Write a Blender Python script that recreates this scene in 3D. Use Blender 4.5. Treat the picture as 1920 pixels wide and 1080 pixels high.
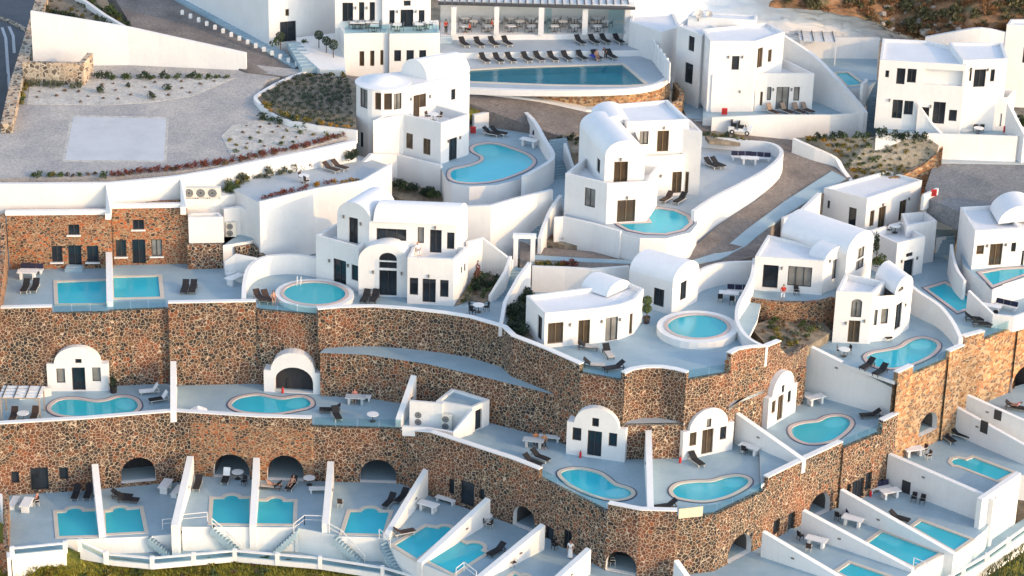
import bpy, bmesh, math, random
from mathutils import Vector, Matrix
from mathutils.geometry import tessellate_polygon
random.seed(7)
for o in list(bpy.data.objects): bpy.data.objects.remove(o)
S = bpy.context.scene
C = S.collection
V = Vector
R = math.radians
# ---------------------------------------------------------------- camera
FPX, PITCH, ROLL, CAMZ = 4300.0, R(22.5), R(1.5), 98.3
CAM = V((0, 0, CAMZ))
FW = V((0, math.cos(PITCH), -math.sin(PITCH)))
_u = V((0, math.sin(PITCH), math.cos(PITCH)))
_r = V((1, 0, 0))
RT = _r * math.cos(ROLL) + _u * math.sin(ROLL)
UP = -_r * math.sin(ROLL) + _u * math.cos(ROLL)
cd = bpy.data.cameras.new('camera')
cam = bpy.data.objects.new('camera', cd)
C.objects.link(cam)
cd.sensor_width = 36.0
cd.lens = FPX / 1920 * 36.0
cd.clip_start, cd.clip_end = 1.0, 3000.0
mw = Matrix(((RT.x, UP.x, -FW.x, 0), (RT.y, UP.y, -FW.y, 0), (RT.z, UP.z, -FW.z, CAMZ), (0, 0, 0, 1)))
cam.matrix_world = mw
S.camera = cam
# ---------------------------------------------------------------- light
SUN_AZ, SUN_EL = R(64), R(16)           # azimuth: to the right of straight back towards the camera
sdir = V((math.sin(SUN_AZ) * math.cos(SUN_EL), -math.cos(SUN_AZ) * math.cos(SUN_EL), math.sin(SUN_EL)))
ld = bpy.data.lights.new('sun', 'SUN')
ld.energy, ld.angle, ld.color = 2.0, R(0.5), (0.40, 0.23, 0.085)
sun = bpy.data.objects.new('sun', ld)
C.objects.link(sun)
sun.rotation_euler = sdir.to_track_quat('Z', 'Y').to_euler()
w = bpy.data.worlds.new('World')
S.world = w
w.use_nodes = True
nt = w.node_tree
sky = nt.nodes.new('ShaderNodeTexSky')
sky.sky_type = 'NISHITA'
sky.sun_disc = False
sky.sun_elevation = SUN_EL
sky.ozone_density = 1.0
sky.dust_density = 1.0
sky.sun_rotation = math.atan2(sdir.x, sdir.y)
bg = nt.nodes['Background']
hs = nt.nodes.new('ShaderNodeHueSaturation')
hs.inputs['Saturation'].default_value = 0.78
nt.links.new(sky.outputs[0], hs.inputs['Color'])
nt.links.new(hs.outputs[0], bg.inputs[0])
bg.inputs[1].default_value = 0.15
S.view_settings.view_transform = 'Standard'
S.view_settings.look = 'None'
S.view_settings.gamma = 1.0
S.view_settings.exposure = 1.5
S.cycles.max_bounces = 8
S.cycles.transparent_max_bounces = 8
S.cycles.use_denoising = True

# ---------------------------------------------------------------- pixels <-> places
def ray(px, py):
    return FW * FPX + RT * (px - 960.0) - UP * (py - 540.0)
def P(px, py, z):
    d = ray(px, py)
    t = (z - CAMZ) / d.z
    return V((d.x * t, d.y * t, z))
def proj(q):
    r = q - CAM
    k = FPX / r.dot(FW)
    return 960 + r.dot(RT) * k, 540 - r.dot(UP) * k
def top(px, py, z, ty):
    """height of the point that stands straight above pixel (px,py) at z and is seen in row ty"""
    r = P(px, py, z) - CAM
    a = (540.0 - ty) / FPX
    h = (a * r.dot(FW) - r.dot(UP)) / (UP.z - a * FW.z)
    return z + h
def PP(pts, z=None):
    return [P(p[0], p[1], p[2] if len(p) > 2 else z) for p in pts]
def cr(pts, n=6, closed=False):
    """smooth curve through points"""
    out, N = [], len(pts)
    for i in range(N if closed else N - 1):
        if closed:
            a, b, c, d = pts[(i - 1) % N], pts[i], pts[(i + 1) % N], pts[(i + 2) % N]
        else:
            a, b, c, d = pts[max(i - 1, 0)], pts[i], pts[i + 1], pts[min(i + 2, N - 1)]
        for k in range(n):
            t = k / n
            out.append(0.5 * ((2 * b) + (c - a) * t + (2 * a - 5 * b + 4 * c - d) * t * t + (3 * b - a - 3 * c + d) * t ** 3))
    if not closed: out.append(pts[-1].copy())
    return out
def area2(p):
    return sum(p[i].x * p[(i + 1) % len(p)].y - p[(i + 1) % len(p)].x * p[i].y for i in range(len(p))) / 2
def ccw(p):
    return list(p) if area2(p) > 0 else list(reversed(p))
def off(pts, d, closed=False):
    """shift a path sideways by d to its left, keeping z"""
    N, out = len(pts), []
    for i in range(N):
        a = pts[i - 1] if (closed or i > 0) else None
        c = pts[(i + 1) % N] if (closed or i < N - 1) else None
        b = pts[i]
        ns = []
        for p, q in ((a, b), (b, c)):
            if p is None or q is None: continue
            e = V((q.x - p.x, q.y - p.y))
            if e.length > 1e-6:
                e.normalize(); ns.append(V((-e.y, e.x)))
        if not ns: out.append(b.copy()); continue
        n = ns[0] if len(ns) == 1 else ns[0] + ns[1]
        if n.length < 1e-4: n = ns[0]
        n.normalize()
        k = d / max(n.dot(ns[0]), 0.45)
        out.append(V((b.x + n.x * k, b.y + n.y * k, b.z)))
    return out

# ---------------------------------------------------------------- objects
ORG = {}
def tag(o, label=None, cat=None, group=None, kind=None):
    if label: o['label'] = label
    if cat: o['category'] = cat
    if group: o['group'] = group
    if kind: o['kind'] = kind
    return o
def thing(name, label, cat, loc=(0, 0, 0), group=None):
    o = bpy.data.objects.new(name, None)
    o.empty_display_size = 0.3
    C.objects.link(o)
    o.location = loc
    ORG[o.name] = V(loc)
    return tag(o, label, cat, group)
class MB:
    def __init__(s): s.v, s.f, s.m = [], [], []
    def add(s, vs, fs, mi=0):
        n = len(s.v)
        s.v += [V(q) for q in vs]
        for f in fs:
            s.f.append([n + i for i in f]); s.m.append(mi)
    def poly(s, vs, mi=0): s.add(vs, [list(range(len(vs)))], mi)
    def tess(s, loops, mi=0, flip=False):
        """flat or gently warped face with holes; loops are 3D, seen from above"""
        flat = [[V((q.x, q.y, 0)) for q in l] for l in loops]
        vs = [q for l in loops for q in l]
        tris = tessellate_polygon(flat)
        fs = []
        for t in tris:
            a, b, c = (vs[i] for i in t)
            up = (b - a).cross(c - a).z > 0
            fs.append(list(t) if up != flip else list(reversed(t)))
        s.add(vs, fs, mi)
    def strip(s, a, b, mi=0, closed=False):
        n = len(a)
        r = range(n if closed else n - 1)
        s.add(list(a) + list(b), [[i, (i + 1) % n, n + (i + 1) % n, n + i] for i in r], mi)
    def box(s, c, d, rz=0.0, mi=0, rx=0.0):
        hx, hy, hz = d[0] / 2, d[1] / 2, d[2] / 2
        M = Matrix.Rotation(rz, 3, 'Z') @ Matrix.Rotation(rx, 3, 'X')
        vs = [V(c) + M @ V((x, y, z)) for z in (-hz, hz) for x, y in ((-hx, -hy), (hx, -hy), (hx, hy), (-hx, hy))]
        s.add(vs, [[3, 2, 1, 0], [4, 5, 6, 7], [0, 1, 5, 4], [1, 2, 6, 5], [2, 3, 7, 6], [3, 0, 4, 7]], mi)
    def bar(s, a, b, w, h, mi=0):
        """square bar from a to b"""
        a, b = V(a), V(b)
        d = (b - a).normalized()
        x = d.cross(V((0, 0, 1)))
        if x.length < 1e-3: x = V((1, 0, 0))
        x.normalize(); y = x.cross(d)
        r = [x * sx * w / 2 + y * sy * h / 2 for sx, sy in ((-1, -1), (1, -1), (1, 1), (-1, 1))]
        s.add([a + q for q in r] + [b + q for q in r], [[3, 2, 1, 0], [4, 5, 6, 7], [0, 1, 5, 4], [1, 2, 6, 5], [2, 3, 7, 6], [3, 0, 4, 7]], mi)
    def tube(s, a, b, r0, r1=None, n=8, mi=0):
        a, b = V(a), V(b)
        r1 = r0 if r1 is None else r1
        d = (b - a).normalized()
        x = d.cross(V((0, 0, 1)))
        if x.length < 1e-3: x = V((1, 0, 0))
        x.normalize(); y = d.cross(x)
        A = [a + (x * math.cos(2 * math.pi * i / n) + y * math.sin(2 * math.pi * i / n)) * r0 for i in range(n)]
        B = [b + (x * math.cos(2 * math.pi * i / n) + y * math.sin(2 * math.pi * i / n)) * r1 for i in range(n)]
        s.add(A + B, [[i, (i + 1) % n, n + (i + 1) % n, n + i] for i in range(n)] + [list(range(n))[::-1], list(range(n, 2 * n))], mi)
    def lathe(s, c, prof, n=12, mi=0):
        c = V(c)
        rows = [[c + V((r * math.cos(2 * math.pi * i / n), r * math.sin(2 * math.pi * i / n), z)) for i in range(n)] for r, z in prof]
        for k in range(len(rows) - 1): s.strip(rows[k], rows[k + 1], mi, True)
    def prism(s, poly, zb, ms=0, mt=0, bottom=False):
        p = ccw(poly)
        b = [V((q.x, q.y, zb)) for q in p]
        s.strip(b, p, ms, True)
        s.tess([p], mt)
        if bottom: s.tess([b], ms, True)
    def build(s, name, mats, parent=None, smooth=False):
        me = bpy.data.meshes.new(name)
        o = bpy.data.objects.new(name, me)
        org = V((0, 0, 0))
        if parent is not None:
            org = ORG.get(parent.name, org)
            o.parent = parent
        C.objects.link(o)
        ORG[o.name] = org
        me.from_pydata([q - org for q in s.v], [], s.f)
        if not isinstance(mats, (list, tuple)): mats = [mats]
        for m in mats: me.materials.append(m)
        for p, i in zip(me.polygons, s.m):
            p.material_index = i
            p.use_smooth = smooth
        me.update()
        return o
def dup(root, loc, rz=0.0, label=None, group=None, sc=None):
    """a copy of a thing, with copies of its parts and sub-parts"""
    r = root.copy(); C.objects.link(r)
    r.location = loc
    r.rotation_euler = (0, 0, rz)
    if sc: r.scale = (sc, sc, sc) if not isinstance(sc, tuple) else sc
    if label: r['label'] = label
    if group: r['group'] = group
    for ch in root.children:
        c = ch.copy(); C.objects.link(c); c.parent = r
        for g in ch.children:
            d = g.copy(); C.objects.link(d); d.parent = c
    return r

# ---------------------------------------------------------------- materials
def newmat(name):
    m = bpy.data.materials.new(name)
    m.use_nodes = True
    t = m.node_tree
    return m, t, t.nodes['Principled BSDF']
def node(t, kind, **kw):
    n = t.nodes.new(kind)
    for k, v in kw.items():
        if hasattr(n, k): setattr(n, k, v)
        else: n.inputs[k].default_value = v
    return n
def ramp(t, fac, stops):
    r = t.nodes.new('ShaderNodeValToRGB')
    e = r.color_ramp.elements
    while len(e) < len(stops): e.new(0.5)
    for x, (p, c) in zip(e, stops):
        x.position = p; x.color = (c[0], c[1], c[2], 1)
    t.links.new(fac, r.inputs[0])
    return r
def pos(t):
    return t.nodes.new('ShaderNodeNewGeometry').outputs['Position']
def mix(t, fac, a, b, mode='MIX'):
    m = t.nodes.new('ShaderNodeMix'); m.data_type = 'RGBA'; m.blend_type = mode
    for sock, val in ((m.inputs[0], fac), (m.inputs[6], a), (m.inputs[7], b)):
        if hasattr(val, 'links'): t.links.new(val, sock)
        elif isinstance(val, (int, float)): sock.default_value = val
        else: sock.default_value = (val[0], val[1], val[2], 1)
    return m.outputs[2]
def noise(t, scale, detail=4, rough=0.55, vec=None):
    n = t.nodes.new('ShaderNodeTexNoise')
    n.inputs['Scale'].default_value = scale; n.inputs['Detail'].default_value = detail; n.inputs['Roughness'].default_value = rough
    t.links.new(vec if vec is not None else pos(t), n.inputs['Vector'])
    return n.outputs['Fac']
def bump(t, b, h, strength=0.3, dist=0.02):
    n = t.nodes.new('ShaderNodeBump')
    n.inputs['Strength'].default_value = strength; n.inputs['Distance'].default_value = dist
    t.links.new(h, n.inputs['Height']); t.links.new(n.outputs[0], b.inputs['Normal'])
def simple(name, c, rough=0.6, metal=0.0, var=0.12, scale=6.0):
    """plain material with a little uneven wear"""
    m, t, b = newmat(name)
    lo = tuple(x * (1 - var) for x in c); hi = tuple(min(1, x * (1 + var)) for x in c)
    r = ramp(t, noise(t, scale), [(0.3, lo), (0.7, hi)])
    t.links.new(r.outputs[0], b.inputs['Base Color'])
    b.inputs['Roughness'].default_value = rough; b.inputs['Metallic'].default_value = metal
    return m
def plaster(name, c1, c2, stain, rough=0.85):
    m, t, b = newmat(name)
    big = ramp(t, noise(t, 0.35, 5, 0.6), [(0.35, c2), (0.65, c1)])
    st = ramp(t, noise(t, 1.7, 6, 0.7), [(0.60, (0, 0, 0)), (0.80, (1, 1, 1))])
    mul = node(t, 'ShaderNodeMath', operation='MULTIPLY'); mul.inputs[1].default_value = 0.25
    t.links.new(st.outputs[0], mul.inputs[0])
    col = mix(t, mul.outputs[0], big.outputs[0], stain)
    t.links.new(col, b.inputs['Base Color'])
    b.inputs['Roughness'].default_value = rough
    fine = ramp(t, noise(t, 3.2, 8, 0.75), [(0.3, (0.93, 0.93, 0.93)), (0.6, (1.0, 1.0, 1.0))])
    mp = node(t, 'ShaderNodeMapping'); mp.inputs['Scale'].default_value = (2.5, 2.5, 0.25); t.links.new(pos(t), mp.inputs['Vector'])
    strk = ramp(t, noise(t, 1.0, 5, 0.6, mp.outputs[0]), [(0.52, (1, 1, 1)), (0.78, (0.86, 0.85, 0.83))])
    t.links.new(mix(t, 0.4, mix(t, 0.6, col, fine.outputs[0], 'MULTIPLY'), strk.outputs[0], 'MULTIPLY'), b.inputs['Base Color'])
    bump(t, b, noise(t, 2.2, 7), 0.45, 0.05)
    return m
def stone(name, scale, stones, joint, jw=0.07, red=0.5, squash=1.0):
    m, t, b = newmat(name)
    mp = node(t, 'ShaderNodeMapping'); mp.inputs['Scale'].default_value = (1, 1, squash)
    wob = noise(t, 1.2, 2)
    add = node(t, 'ShaderNodeVectorMath', operation='ADD')
    sc_ = node(t, 'ShaderNodeVectorMath', operation='SCALE'); sc_.inputs['Scale'].default_value = 0.32
    t.links.new(wob, sc_.inputs[0]); t.links.new(pos(t), add.inputs[0]); t.links.new(sc_.outputs[0], add.inputs[1])
    t.links.new(add.outputs[0], mp.inputs['Vector'])
    vo = node(t, 'ShaderNodeTexVoronoi', feature='DISTANCE_TO_EDGE'); vo.inputs['Scale'].default_value = scale
    vc = node(t, 'ShaderNodeTexVoronoi', feature='F1'); vc.inputs['Scale'].default_value = scale
    t.links.new(mp.outputs[0], vo.inputs['Vector']); t.links.new(mp.outputs[0], vc.inputs['Vector'])
    sep = node(t, 'ShaderNodeSeparateColor'); t.links.new(vc.outputs['Color'], sep.inputs[0])
    n = len(stones)
    cr_ = ramp(t, sep.outputs[0], [(i / n, c) for i, c in enumerate(stones)])
    cr_.color_ramp.interpolation = 'CONSTANT'
    # some courses of redder stone
    reg = ramp(t, noise(t, 0.22, 3), [(0.48, (0, 0, 0)), (0.66, (red, red, red))])
    redc = mix(t, sep.outputs[1], (0.24, 0.085, 0.035), (0.13, 0.05, 0.03))
    col = mix(t, reg.outputs[0], cr_.outputs[0], redc)
    sun_shade_tint = ramp(t, noise(t, 0.13, 2), [(0.40, (0.75, 0.78, 0.82)), (0.60, (1.45, 1.15, 0.9))])  # broad grey and golden tints imitate shaded and sunlit stone
    col = mix(t, 0.8, col, sun_shade_tint.outputs[0], 'MULTIPLY')
    grain = ramp(t, noise(t, 14, 5, 0.7), [(0.2, (0.6, 0.6, 0.6)), (0.8, (1.3, 1.3, 1.3))])
    col = mix(t, 0.8, col, grain.outputs[0], 'MULTIPLY')
    jwv = noise(t, 2.4, 3)
    jm = node(t, 'ShaderNodeMapRange'); jm.inputs[1].default_value = jw * 0.55; jm.inputs[2].default_value = jw
    jadd = node(t, 'ShaderNodeMath', operation='MULTIPLY_ADD'); jadd.inputs[1].default_value = -jw * 0.7; 
    t.links.new(jwv, jadd.inputs[0]); 
    ad2 = node(t, 'ShaderNodeMath', operation='ADD'); ad2.inputs[1].default_value = jw * 0.35
    t.links.new(vo.outputs['Distance'], ad2.inputs[0])
    t.links.new(ad2.outputs[0], jadd.inputs[2])
    t.links.new(jadd.outputs[0], jm.inputs[0])
    jc = ramp(t, noise(t, 0.9, 4), [(0.3, tuple(x * 0.8 for x in joint)), (0.7, joint)])
    col = mix(t, jm.outputs[0], jc.outputs[0], col)
    t.links.new(col, b.inputs['Base Color'])
    b.inputs['Roughness'].default_value = 0.9
    bump(t, b, jm.outputs[0], 0.55, 0.05)
    return m
def ground(name, cols, scale, rough=0.95, fine=9.0, bs=0.4):
    m, t, b = newmat(name)
    r = ramp(t, noise(t, scale, 6, 0.65), [(0.3 + 0.4 * i / max(1, len(cols) - 1), c) for i, c in enumerate(cols)])
    g = ramp(t, noise(t, fine, 4, 0.8), [(0.3, (0.55, 0.55, 0.55)), (0.7, (1.45, 1.45, 1.45))])
    t.links.new(mix(t, 0.75, r.outputs[0], g.outputs[0], 'MULTIPLY'), b.inputs['Base Color'])
    b.inputs['Roughness'].default_value = rough
    bump(t, b, noise(t, fine, 5), bs, 0.06)
    return m
def foliage(name, cols):
    m, t, b = newmat(name)
    inf = t.nodes.new('ShaderNodeObjectInfo')
    wn = node(t, 'ShaderNodeTexWhiteNoise', noise_dimensions='3D')
    g = t.nodes.new('ShaderNodeNewGeometry')
    sn = node(t, 'ShaderNodeVectorMath', operation='SNAP'); sn.inputs[1].default_value = (0.16, 0.16, 0.16)
    t.links.new(g.outputs['Position'], sn.inputs[0]); t.links.new(sn.outputs[0], wn.inputs[0])
    r = ramp(t, wn.outputs[0], [(i / max(1, len(cols) - 1), c) for i, c in enumerate(cols)])
    t.links.new(r.outputs[0], b.inputs['Base Color'])
    b.inputs['Roughness'].default_value = 0.7
    b.inputs['Subsurface Weight'].default_value = 0.0
    return m
WHITE = plaster('white_plaster', (0.75, 0.745, 0.735), (0.70, 0.695, 0.69), (0.60, 0.57, 0.52))
ROOFW = plaster('roof_plaster', (0.75, 0.76, 0.78), (0.69, 0.71, 0.74), (0.60, 0.62, 0.65))
TRIMW = plaster('trim_plaster', (0.78, 0.775, 0.76), (0.74, 0.74, 0.73), (0.64, 0.62, 0.58))
CREAM = plaster('cream_plaster', (0.78, 0.74, 0.66), (0.72, 0.68, 0.61), (0.55, 0.5, 0.42))
CEMENT = plaster('grey_cement_floor', (0.34, 0.45, 0.51), (0.27, 0.38, 0.45), (0.22, 0.31, 0.36), 0.6)
CEMENT2 = plaster('pale_cement_floor', (0.42, 0.47, 0.51), (0.37, 0.42, 0.46), (0.38, 0.40, 0.41), 0.65)
STEPC = plaster('step_cement', (0.24, 0.33, 0.38), (0.19, 0.28, 0.33), (0.17, 0.23, 0.27), 0.7)
DARKS = [(0.018, 0.016, 0.016), (0.060, 0.038, 0.026), (0.115, 0.058, 0.030), (0.030, 0.026, 0.025), (0.085, 0.055, 0.036), (0.16, 0.062, 0.03), (0.13, 0.085, 0.052), (0.040, 0.033, 0.031)]
STONE = stone('lava_stone_pale_joints', 3.1, DARKS, (0.56, 0.45, 0.33), 0.056, 0.6)
STONE_R = stone('red_lava_masonry', 3.0, [(0.16, 0.06, 0.03), (0.08, 0.05, 0.035), (0.24, 0.10, 0.045), (0.04, 0.03, 0.03), (0.20, 0.13, 0.08), (0.30, 0.09, 0.03)], (0.42, 0.30, 0.19), 0.10, 0.6, 1.6)
STONE_T = stone('tan_field_stone', 2.6, [(0.30, 0.17, 0.08), (0.40, 0.27, 0.15), (0.20, 0.10, 0.05), (0.34, 0.16, 0.07), (0.14, 0.10, 0.08), (0.45, 0.34, 0.22)], (0.40, 0.32, 0.22), 0.07, 0.2, 1.5)
STONE_G = stone('speckled_dry_stone', 2.2, [(0.08, 0.07, 0.06), (0.28, 0.22, 0.16), (0.38, 0.31, 0.23), (0.15, 0.12, 0.09), (0.44, 0.38, 0.30)], (0.52, 0.46, 0.38), 0.09, 0.1)
GRAVEL = ground('grey_gravel', [(0.26, 0.26, 0.275), (0.36, 0.345, 0.335), (0.47, 0.43, 0.39)], 0.16, fine=4.0)
PAVING = ground('brown_cobble', [(0.125, 0.11, 0.105), (0.19, 0.165, 0.15), (0.25, 0.215, 0.195)], 0.3, fine=3.5, bs=0.7)
DGRAVEL = ground('dark_grey_gravel', [(0.13, 0.14, 0.155), (0.19, 0.195, 0.205), (0.24, 0.24, 0.245)], 0.25, fine=3.5, bs=0.6)
ASPHALT = ground('dark_road', [(0.085, 0.095, 0.11), (0.11, 0.12, 0.135)], 0.4, fine=8.0)
SAND = ground('pale_sand', [(0.36, 0.35, 0.33), (0.46, 0.44, 0.41), (0.52, 0.49, 0.45)], 0.6, fine=3.0)
SOIL = ground('dry_soil', [(0.12, 0.10, 0.08), (0.22, 0.18, 0.13), (0.32, 0.27, 0.21)], 0.7, fine=3.0)
BEDSOIL = ground('pale_bed_soil', [(0.22, 0.19, 0.14), (0.31, 0.27, 0.21), (0.38, 0.33, 0.27)], 0.7, fine=3.0)
SCRUB = ground('scrub_hill', [(0.05, 0.05, 0.03), (0.19, 0.10, 0.05), (0.30, 0.16, 0.08), (0.11, 0.10, 0.05), (0.34, 0.26, 0.18)], 0.28, fine=1.4, bs=0.9)
PADM = plaster('pale_concrete_pad', (0.50, 0.52, 0.55), (0.44, 0.46, 0.49), (0.40, 0.41, 0.42), 0.8)
def waterm(name='pool_water', body_c=(0.09, 0.86, 0.98, 1), body_f=0.42):
    m, t, b = newmat(name)
    t.nodes.remove(b)
    tr = node(t, 'ShaderNodeBsdfTransparent'); tr.inputs[0].default_value = (0.80, 0.98, 1.0, 1)
    gl = node(t, 'ShaderNodeBsdfGlossy'); gl.inputs['Roughness'].default_value = 0.02
    fr = node(t, 'ShaderNodeFresnel'); fr.inputs[0].default_value = 1.33
    bp = node(t, 'ShaderNodeBump'); bp.inputs['Strength'].default_value = 0.35; bp.inputs['Distance'].default_value = 0.05
    t.links.new(noise(t, 2.2, 3), bp.inputs['Height'])
    t.links.new(bp.outputs[0], gl.inputs['Normal']); t.links.new(bp.outputs[0], fr.inputs['Normal'])
    df = node(t, 'ShaderNodeBsdfDiffuse'); df.inputs[0].default_value = body_c
    body = node(t, 'ShaderNodeMixShader'); body.inputs[0].default_value = body_f
    t.links.new(tr.outputs[0], body.inputs[1]); t.links.new(df.outputs[0], body.inputs[2])
    mx = node(t, 'ShaderNodeMixShader')
    t.links.new(fr.outputs[0], mx.inputs[0]); t.links.new(body.outputs[0], mx.inputs[1]); t.links.new(gl.outputs[0], mx.inputs[2])
    t.links.new(mx.outputs[0], t.nodes['Material Output'].inputs[0])
    return m
WATER = waterm()
WATERD = waterm('deep_pool_water', (0.03, 0.34, 0.46, 1), 0.35)
def glassm():
    m, t, b = newmat('balustrade_glass')
    t.nodes.remove(b)
    tr = node(t, 'ShaderNodeBsdfTransparent'); tr.inputs[0].default_value = (0.80, 0.92, 0.94, 1)
    gl = node(t, 'ShaderNodeBsdfGlossy'); gl.inputs['Roughness'].default_value = 0.03
    lw = node(t, 'ShaderNodeLayerWeight'); pw_ = node(t, 'ShaderNodeMath', operation='POWER'); pw_.inputs[1].default_value = 4.0; t.links.new(lw.outputs['Facing'], pw_.inputs[0]); fr = node(t, 'ShaderNodeMath', operation='MULTIPLY_ADD'); fr.inputs[1].default_value = 0.6; fr.inputs[2].default_value = 0.05; t.links.new(pw_.outputs[0], fr.inputs[0])
    mx = node(t, 'ShaderNodeMixShader')
    t.links.new(fr.outputs[0], mx.inputs[0]); t.links.new(tr.outputs[0], mx.inputs[1]); t.links.new(gl.outputs[0], mx.inputs[2])
    t.links.new(mx.outputs[0], t.nodes['Material Output'].inputs[0])
    return m
GLASS = glassm()
POOLB = plaster('turquoise_pool_lining', (0.16, 0.90, 0.98), (0.06, 0.74, 0.95), (0.30, 0.94, 0.98), 0.5)
POOLT = plaster('teal_mosaic_lining', (0.09, 0.68, 0.78), (0.06, 0.58, 0.70), (0.22, 0.76, 0.82), 0.5)
POOLD = plaster('deep_blue_mosaic', (0.04, 0.24, 0.34), (0.06, 0.32, 0.42), (0.14, 0.42, 0.48), 0.5)
POOLS = plaster('pale_pool_steps', (0.86, 0.94, 0.95), (0.82, 0.92, 0.94), (0.8, 0.9, 0.92), 0.5)
COPE = plaster('cream_pool_coping', (0.62, 0.55, 0.46), (0.56, 0.50, 0.42), (0.48, 0.42, 0.36), 0.7)
COPEP = plaster('pinkish_pool_coping', (0.58, 0.47, 0.43), (0.53, 0.43, 0.40), (0.45, 0.38, 0.36), 0.7)
BAND = simple('dark_blue_edge_tile', (0.07, 0.08, 0.13), 0.4)
def panem(name, c, rough=0.06):
    m = simple(name, c, rough, var=0.3, scale=0.8)
    return m
PANE = panem('dark_window_glass', (0.016, 0.022, 0.030))
PANEW = panem('brown_window_glass', (0.060, 0.045, 0.030))
PANEC = panem('curtained_window_glass', (0.20, 0.20, 0.19), 0.12)
FRAMED = simple('charcoal_frame', (0.035, 0.035, 0.038), 0.45)
FRAMEB = simple('bronze_frame', (0.16, 0.11, 0.06), 0.45)
BACKSHADE = simple('interior_shade', (0.03, 0.03, 0.035), 0.9)  # shade deep inside the cave rooms, put into the colour
ROOMSHADE = simple('cave_shade_plaster', (0.10, 0.09, 0.085), 0.9)  # cave walls coloured dark to carry the shade of the room
CUSH = simple('black_cushion', (0.013, 0.013, 0.016), 0.85)
CUSHB = simple('brown_mesh_cushion', (0.05, 0.030, 0.024), 0.8)
CUSHN = simple('navy_cushion', (0.018, 0.02, 0.05), 0.9)
TOWEL = simple('white_towel', (0.8, 0.8, 0.8), 0.95)
LFRAME = simple('pale_lounger_frame', (0.60, 0.58, 0.54), 0.5)
DFRAME = simple('dark_lounger_frame', (0.07, 0.06, 0.055), 0.5)
METAL = simple('dark_metal', (0.06, 0.06, 0.065), 0.4)
WMETAL = simple('white_metal', (0.75, 0.74, 0.72), 0.4)
GREY = simple('grey_plastic', (0.22, 0.23, 0.24), 0.5)
ACW = simple('off_white_casing', (0.66, 0.64, 0.58), 0.5)
WOOD = simple('orange_wood', (0.55, 0.25, 0.05), 0.6, var=0.25)
RED = simple('red_paint', (0.55, 0.02, 0.02), 0.4)
LAMPM = simple('wall_lamp_grey', (0.16, 0.15, 0.14), 0.5)
SKIN = simple('skin', (0.50, 0.27, 0.18), 0.55)
HAIR = simple('brown_hair', (0.05, 0.03, 0.02), 0.7)
CLB = simple('black_cloth', (0.015, 0.015, 0.018), 0.9)
CLW = simple('white_cloth', (0.78, 0.78, 0.78), 0.9)
CLR = simple('red_cloth', (0.5, 0.04, 0.03), 0.9)
CLBL = simple('blue_cloth', (0.03, 0.06, 0.4), 0.9)
TRUNK = simple('bark', (0.10, 0.07, 0.05), 0.9)
POT = simple('dark_pot', (0.06, 0.045, 0.04), 0.7)
LEAF = foliage('green_leaves', [(0.02, 0.04, 0.012), (0.05, 0.085, 0.02), (0.08, 0.11, 0.03)])
LEAFD = foliage('dark_green_leaves', [(0.010, 0.022, 0.012), (0.02, 0.04, 0.018), (0.035, 0.055, 0.025)])
LEAFY = foliage('yellow_green_leaves', [(0.06, 0.07, 0.012), (0.14, 0.12, 0.015), (0.22, 0.15, 0.01)])
LEAFG = foliage('grey_green_leaves', [(0.06, 0.075, 0.055), (0.10, 0.12, 0.08), (0.14, 0.14, 0.09)])
LEAFR = foliage('red_leaves', [(0.10, 0.02, 0.014), (0.20, 0.045, 0.025), (0.07, 0.03, 0.015)])
LEAFO = foliage('orange_flowers', [(0.35, 0.15, 0.01), (0.42, 0.22, 0.02), (0.10, 0.10, 0.02)])
LEAFB = foliage('dry_brown_leaves', [(0.10, 0.06, 0.03), (0.18, 0.11, 0.06), (0.06, 0.045, 0.03)])

# ---------------------------------------------------------------- walls, slabs, pools
def vecs(pts, z=None, smooth=0, closed=False):
    q = PP(pts, z)
    return cr(q, smooth, closed) if smooth else q
def wallmesh(m, q, zb, t, mi=0, mtop=None):
    """wall under the path q (its outer top edge, traced left to right), t thick towards its left"""
    mtop = mi if mtop is None else mtop
    if not isinstance(zb, (list, tuple)): zb = [zb] * len(q)
    b = off(q, t)
    q0 = [V((p.x, p.y, z)) for p, z in zip(q, zb)]
    b0 = [V((p.x, p.y, z)) for p, z in zip(b, zb)]
    m.strip(q0, q, mi); m.strip(q, b, mtop); m.strip(b, b0, mi)
    m.poly([q0[0], q[0], b[0], b0[0]], mi); m.poly([b0[-1], b[-1], q[-1], q0[-1]], mi)
def wall(name, label, pts, zb, t=0.3, mat=None, z=None, smooth=0, cap=None, group=None, cat='wall', capw=0.08, caph=0.12):
    q = vecs(pts, z, smooth)
    zb_ = zb
    m = MB()
    wallmesh(m, q, zb, t)
    o = m.build(name, mat or WHITE)
    tag(o, label, cat, group)
    if cap:
        c = MB()
        q2 = off(q, -capw)
        q2 = [V((p.x, p.y, p.z + caph)) for p in q2]
        wallmesh(c, q2, [p.z - caph + 0.003 for p in q2], t + 2 * capw)
        c.build('coping', cap, o)
    return o
def slab(name, pts, zb, mats, z=None, holes=(), kind='structure', smooth=0, label=None, cat=None):
    q = ccw(vecs(pts, z, smooth, True))
    m = MB()
    b = [V((p.x, p.y, zb)) for p in q]
    m.strip(b, q, 1, True)
    m.tess([q] + [list(h) for h in holes], 0)
    for h in holes:
        h = ccw(h)
        m.strip(h, [V((p.x, p.y, p.z - 0.4)) for p in h], 1, True)
    o = m.build(name, mats if isinstance(mats, (list, tuple)) else [mats, mats])
    return tag(o, label, cat, None, kind)
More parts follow.
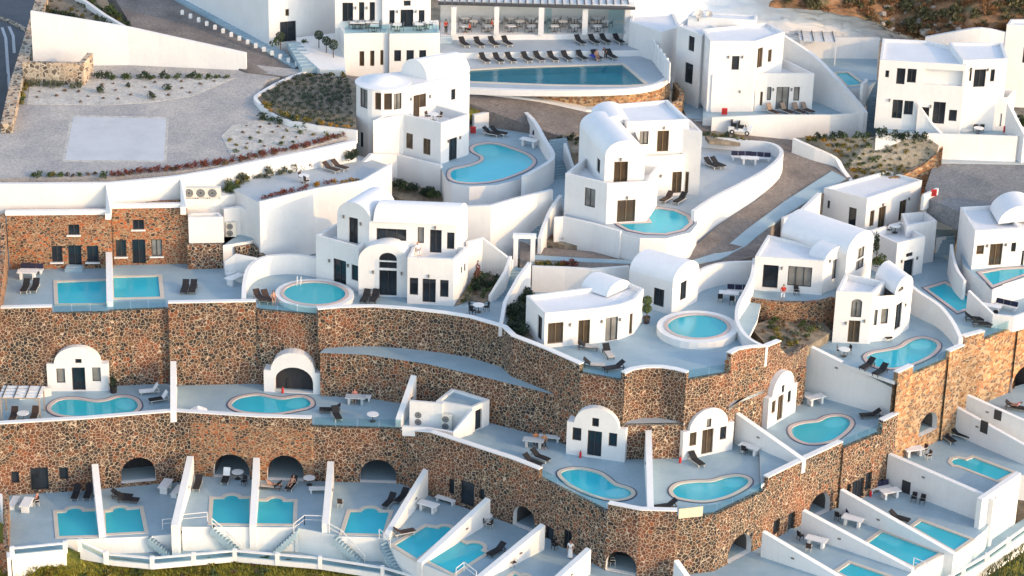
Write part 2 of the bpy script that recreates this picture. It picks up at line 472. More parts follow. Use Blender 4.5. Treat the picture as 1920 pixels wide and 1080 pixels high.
def pool(label, pts, z, lining=None, smooth=5, cope=0.35, copem=None, band=False, depth=0.9, steps=None, drop=0.06, copeh=0.05, group=None, corner=None):
    """a pool thing; returns the hole to cut into its terrace"""
    q = ccw(vecs(pts, z, smooth, True))
    c = sum(q, V((0, 0, 0))) / len(q)
    r = thing('swimming_pool', label, 'pool', c, group)
    lining = lining or POOLB
    m = MB()
    t0 = [V((p.x, p.y, z + copeh * 0.5)) for p in q]
    t1 = [V((p.x, p.y, z - depth)) for p in q]
    m.strip(t0, t1, 0, True); m.tess([t1], 0)
    m.build('basin', lining, r)
    m = MB(); m.tess([[V((p.x, p.y, z - drop)) for p in q]], 0); m.build('water', WATERD if lining is POOLD else WATER, r)
    m = MB()
    o1 = off(q, -cope, True); 
    a = [V((p.x, p.y, z + copeh)) for p in q]; b = [V((p.x, p.y, z + copeh)) for p in o1]; b0 = [V((p.x, p.y, z - 0.1)) for p in o1]
    a0 = [V((p.x, p.y, z - 0.25)) for p in q]
    m.strip(b, a, 0, True); m.strip(b0, b, 0, True)
    a2 = off(a, 0.012, True); a20 = [V((p.x, p.y, z - 0.25)) for p in a2]
    m.strip(a, a2, 0, True); m.strip(a2, a20, 0, True)
    m.build('coping', copem or COPE, r)
    if band:
        m = MB()
        o2 = off(q, -cope - 0.14, True)
        b = [V((p.x, p.y, z + copeh * 0.7)) for p in o1]; d = [V((p.x, p.y, z + copeh * 0.7)) for p in o2]; d0 = [V((p.x, p.y, z - 0.1)) for p in o2]
        m.strip(d, b, 0, True); m.strip(d0, d, 0, True)
        m.build('edge_band', BAND, r)
    if steps:
        m = MB()
        for k, s in enumerate(steps):
            sq = ccw(vecs(s[0], z - 0.1, s[2] if len(s) > 2 else 0, True))
            zt = z - drop - 0.03 - s[1] * 0.15
            m.prism([V((p.x, p.y, zt)) for p in sq], z - depth + 0.004, 0, 0)
        m.build('steps', POOLS, r)
    return off(q, -cope * 0.6, True)
def shift(q, dz): return [V((p.x, p.y, p.z + dz)) for p in q]

# ---------------------------------------------------------------- buildings
def arc_pts(u0, u1, v0, v1, rise, n=12):
    """opening outline (u,v), counter-clockwise; rise>0 rounds the head"""
    if rise <= 0: return [(u0, v0), (u1, v0), (u1, v1), (u0, v1)]
    c, rx = (u0 + u1) / 2, (u1 - u0) / 2
    out = [(u0, v0), (u1, v0)]
    for i in range(n + 1):
        a = math.pi * i / n
        out.append((c + rx * math.cos(a), v1 - rise + rise * math.sin(a)))
    return out
class Face:
    """one vertical wall face from A to B (seen from outside, left to right)"""
    def __init__(s, A, B):
        s.A = V((A.x, A.y, 0)); d = V((B.x - A.x, B.y - A.y, 0)); s.L = d.length
        s.d = d / max(s.L, 1e-6); s.n = V((s.d.y, -s.d.x, 0))       # n points outwards
    def at(s, u, v, out=0.0):
        q = s.A + s.d * u + s.n * out
        return V((q.x, q.y, v))
    def hit(s, px, py):
        r = ray(px, py)
        k = r.dot(s.n)
        if k >= -1e-6: return None
        t = (s.A - V((0, 0, 0)) - CAM).dot(s.n) / k
        q = CAM + r * t
        return (q - s.A).dot(s.d), q.z, t
    def facing(s):
        return (CAM - s.A).dot(s.n) > 0
DEPTHS = {'w': 0.18, 'd': 0.2, 'o': 0.25, 'a': 0.18, 'n': 3.0, 'N': 5.0, 'm': 0.85, 's': 0.35, 'h': 0.5}
def opening_solid(root, F, rect, kind, wm, par=None):
    """the reveal of one opening (into mesh wm) and its frame and pane (parts of root)"""
    u0, u1, v0, v1, rise, pm = rect
    dep = DEPTHS.get(kind, 0.16)
    out = arc_pts(u0, u1, v0, v1, rise)
    a = [F.at(u, v) for u, v in out]; b = [F.at(u, v, -dep) for u, v in out]
    if kind in 'nNm':
        c = [F.at(u, v, -0.55) for u, v in out]
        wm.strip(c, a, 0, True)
        rm = MB(); rm.strip(b[1:] + b[:1], c[1:] + c[:1], 0); rm.build('room_wall', ROOMSHADE, root)
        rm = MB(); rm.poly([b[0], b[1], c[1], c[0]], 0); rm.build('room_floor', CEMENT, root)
    else: wm.strip(b, a, 0, True)
    if kind in 'h':
        wm.poly(b, 0); return
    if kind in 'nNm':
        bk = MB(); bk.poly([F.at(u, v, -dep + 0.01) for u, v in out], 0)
        bk.build('back_shade_panel', BACKSHADE, root)  # near-black sheet painted as the shade at the back
        dw = (u1 - u0)
        fr = MB()
        for uu in (u0 + dw * 0.3, u0 + dw * 0.7): fr.box(F.at(uu, (v0 + v1 - rise) / 2, -dep + 0.06), (0.06, 0.06, v1 - rise - v0), math.atan2(F.d.y, F.d.x))
        fr.build('inner_door_frame', FRAMED, root)
        return
    pn = MB(); pn.poly([F.at(u, v, -dep + 0.03) for u, v in out], 0)
    nm = 'door' if kind in 'do' else 'window'
    po = pn.build(nm, pm, root)
    fm = MB()
    fw = 0.07
    inn = arc_pts(u0 + fw, u1 - fw, v0 + (fw if nm == 'window' else 0.02), v1 - fw, max(0, rise - fw * 0.6) if rise > 0 else 0)
    fa = [F.at(u, v, -dep + 0.09) for u, v in out]; fb = [F.at(u, v, -dep + 0.09) for u, v in inn]
    fc = [F.at(u, v, -dep + 0.03) for u, v in inn]
    fm.strip(fa, fb, 0, True); fm.strip(fb, fc, 0, True)
    ang = math.atan2(F.d.y, F.d.x)
    W = u1 - u0
    if W > 0.9 and kind != 'o':
        k = 1 if W < 2.2 else 2
        for i in range(k):
            fm.box(F.at(u0 + W * (i + 1) / (k + 1), (v0 + v1 - rise) / 2, -dep + 0.06), (0.07, 0.055, v1 - rise * 0.6 - v0 - 0.08), ang)
    fm.build('frame', FRAMEB if pm is PANEW else FRAMED, po)
def wallface(wm, F, outline, rects, mi=0):
    loops = [[V((u, v, 0)) for u, v in outline]] + [[V((u, v, 0)) for u, v in arc_pts(*r[:5])] for r in rects]
    vs = [q for l in loops for q in l]
    fs = []
    for t in tessellate_polygon(loops):
        a, b, c = (vs[i] for i in t)
        fs.append(list(t) if (b - a).cross(c - a).z > 0 else list(reversed(t)))
    wm.add([F.at(q.x, q.y) for q in vs], fs, mi)
def pick(faces, zb, zt, op):
    """find which face a pixel rectangle lies on and measure it there"""
    x0, y0, x1, y1 = op[:4]
    best = None
    for i, F in enumerate(faces):
        if F is None: continue
        h = F.hit((x0 + x1) / 2, (y0 + y1) / 2)
        if h is None: continue
        if -0.05 < h[0] < F.L + 0.05 and zb - 0.2 < h[1] < zt + 0.3 and (best is None or h[2] < best[1]): best = (i, h[2])
    if best is None: return None
    F = faces[best[0]]
    ym, xm = (y0 + y1) / 2, (x0 + x1) / 2
    ua, ub = F.hit(x0, ym)[0], F.hit(x1, ym)[0]
    va, vb = F.hit(xm, y1)[1], F.hit(xm, y0)[1]
    u0, u1 = sorted((ua, ub))
    u0, u1 = max(u0, 0.05), min(u1, F.L - 0.05)
    va = max(va, zb + 0.03); vb = min(vb, zt - 0.05)
    return best[0], u0, u1, va, vb
def opmat(op):
    k = op[5] if len(op) > 5 else 'k'
    return {'k': PANE, 'b': PANEW, 'c': PANEC}[k]
def block(root, roof, zt, zb, ops=(), para=0.22, pw=0.28, mats=None, lamps=(), hidden=()):
    """one box of a house: roof outline (pixels) at height zt, walls down to zb, openings as pixel boxes"""
    q = ccw(PP(roof, zt) if not isinstance(roof[0], Vector) else roof)
    mats = mats or [WHITE, ROOFW]
    n = len(q)
    faces = [Face(q[i], q[(i + 1) % n]) for i in range(n)]
    cand = [F if F.facing() else None for F in faces]
    per = {i: [] for i in range(n)}
    for op in ops:
        r = pick(cand, zb, zt, op)
        if r is None or r[2] - r[1] < 0.15 or r[4] - r[3] < 0.15: print('OPENING MISSED', root.name, op); continue
        i, u0, u1, v0, v1 = r
        k = op[4]
        rise = (u1 - u0) / 2 if k in 'anNm' else 0
        if k == 'a': rise = min(rise, 0.35 * (u1 - u0))
        per[i].append(((u0, u1, v0, v1, rise, opmat(op)), k))
    m = MB()
    for i, F in enumerate(faces):
        rs = [r for r, k in per[i]]
        if rs: wallface(m, F, [(0, zb), (F.L, zb), (F.L, zt), (0, zt)], rs)
        else: m.poly([F.at(0, zb), F.at(F.L, zb), F.at(F.L, zt), F.at(0, zt)], 0)
        for r, k in per[i]: opening_solid(root, F, r, k, m)
    if para > 0:
        inn = off(q, pw, True)
        low = shift(inn, -para)
        m.strip(q, inn, 0, True); m.strip(inn, low, 0, True)
        rf = MB(); rf.tess([low]); rf.build('roof', mats[1], root)
    elif para == 0:
        m.tess([q], 0)
    m.build('wall', mats[0], root)
    for lx, ly in lamps:
        r = pick(cand, zb, zt, (lx - 2, ly - 3, lx + 2, ly + 3))
        if r is None: continue
        F = faces[r[0]]
        l = MB(); a = math.atan2(F.d.y, F.d.x)
        l.box(F.at((r[1] + r[2]) / 2, (r[3] + r[4]) / 2, 0.07), (0.13, 0.14, 0.26), a)
        l.box(F.at((r[1] + r[2]) / 2, (r[3] + r[4]) / 2 + 0.15, 0.09), (0.19, 0.18, 0.04), a)
        l.build('wall_lamp', LAMPM, root)
    return faces
def vault(root, A, B, Cb, rise, n=16, over=0.0, ops=(), mats=None, name='roof', ends=True, face_drop=0.0):
    """barrel vault from front springers A,B (3D) back to Cb (3D, behind A)"""
    mats = mats or [ROOFW, WHITE]
    ax = Cb - A
    d = (B - A); L = d.length; d = d / L
    m = MB()
    def rowat(o):
        return [o + d * (L / 2 - L / 2 * math.cos(math.pi * i / n)) + V((0, 0, rise * math.sin(math.pi * i / n))) for i in range(n + 1)]
    f, b = rowat(A), rowat(A + ax)
    m.strip(f, b, 0)
    o = m.build(name, mats[0], root, True)
    if ends:
        g = MB(); F = Face(A, B)
        rs = []
        for op in ops:
            r = pick([F], A.z - 6, A.z + rise, op)
            if r is None: print('VAULT OP MISSED', op); continue
            _, u0, u1, v0, v1 = r
            v0 = max(v0, A.z + 0.02)
            rs.append(((u0, u1, v0, v1, min((u1 - u0) / 2, 0.8 * (v1 - v0)) if op[4] == 'a' else 0, opmat(op)), op[4]))
        outl = [(L / 2 - L / 2 * math.cos(math.pi * i / n), A.z + rise * math.sin(math.pi * i / n)) for i in range(n + 1)][::-1]
        wallface(g, F, outl, [r for r, k in rs])
        for r, k in rs: opening_solid(root, F, r, k, g)
        g.build('gable_wall', mats[1], root)
        g = MB(); g.poly(b[::-1], 0); g.build('gable_wall', mats[1], root)
    return o
def gable_house(label, A, B, z0, sh, tp, depth, ops, shw=0.12, lamps=(), open_arch=None, mat=None):
    """white cave-house front: square shoulders and a round gable, standing out from the stone wall. A,B base pixels"""
    a, b = P(A[0], A[1], z0), P(B[0], B[1], z0)
    F = Face(a, b)
    r = thing('cave_house_front', label, 'cave house', (a + b) / 2)
    L = F.L
    s = shw * L
    n = 14
    outl = [(0, z0), (L, z0), (L, z0 + sh)]
    for i in range(n + 1):
        t = math.pi * i / n
        outl.append((L / 2 + (L / 2 - s) * math.cos(t), z0 + sh + (tp - sh) * math.sin(t)))
    outl.append((0, z0 + sh))
    rs = []
    for op in ops:
        q = pick([F], z0, z0 + tp, op)
        if q is None: print('GABLE OP MISSED', op); continue
        _, u0, u1, v0, v1 = q
        rise = 0
        if op[4] in 'anNm': rise = (u1 - u0) * 0.42
        rs.append(((u0, u1, v0, v1, rise, opmat(op)), op[4]))
    m = MB()
    wallface(m, F, outl, [x for x, k in rs])
    for x, k in rs: opening_solid(r, F, x, k, m)
    m.strip([F.at(u, v, -depth) for u, v in outl], [F.at(u, v) for u, v in outl], 0, True)
    m.build('wall', mat or WHITE, r)
    return r
# ================================================================ THE SETTING
DZ = 0.9
L0A, L0, L1, L1R, L2, L2R = 0.1, 0.9, 6.4, 6.9, 14.0, 11.0
PLY, PLK = P(300, 322, 21.9).y, 0.10
def PL(px, py, dz=0.0):
    """point of the sloping gravel plateau seen at a pixel"""
    r = ray(px, py)
    t = (21.9 - PLK * PLY - CAMZ + dz) / (r.z - PLK * r.y)
    return CAM + r * t
# hillside under everything
def hill_z(x, y):
    y0 = P(960, 1000, -3).y
    t = y - y0
    pts = [(-60, -22), (-8, -4.2), (0, -4.0), (14, -3.2), (32, 0), (60, 9), (100, 15), (130, 20), (190, 24), (260, 60), (420, 120)]
    for (a, za), (b, zb) in zip(pts, pts[1:]):
        if t <= b: return za + (zb - za) * max(0, (t - a)) / (b - a) if t > a else za
    return 120
m = MB()
nx, ny = 60, 90
X0, X1, Y0, Y1 = -260, 260, 60, 640
g = [[V((X0 + (X1 - X0) * i / nx, Y0 + (Y1 - Y0) * j / ny, 0)) for i in range(nx + 1)] for j in range(ny + 1)]
for row in g:
    for q in row: q.z = hill_z(q.x, q.y) - 1.5 + (random.random() - .5) * 0.6
for j in range(ny): m.strip(g[j], g[j + 1])
tag(m.build('hillside', SOIL, None, True), kind='structure')

# ---- pools first: each leaves a hole for its terrace
def keyhole(TL, TR, BR, BL, z, c=0.5, r=0.2, n=8):
    """rectangular pool outline with a round bay in its far edge, as world points"""
    a, b, d, e = (P(q[0], q[1], z) for q in (TL, TR, BR, BL))
    ax = b - a; L = ax.length; ax /= L
    nrm = V((-ax.y, ax.x, 0))
    if nrm.dot(a - e) < 0: nrm = -nrm
    cc = a + ax * L * c
    bay = [cc + (-ax * math.cos(math.pi * i / n) + nrm * math.sin(math.pi * i / n)) * (r * L) for i in range(n + 1)]
    return [a] + bay + [b, d, e]
def wpool(label, q, z, **k):
    return pool(label, [(*proj(p), z) for p in q], z, smooth=0, **k)
def stepstrip(a, b, wpx, z, n=4, d0=0.18):
    """pale steps inside a pool, from edge pixel a to b"""
    out = []
    A, B = P(a[0], a[1], z), P(b[0], b[1], z)
    for i in range(n):
        p0, p1 = A + (B - A) * (i / n + 0.03), A + (B - A) * ((i + .55) / n)
        nr = V((-(B - A).y, (B - A).x, 0)).normalized() * wpx
        out.append(([(*proj(p0), z), (*proj(p1), z), (*proj(p1 + nr), z), (*proj(p0 + nr), z)], 0.22))
    return out
hA, hB, hC, hD = [], [], [], []
hA.append(wpool('teal keyhole pool left of the first tall divider, on the lowest left terrace', keyhole((107, 961), (183, 957), (188, 1004), (111, 1006), L0A, .42, .2), L0A, lining=POOLT, steps=stepstrip((108, 965), (110, 985), -0.9, L0A)))
hA.append(wpool('teal keyhole pool with pale floor just right of the first tall divider, lowest terrace', keyhole((197, 960), (262, 953), (271, 997), (199, 1001), L0A, .42, .2), L0A, lining=POOLT, steps=stepstrip((198, 964), (199, 985), -0.9, L0A)))
hB.append(wpool('blue keyhole pool under the second front arch, left side of its divider', keyhole((400, 935), (468, 934), (468, 983), (397, 981), L0, .5, .2), L0, lining=POOLT, steps=stepstrip((466, 938), (466, 955), 0.7, L0)))
hB.append(wpool('blue keyhole pool under the third front arch, right side of its divider', keyhole((482, 939), (551, 940), (549, 983), (481, 982), L0, .5, .2), L0, lining=POOLT, steps=stepstrip((550, 943), (550, 960), 0.7, L0)))
hB.append(wpool('wide keyhole pool in front of the fourth front arch with the round niche', keyhole((657, 959), (730, 960), (717, 1002), (644, 1000), L0, .5, .22), L0, steps=stepstrip((727, 963), (723, 980), 0.7, L0)))
hB.append(wpool('slanting pool between two diagonal dividers, left one of the pair by the lower steps', keyhole((799, 987), (848, 994), (782, 1048), (740, 1022), L0, .72, .24), L0, steps=stepstrip((797, 990), (775, 1003), 0.7, L0)))
hB.append(wpool('slanting pool right of the second diagonal divider, by the bottom edge', keyhole((861, 1014), (912, 1036), (850, 1076), (803, 1052), L0, .55, .26), L0, steps=stepstrip((861, 1017), (838, 1032), 0.7, L0)))
hB.append(wpool('small pool at the bottom edge beneath the black upright lounger', keyhole((965, 1076), (1000, 1090), (960, 1120), (930, 1100), L0, .5, .2), L0))
hB.append(pool('blue rectangular pool between two long dividers, below the navy bench of six cushions', [(1625, 1019), (1655, 997), (1762, 1037), (1714, 1062)], L0, smooth=0, steps=[([(1640, 1008), (1655, 998), (1680, 1007), (1664, 1017)], .3), ([(1664, 1017), (1680, 1007), (1697, 1013), (1680, 1024)], .6)]))
hB.append(pool('blue rectangular pool behind the dark reclined lounger and the highest long divider', [(1712, 988), (1727, 977), (1819, 1011), (1789, 1032)], L0, smooth=0, steps=[([(1716, 985), (1727, 978), (1750, 987), (1738, 994)], .3)]))
hB.append(pool('rectangular pool cut by the bottom edge, below the table with dark cushions', [(1570, 1072), (1594, 1056), (1680, 1086), (1650, 1110)], L0, smooth=0))
LA4 = 2.6
hA4 = [pool('turquoise keyhole pool at far right whose round bay points left', [(1797, 873), (1789, 872), (1784, 867), (1787, 861), (1797, 859), (1806, 861), (1812, 863), (1825, 858), (1899, 886), (1870, 901)], LA4, smooth=0, steps=[([(1815, 865), (1825, 860), (1840, 866), (1832, 872)], .3)])]
hC.append(pool('mint kidney pool in front of the left arched cave house with curtains', [(95, 765), (110, 751), (140, 748), (175, 753), (200, 751), (220, 745), (240, 745), (255, 752), (258, 765), (240, 776), (200, 780), (150, 781), (110, 777)], L1, lining=POOLT, band=True, copem=COPEP, steps=[([(215, 758), (225, 748), (245, 748), (252, 756), (250, 764), (235, 768)], .35, 4)]))
hC.append(pool('turquoise kidney pool in front of the open white archway', [(434, 760), (447, 747), (480, 741), (505, 745), (530, 748), (562, 744), (580, 751), (580, 762), (555, 769), (517, 775), (480, 774), (450, 770)], L1, band=True, copem=COPEP, steps=[([(536, 760), (545, 750), (562, 747), (574, 752), (574, 760), (556, 766)], .3, 4)]))
hC.append(pool('blue kidney pool left of the white divider, before the blue-doored cave house', [(1052, 889), (1065, 881), (1090, 880), (1120, 887), (1135, 896), (1152, 909), (1177, 917), (1184, 926), (1172, 934), (1145, 936), (1110, 927), (1070, 908)], L1, band=True, steps=[([(1138, 928), (1140, 918), (1160, 915), (1178, 922), (1178, 929), (1165, 933)], .3, 4)]))
hC.append(pool('kidney pool right of the white divider with a half circle of pale steps', [(1262, 918), (1275, 908), (1305, 904), (1335, 903), (1360, 896), (1385, 893), (1402, 899), (1398, 911), (1365, 929), (1322, 939), (1280, 935), (1265, 928)], L1, band=True, steps=[([(1358, 906), (1362, 899), (1380, 897), (1394, 901), (1390, 909), (1374, 915)], .3, 4), ([(1282, 908), (1310, 907), (1340, 906), (1335, 916), (1320, 922), (1300, 920)], .5, 4)]))
hD.append(pool('kidney pool below the tall white divider at right, beside one black lounger', [(1485, 803), (1505, 794), (1535, 790), (1553, 782), (1575, 780), (1592, 787), (1592, 800), (1570, 820), (1547, 829), (1515, 831), (1490, 820)], L1R, band=True, copem=COPEP, steps=[([(1546, 797), (1552, 787), (1572, 783), (1586, 789), (1580, 797), (1562, 801)], .3, 4)]))
hE = [pool('kidney pool on the high right terrace in front of the arched-window house', [(1625, 671), (1637, 662), (1665, 657), (1690, 651), (1707, 640), (1730, 634), (1752, 640), (1757, 651), (1742, 667), (1710, 682), (1677, 690), (1642, 687)], L2R, band=True, copem=COPEP, steps=[([(1708, 652), (1710, 642), (1728, 637), (1746, 642), (1742, 651), (1728, 655)], .3, 4)]),
      pool('rectangular pool with pink coping behind the curved white divider, far right', [(1738, 541), (1772, 531), (1840, 570), (1796, 584)], L2R, smooth=0, band=True, copem=COPEP)]
hF = [pool('deep blue rectangular pool at the left red stone house', [(107, 529), (199, 526), (200, 569), (109, 570)], L2, smooth=0),
      pool('light blue rectangular pool right of the short divider at the red stone house', [(212, 520), (297, 518), (301, 557), (214, 559)], L2, smooth=0, steps=[([(214, 522), (240, 521), (236, 540), (214, 541)], .4)])]
def ellipse(cx, cy, rx, ry, z, n=28):
    return [(cx + rx * math.cos(2 * math.pi * i / n), cy + ry * math.sin(2 * math.pi * i / n) + 0.02 * rx * math.cos(2 * math.pi * i / n), z) for i in range(n)]
def jacuzzi(label, cx, cy, rx, ry, z, zb, rim, steps=None):
    q = PP(ellipse(cx, cy, rx, ry, z))
    h = pool(label, ellipse(cx, cy, rx, ry, z), z, smooth=0, cope=0.35, copem=COPEP, depth=1.1, steps=steps)
    r = [o for o in bpy.data.objects if o.name.startswith('swimming_pool') and o.parent is None][-1]
    r = max((o for o in bpy.data.objects if o.type == 'EMPTY' and o.get('label') == label), key=lambda o: o.name)
    m = MB(); o = off(ccw(q), -rim, True); i = off(ccw(q), -0.36, True)
    a = shift(o, 0.0); b = [V((p.x, p.y, zb)) for p in o]
    m.strip(b, a, 0, True); m.strip(a, i, 0, True); 
    lo = off(ccw(q), -0.02, True)
    m.build('rim_wall', TRIMW, r)
jacuzzi('round raised pool with pinkish coping by the left villa, next to the sitting guest', 590, 550, 58, 21, L2 + 0.5, L2, 0.8)
jacuzzi('round raised pool with a broad white rim on the central terrace', 1308, 612, 56, 22, L2 + 0.7, L2, 1.0, [([(1268, 606), (1290, 596), (1300, 604), (1286, 622)], .3, 3)])
LC = 18.6
hG = [pool('half-round pale blue pool wrapped round the front of the middle arched villa', [(1222, 417), (1214, 405), (1212, 393), (1235, 391), (1265, 395), (1287, 405), (1293, 418), (1278, 431), (1247, 438), (1210, 437), (1180, 431), (1163, 422), (1160, 419)], LC, smooth=0, band=True, copem=COPEP)]
LAH = 20.0
hH = [pool('bright blue curved pool beside the villa with the round bay window', [(845, 325), (852, 317), (880, 311), (903, 303), (906, 294), (890, 285), (888, 276), (905, 270), (930, 270), (960, 279), (987, 290), (999, 303), (987, 317), (960, 329), (935, 337), (905, 342), (867, 342), (848, 336)], LAH, smooth=4, band=True, copem=COPEP, steps=[([(893, 277), (910, 273), (930, 275), (938, 284), (920, 291), (900, 288)], .25, 4)])]
LP = 23.7
hI = [pool('long dark blue main pool below the restaurant and its lounger rows', [(860, 133), (960, 127), (1166, 121), (1186, 138), (1209, 158), (1180, 160), (1120, 160), (1040, 159), (960, 156), (860, 152)], LP, smooth=0, lining=POOLD, cope=0.4)]
LDr = 21.5
# ---- retaining walls of lava stone
def stonewall(label, path, zb, zt, ops=(), parapets=(), mat=None, t=0.5, capm=None, name='stone_retaining_wall', seg=None):
    q = PP(path)
    n = len(q)
    body = [V((p.x, p.y, 0.015 + (zt if not isinstance(zt, (list, tuple)) else zt[i]))) for i, p in enumerate(q)]
    m = MB()
    r = thing(name, label, 'wall', V((q[0].x, q[0].y, zb)))
    faces = [Face(q[i], q[i + 1]) for i in range(n - 1)]
    cand = [F if F.facing() else None for F in faces]
    per = {}
    for op in ops:
        k = pick(cand, zb, max(p.z for p in body), op)
        if k is None: print('WALL OP MISSED', label, op); continue
        i, u0, u1, v0, v1 = k
        if len(op) > 6: v0 = op[6] + 0.03
        rise = (u1 - u0) / 2 if op[4] in 'anN' else 0
        if rise: rise = min(rise, 0.8 * (v1 - v0))
        per.setdefault(i, []).append(((u0, u1, v0, v1, rise, opmat(op)), op[4]))
    for i, F in enumerate(faces):
        if F.L < 1e-3: continue
        za, zb2 = body[i].z, body[i + 1].z
        wallface(m, F, [(0, zb), (F.L, zb), (F.L, zb2), (0, za)], [x for x, k in per.get(i, [])], 1 if seg and seg[0] <= i < seg[1] else 0)
        for x, k in per.get(i, []):
            w2 = MB(); opening_solid(r, F, x, k, w2)
            w2.build('arch_reveal' if k in 'nN' else 'window_reveal', WHITE if k in 'nN' else (mat or STONE), r)
    b = off(body, t)
    m.strip(body, b, 0)
    for i in range(n - 1):
        if not per.get(i): m.strip([b[i], b[i + 1]], [V((b[i].x, b[i].y, zb)), V((b[i + 1].x, b[i + 1].y, zb))], 0)
    m.build('stone_face', [mat or STONE, STONE_R], r)
    for i0, i1 in parapets:
        seg = q[i0:i1 + 1]
        c = MB(); wallmesh(c, seg, [(body[i0 + k].z + 0.004) for k in range(len(seg))], t * 0.9); po = c.build('parapet', mat or STONE, r)
        c = MB(); s2 = shift(off(seg, -0.06), 0.10); wallmesh(c, s2, [p.z + 0.004 for p in seg], t * 0.9 + 0.12); c.build('coping', capm or TRIMW, po)
    return q, r
LWpath = [(-60, 799, 6.4), (160, 786, 6.4), (327, 772, 6.4), (356, 774, 6.4), (480, 782, 6.4), (584, 785, 6.4), (588, 801, 5.5), (752, 806, 5.5), (807, 811, 6.4), (960, 861, 6.4), (1011, 881, 6.4), (1012, 898, 5.5), (1075, 930, 5.5), (1135, 960, 5.5), (1140, 945, 6.4), (1200, 957, 6.4), (1270, 959, 6.4), (1272, 973, 5.5), (1345, 965, 5.5), (1432, 922, 5.5)]
LWops = [(21, 884, 36, 906, 'o'), (57, 877, 91, 919, 'o'), (111, 877, 128, 899, 'o'),
         (227, 858, 292, 914, 'n', 'k', L0A + .35), (400, 852, 468, 893, 'N', 'k', L0), (501, 854, 569, 897, 'N', 'k', L0), (675, 862, 743, 908, 'N', 'k', L0),
         (841, 898, 852, 927, 'o'), (863, 903, 889, 948, 'o'), (898, 917, 908, 937, 'o'), (962, 950, 1003, 990, 'n', 'k', L0), (1022, 988, 1038, 1022, 'o'), (1056, 996, 1080, 1045, 'd'),
         (1131, 1034, 1196, 1090, 'n', 'k', L0), (1366, 1004, 1408, 1064, 'n', 'k', L0)]
LWpath = [(x, y, z + DZ) for x, y, z in LWpath]
LW, LWo = stonewall('long lower lava-stone wall with dark arches above the lowest pools', LWpath, -1.6, L1, LWops, [(0, 5), (7, 10), (14, 16)], seg=(3, 6))
RWpath = [(1432, 921, 5.5), (1440, 896, 6.6), (1515, 859, 6.6), (1580, 829, 6.6), (1582, 842, 6.0), (1655, 812, 6.0), (1656, 790, 6.9), (1684, 776, 6.9)]
RWops = [(1450, 975, 1462, 1000, 'o'), (1478, 962, 1490, 995, 'o'), (1517, 926, 1556, 968, 'n', 'k', L0), (1588, 908, 1595, 925, 'o'), (1598, 900, 1619, 934, 'd'), (1623, 886, 1634, 918, 'o')]
RWpath = [(x, y, z + DZ) for x, y, z in RWpath]
RW, RWo = stonewall('sunlit lava-stone wall running back to the right below the kidney-pool terrace', RWpath, -1.6, [6.4, 6.8, 6.9, 6.9, 6.9, 6.9, 6.9, 6.9], RWops, [(1, 3), (6, 7)])
R2path = [(1684, 700, 11.9), (1712, 686, 11.9), (1715, 702, 11.0), (1780, 673, 11.0), (1781, 660, 11.9), (1808, 648, 11.9), (1809, 632, 11.9), (1846, 622, 11.9), (1848, 637, 11.0), (1910, 611, 11.0), (1912, 598, 11.9), (1990, 566, 11.9)]
R2ops = [(1725, 775, 1757, 811, 'n'), (1893, 690, 1935, 744, 'n')]
R2, R2o = stonewall('tall bright lava-stone wall at far right with two arches, stepping up', R2path, -1.0, 11.0, R2ops, [(0, 1), (4, 5), (6, 7), (10, 11)], STONE_T)
UWpath = [(-60, 580, 14.8), (97, 576, 14.8), (100, 589, 14), (204, 587, 14), (212, 584, 14), (312, 580, 14), (315, 569, 14.8), (480, 566, 14.8), (483, 582, 14), (594, 592, 14), (596, 581, 14.8), (640, 577, 14.8), (700, 576, 14.8), (760, 580, 14.8), (830, 588, 14.8), (880, 596, 14.8), (942, 614, 14.8), (960, 631, 14.8), (1020, 654, 14.8), (1087, 684, 14.8), (1089, 701, 14), (1170, 716, 14), (1172, 701, 14.8), (1188, 694, 14.8), (1212, 690, 14.8), (1240, 690, 14.8), (1265, 694, 14.8), (1287, 700, 14.8), (1289, 714, 14), (1371, 700, 14), (1371, 664, 15.6), (1385, 656, 15.6), (1410, 652, 15.4), (1440, 650, 14.9), (1464, 640, 14.7), (1480, 676, 12.3), (1514, 652, 11.9)]
UWz = [14 if z < 15 else 14.9 for x, y, z in UWpath]; UWz[-2:] = [12.6, 12.2]
UW, UWo = stonewall('tall lava-stone wall curving below the upper pool terrace', UWpath, 5.2, UWz, [], [(0, 1), (6, 7), (10, 19), (22, 27), (30, 34)], seg=None)
ZL = 10.8
tA, _ = stonewall('lower curved tier of lava stone carrying a grey ledge', [(600, 662, ZL), (690, 666, ZL), (800, 683, ZL), (900, 706, ZL), (960, 721, ZL), (1020, 736, ZL), (1070, 748, ZL)], 5.2, ZL, [], [])
slab('ledge_path', [(*proj(V((q.x, q.y, ZL + .03))), ZL + .03) for q in off(tA, 0.05)] + [(1062, 728, ZL + .03), (960, 690, ZL + .03), (830, 655, ZL + .03), (690, 648, ZL + .03), (610, 652, ZL + .03)], ZL - .4, CEMENT)
def seg_at(a, b, z, ext=0.0): return [(*proj(V((a.x, a.y, z))), z), (*proj(V((b.x, b.y, z))), z)]
stonewall('low lava-stone wall closing the curved niche below the central terrace', seg_at(UW[21], UW[28], 9.9), 5.2, 9.9)
slab('niche_ledge', [(*proj(V((p.x, p.y, 9.93))), 9.93) for p in [UW[21], UW[22], UW[23], UW[24], UW[25], UW[26], UW[27], UW[28]]], 9.7, CEMENT2)
tCe = P(1440, 704, 10.6)
stonewall('sloping lava-stone shoulder wall right of the curved niche', seg_at(UW[29], tCe, 10.6) + [(1512, 690, 10.6)], 5.2, 10.6)
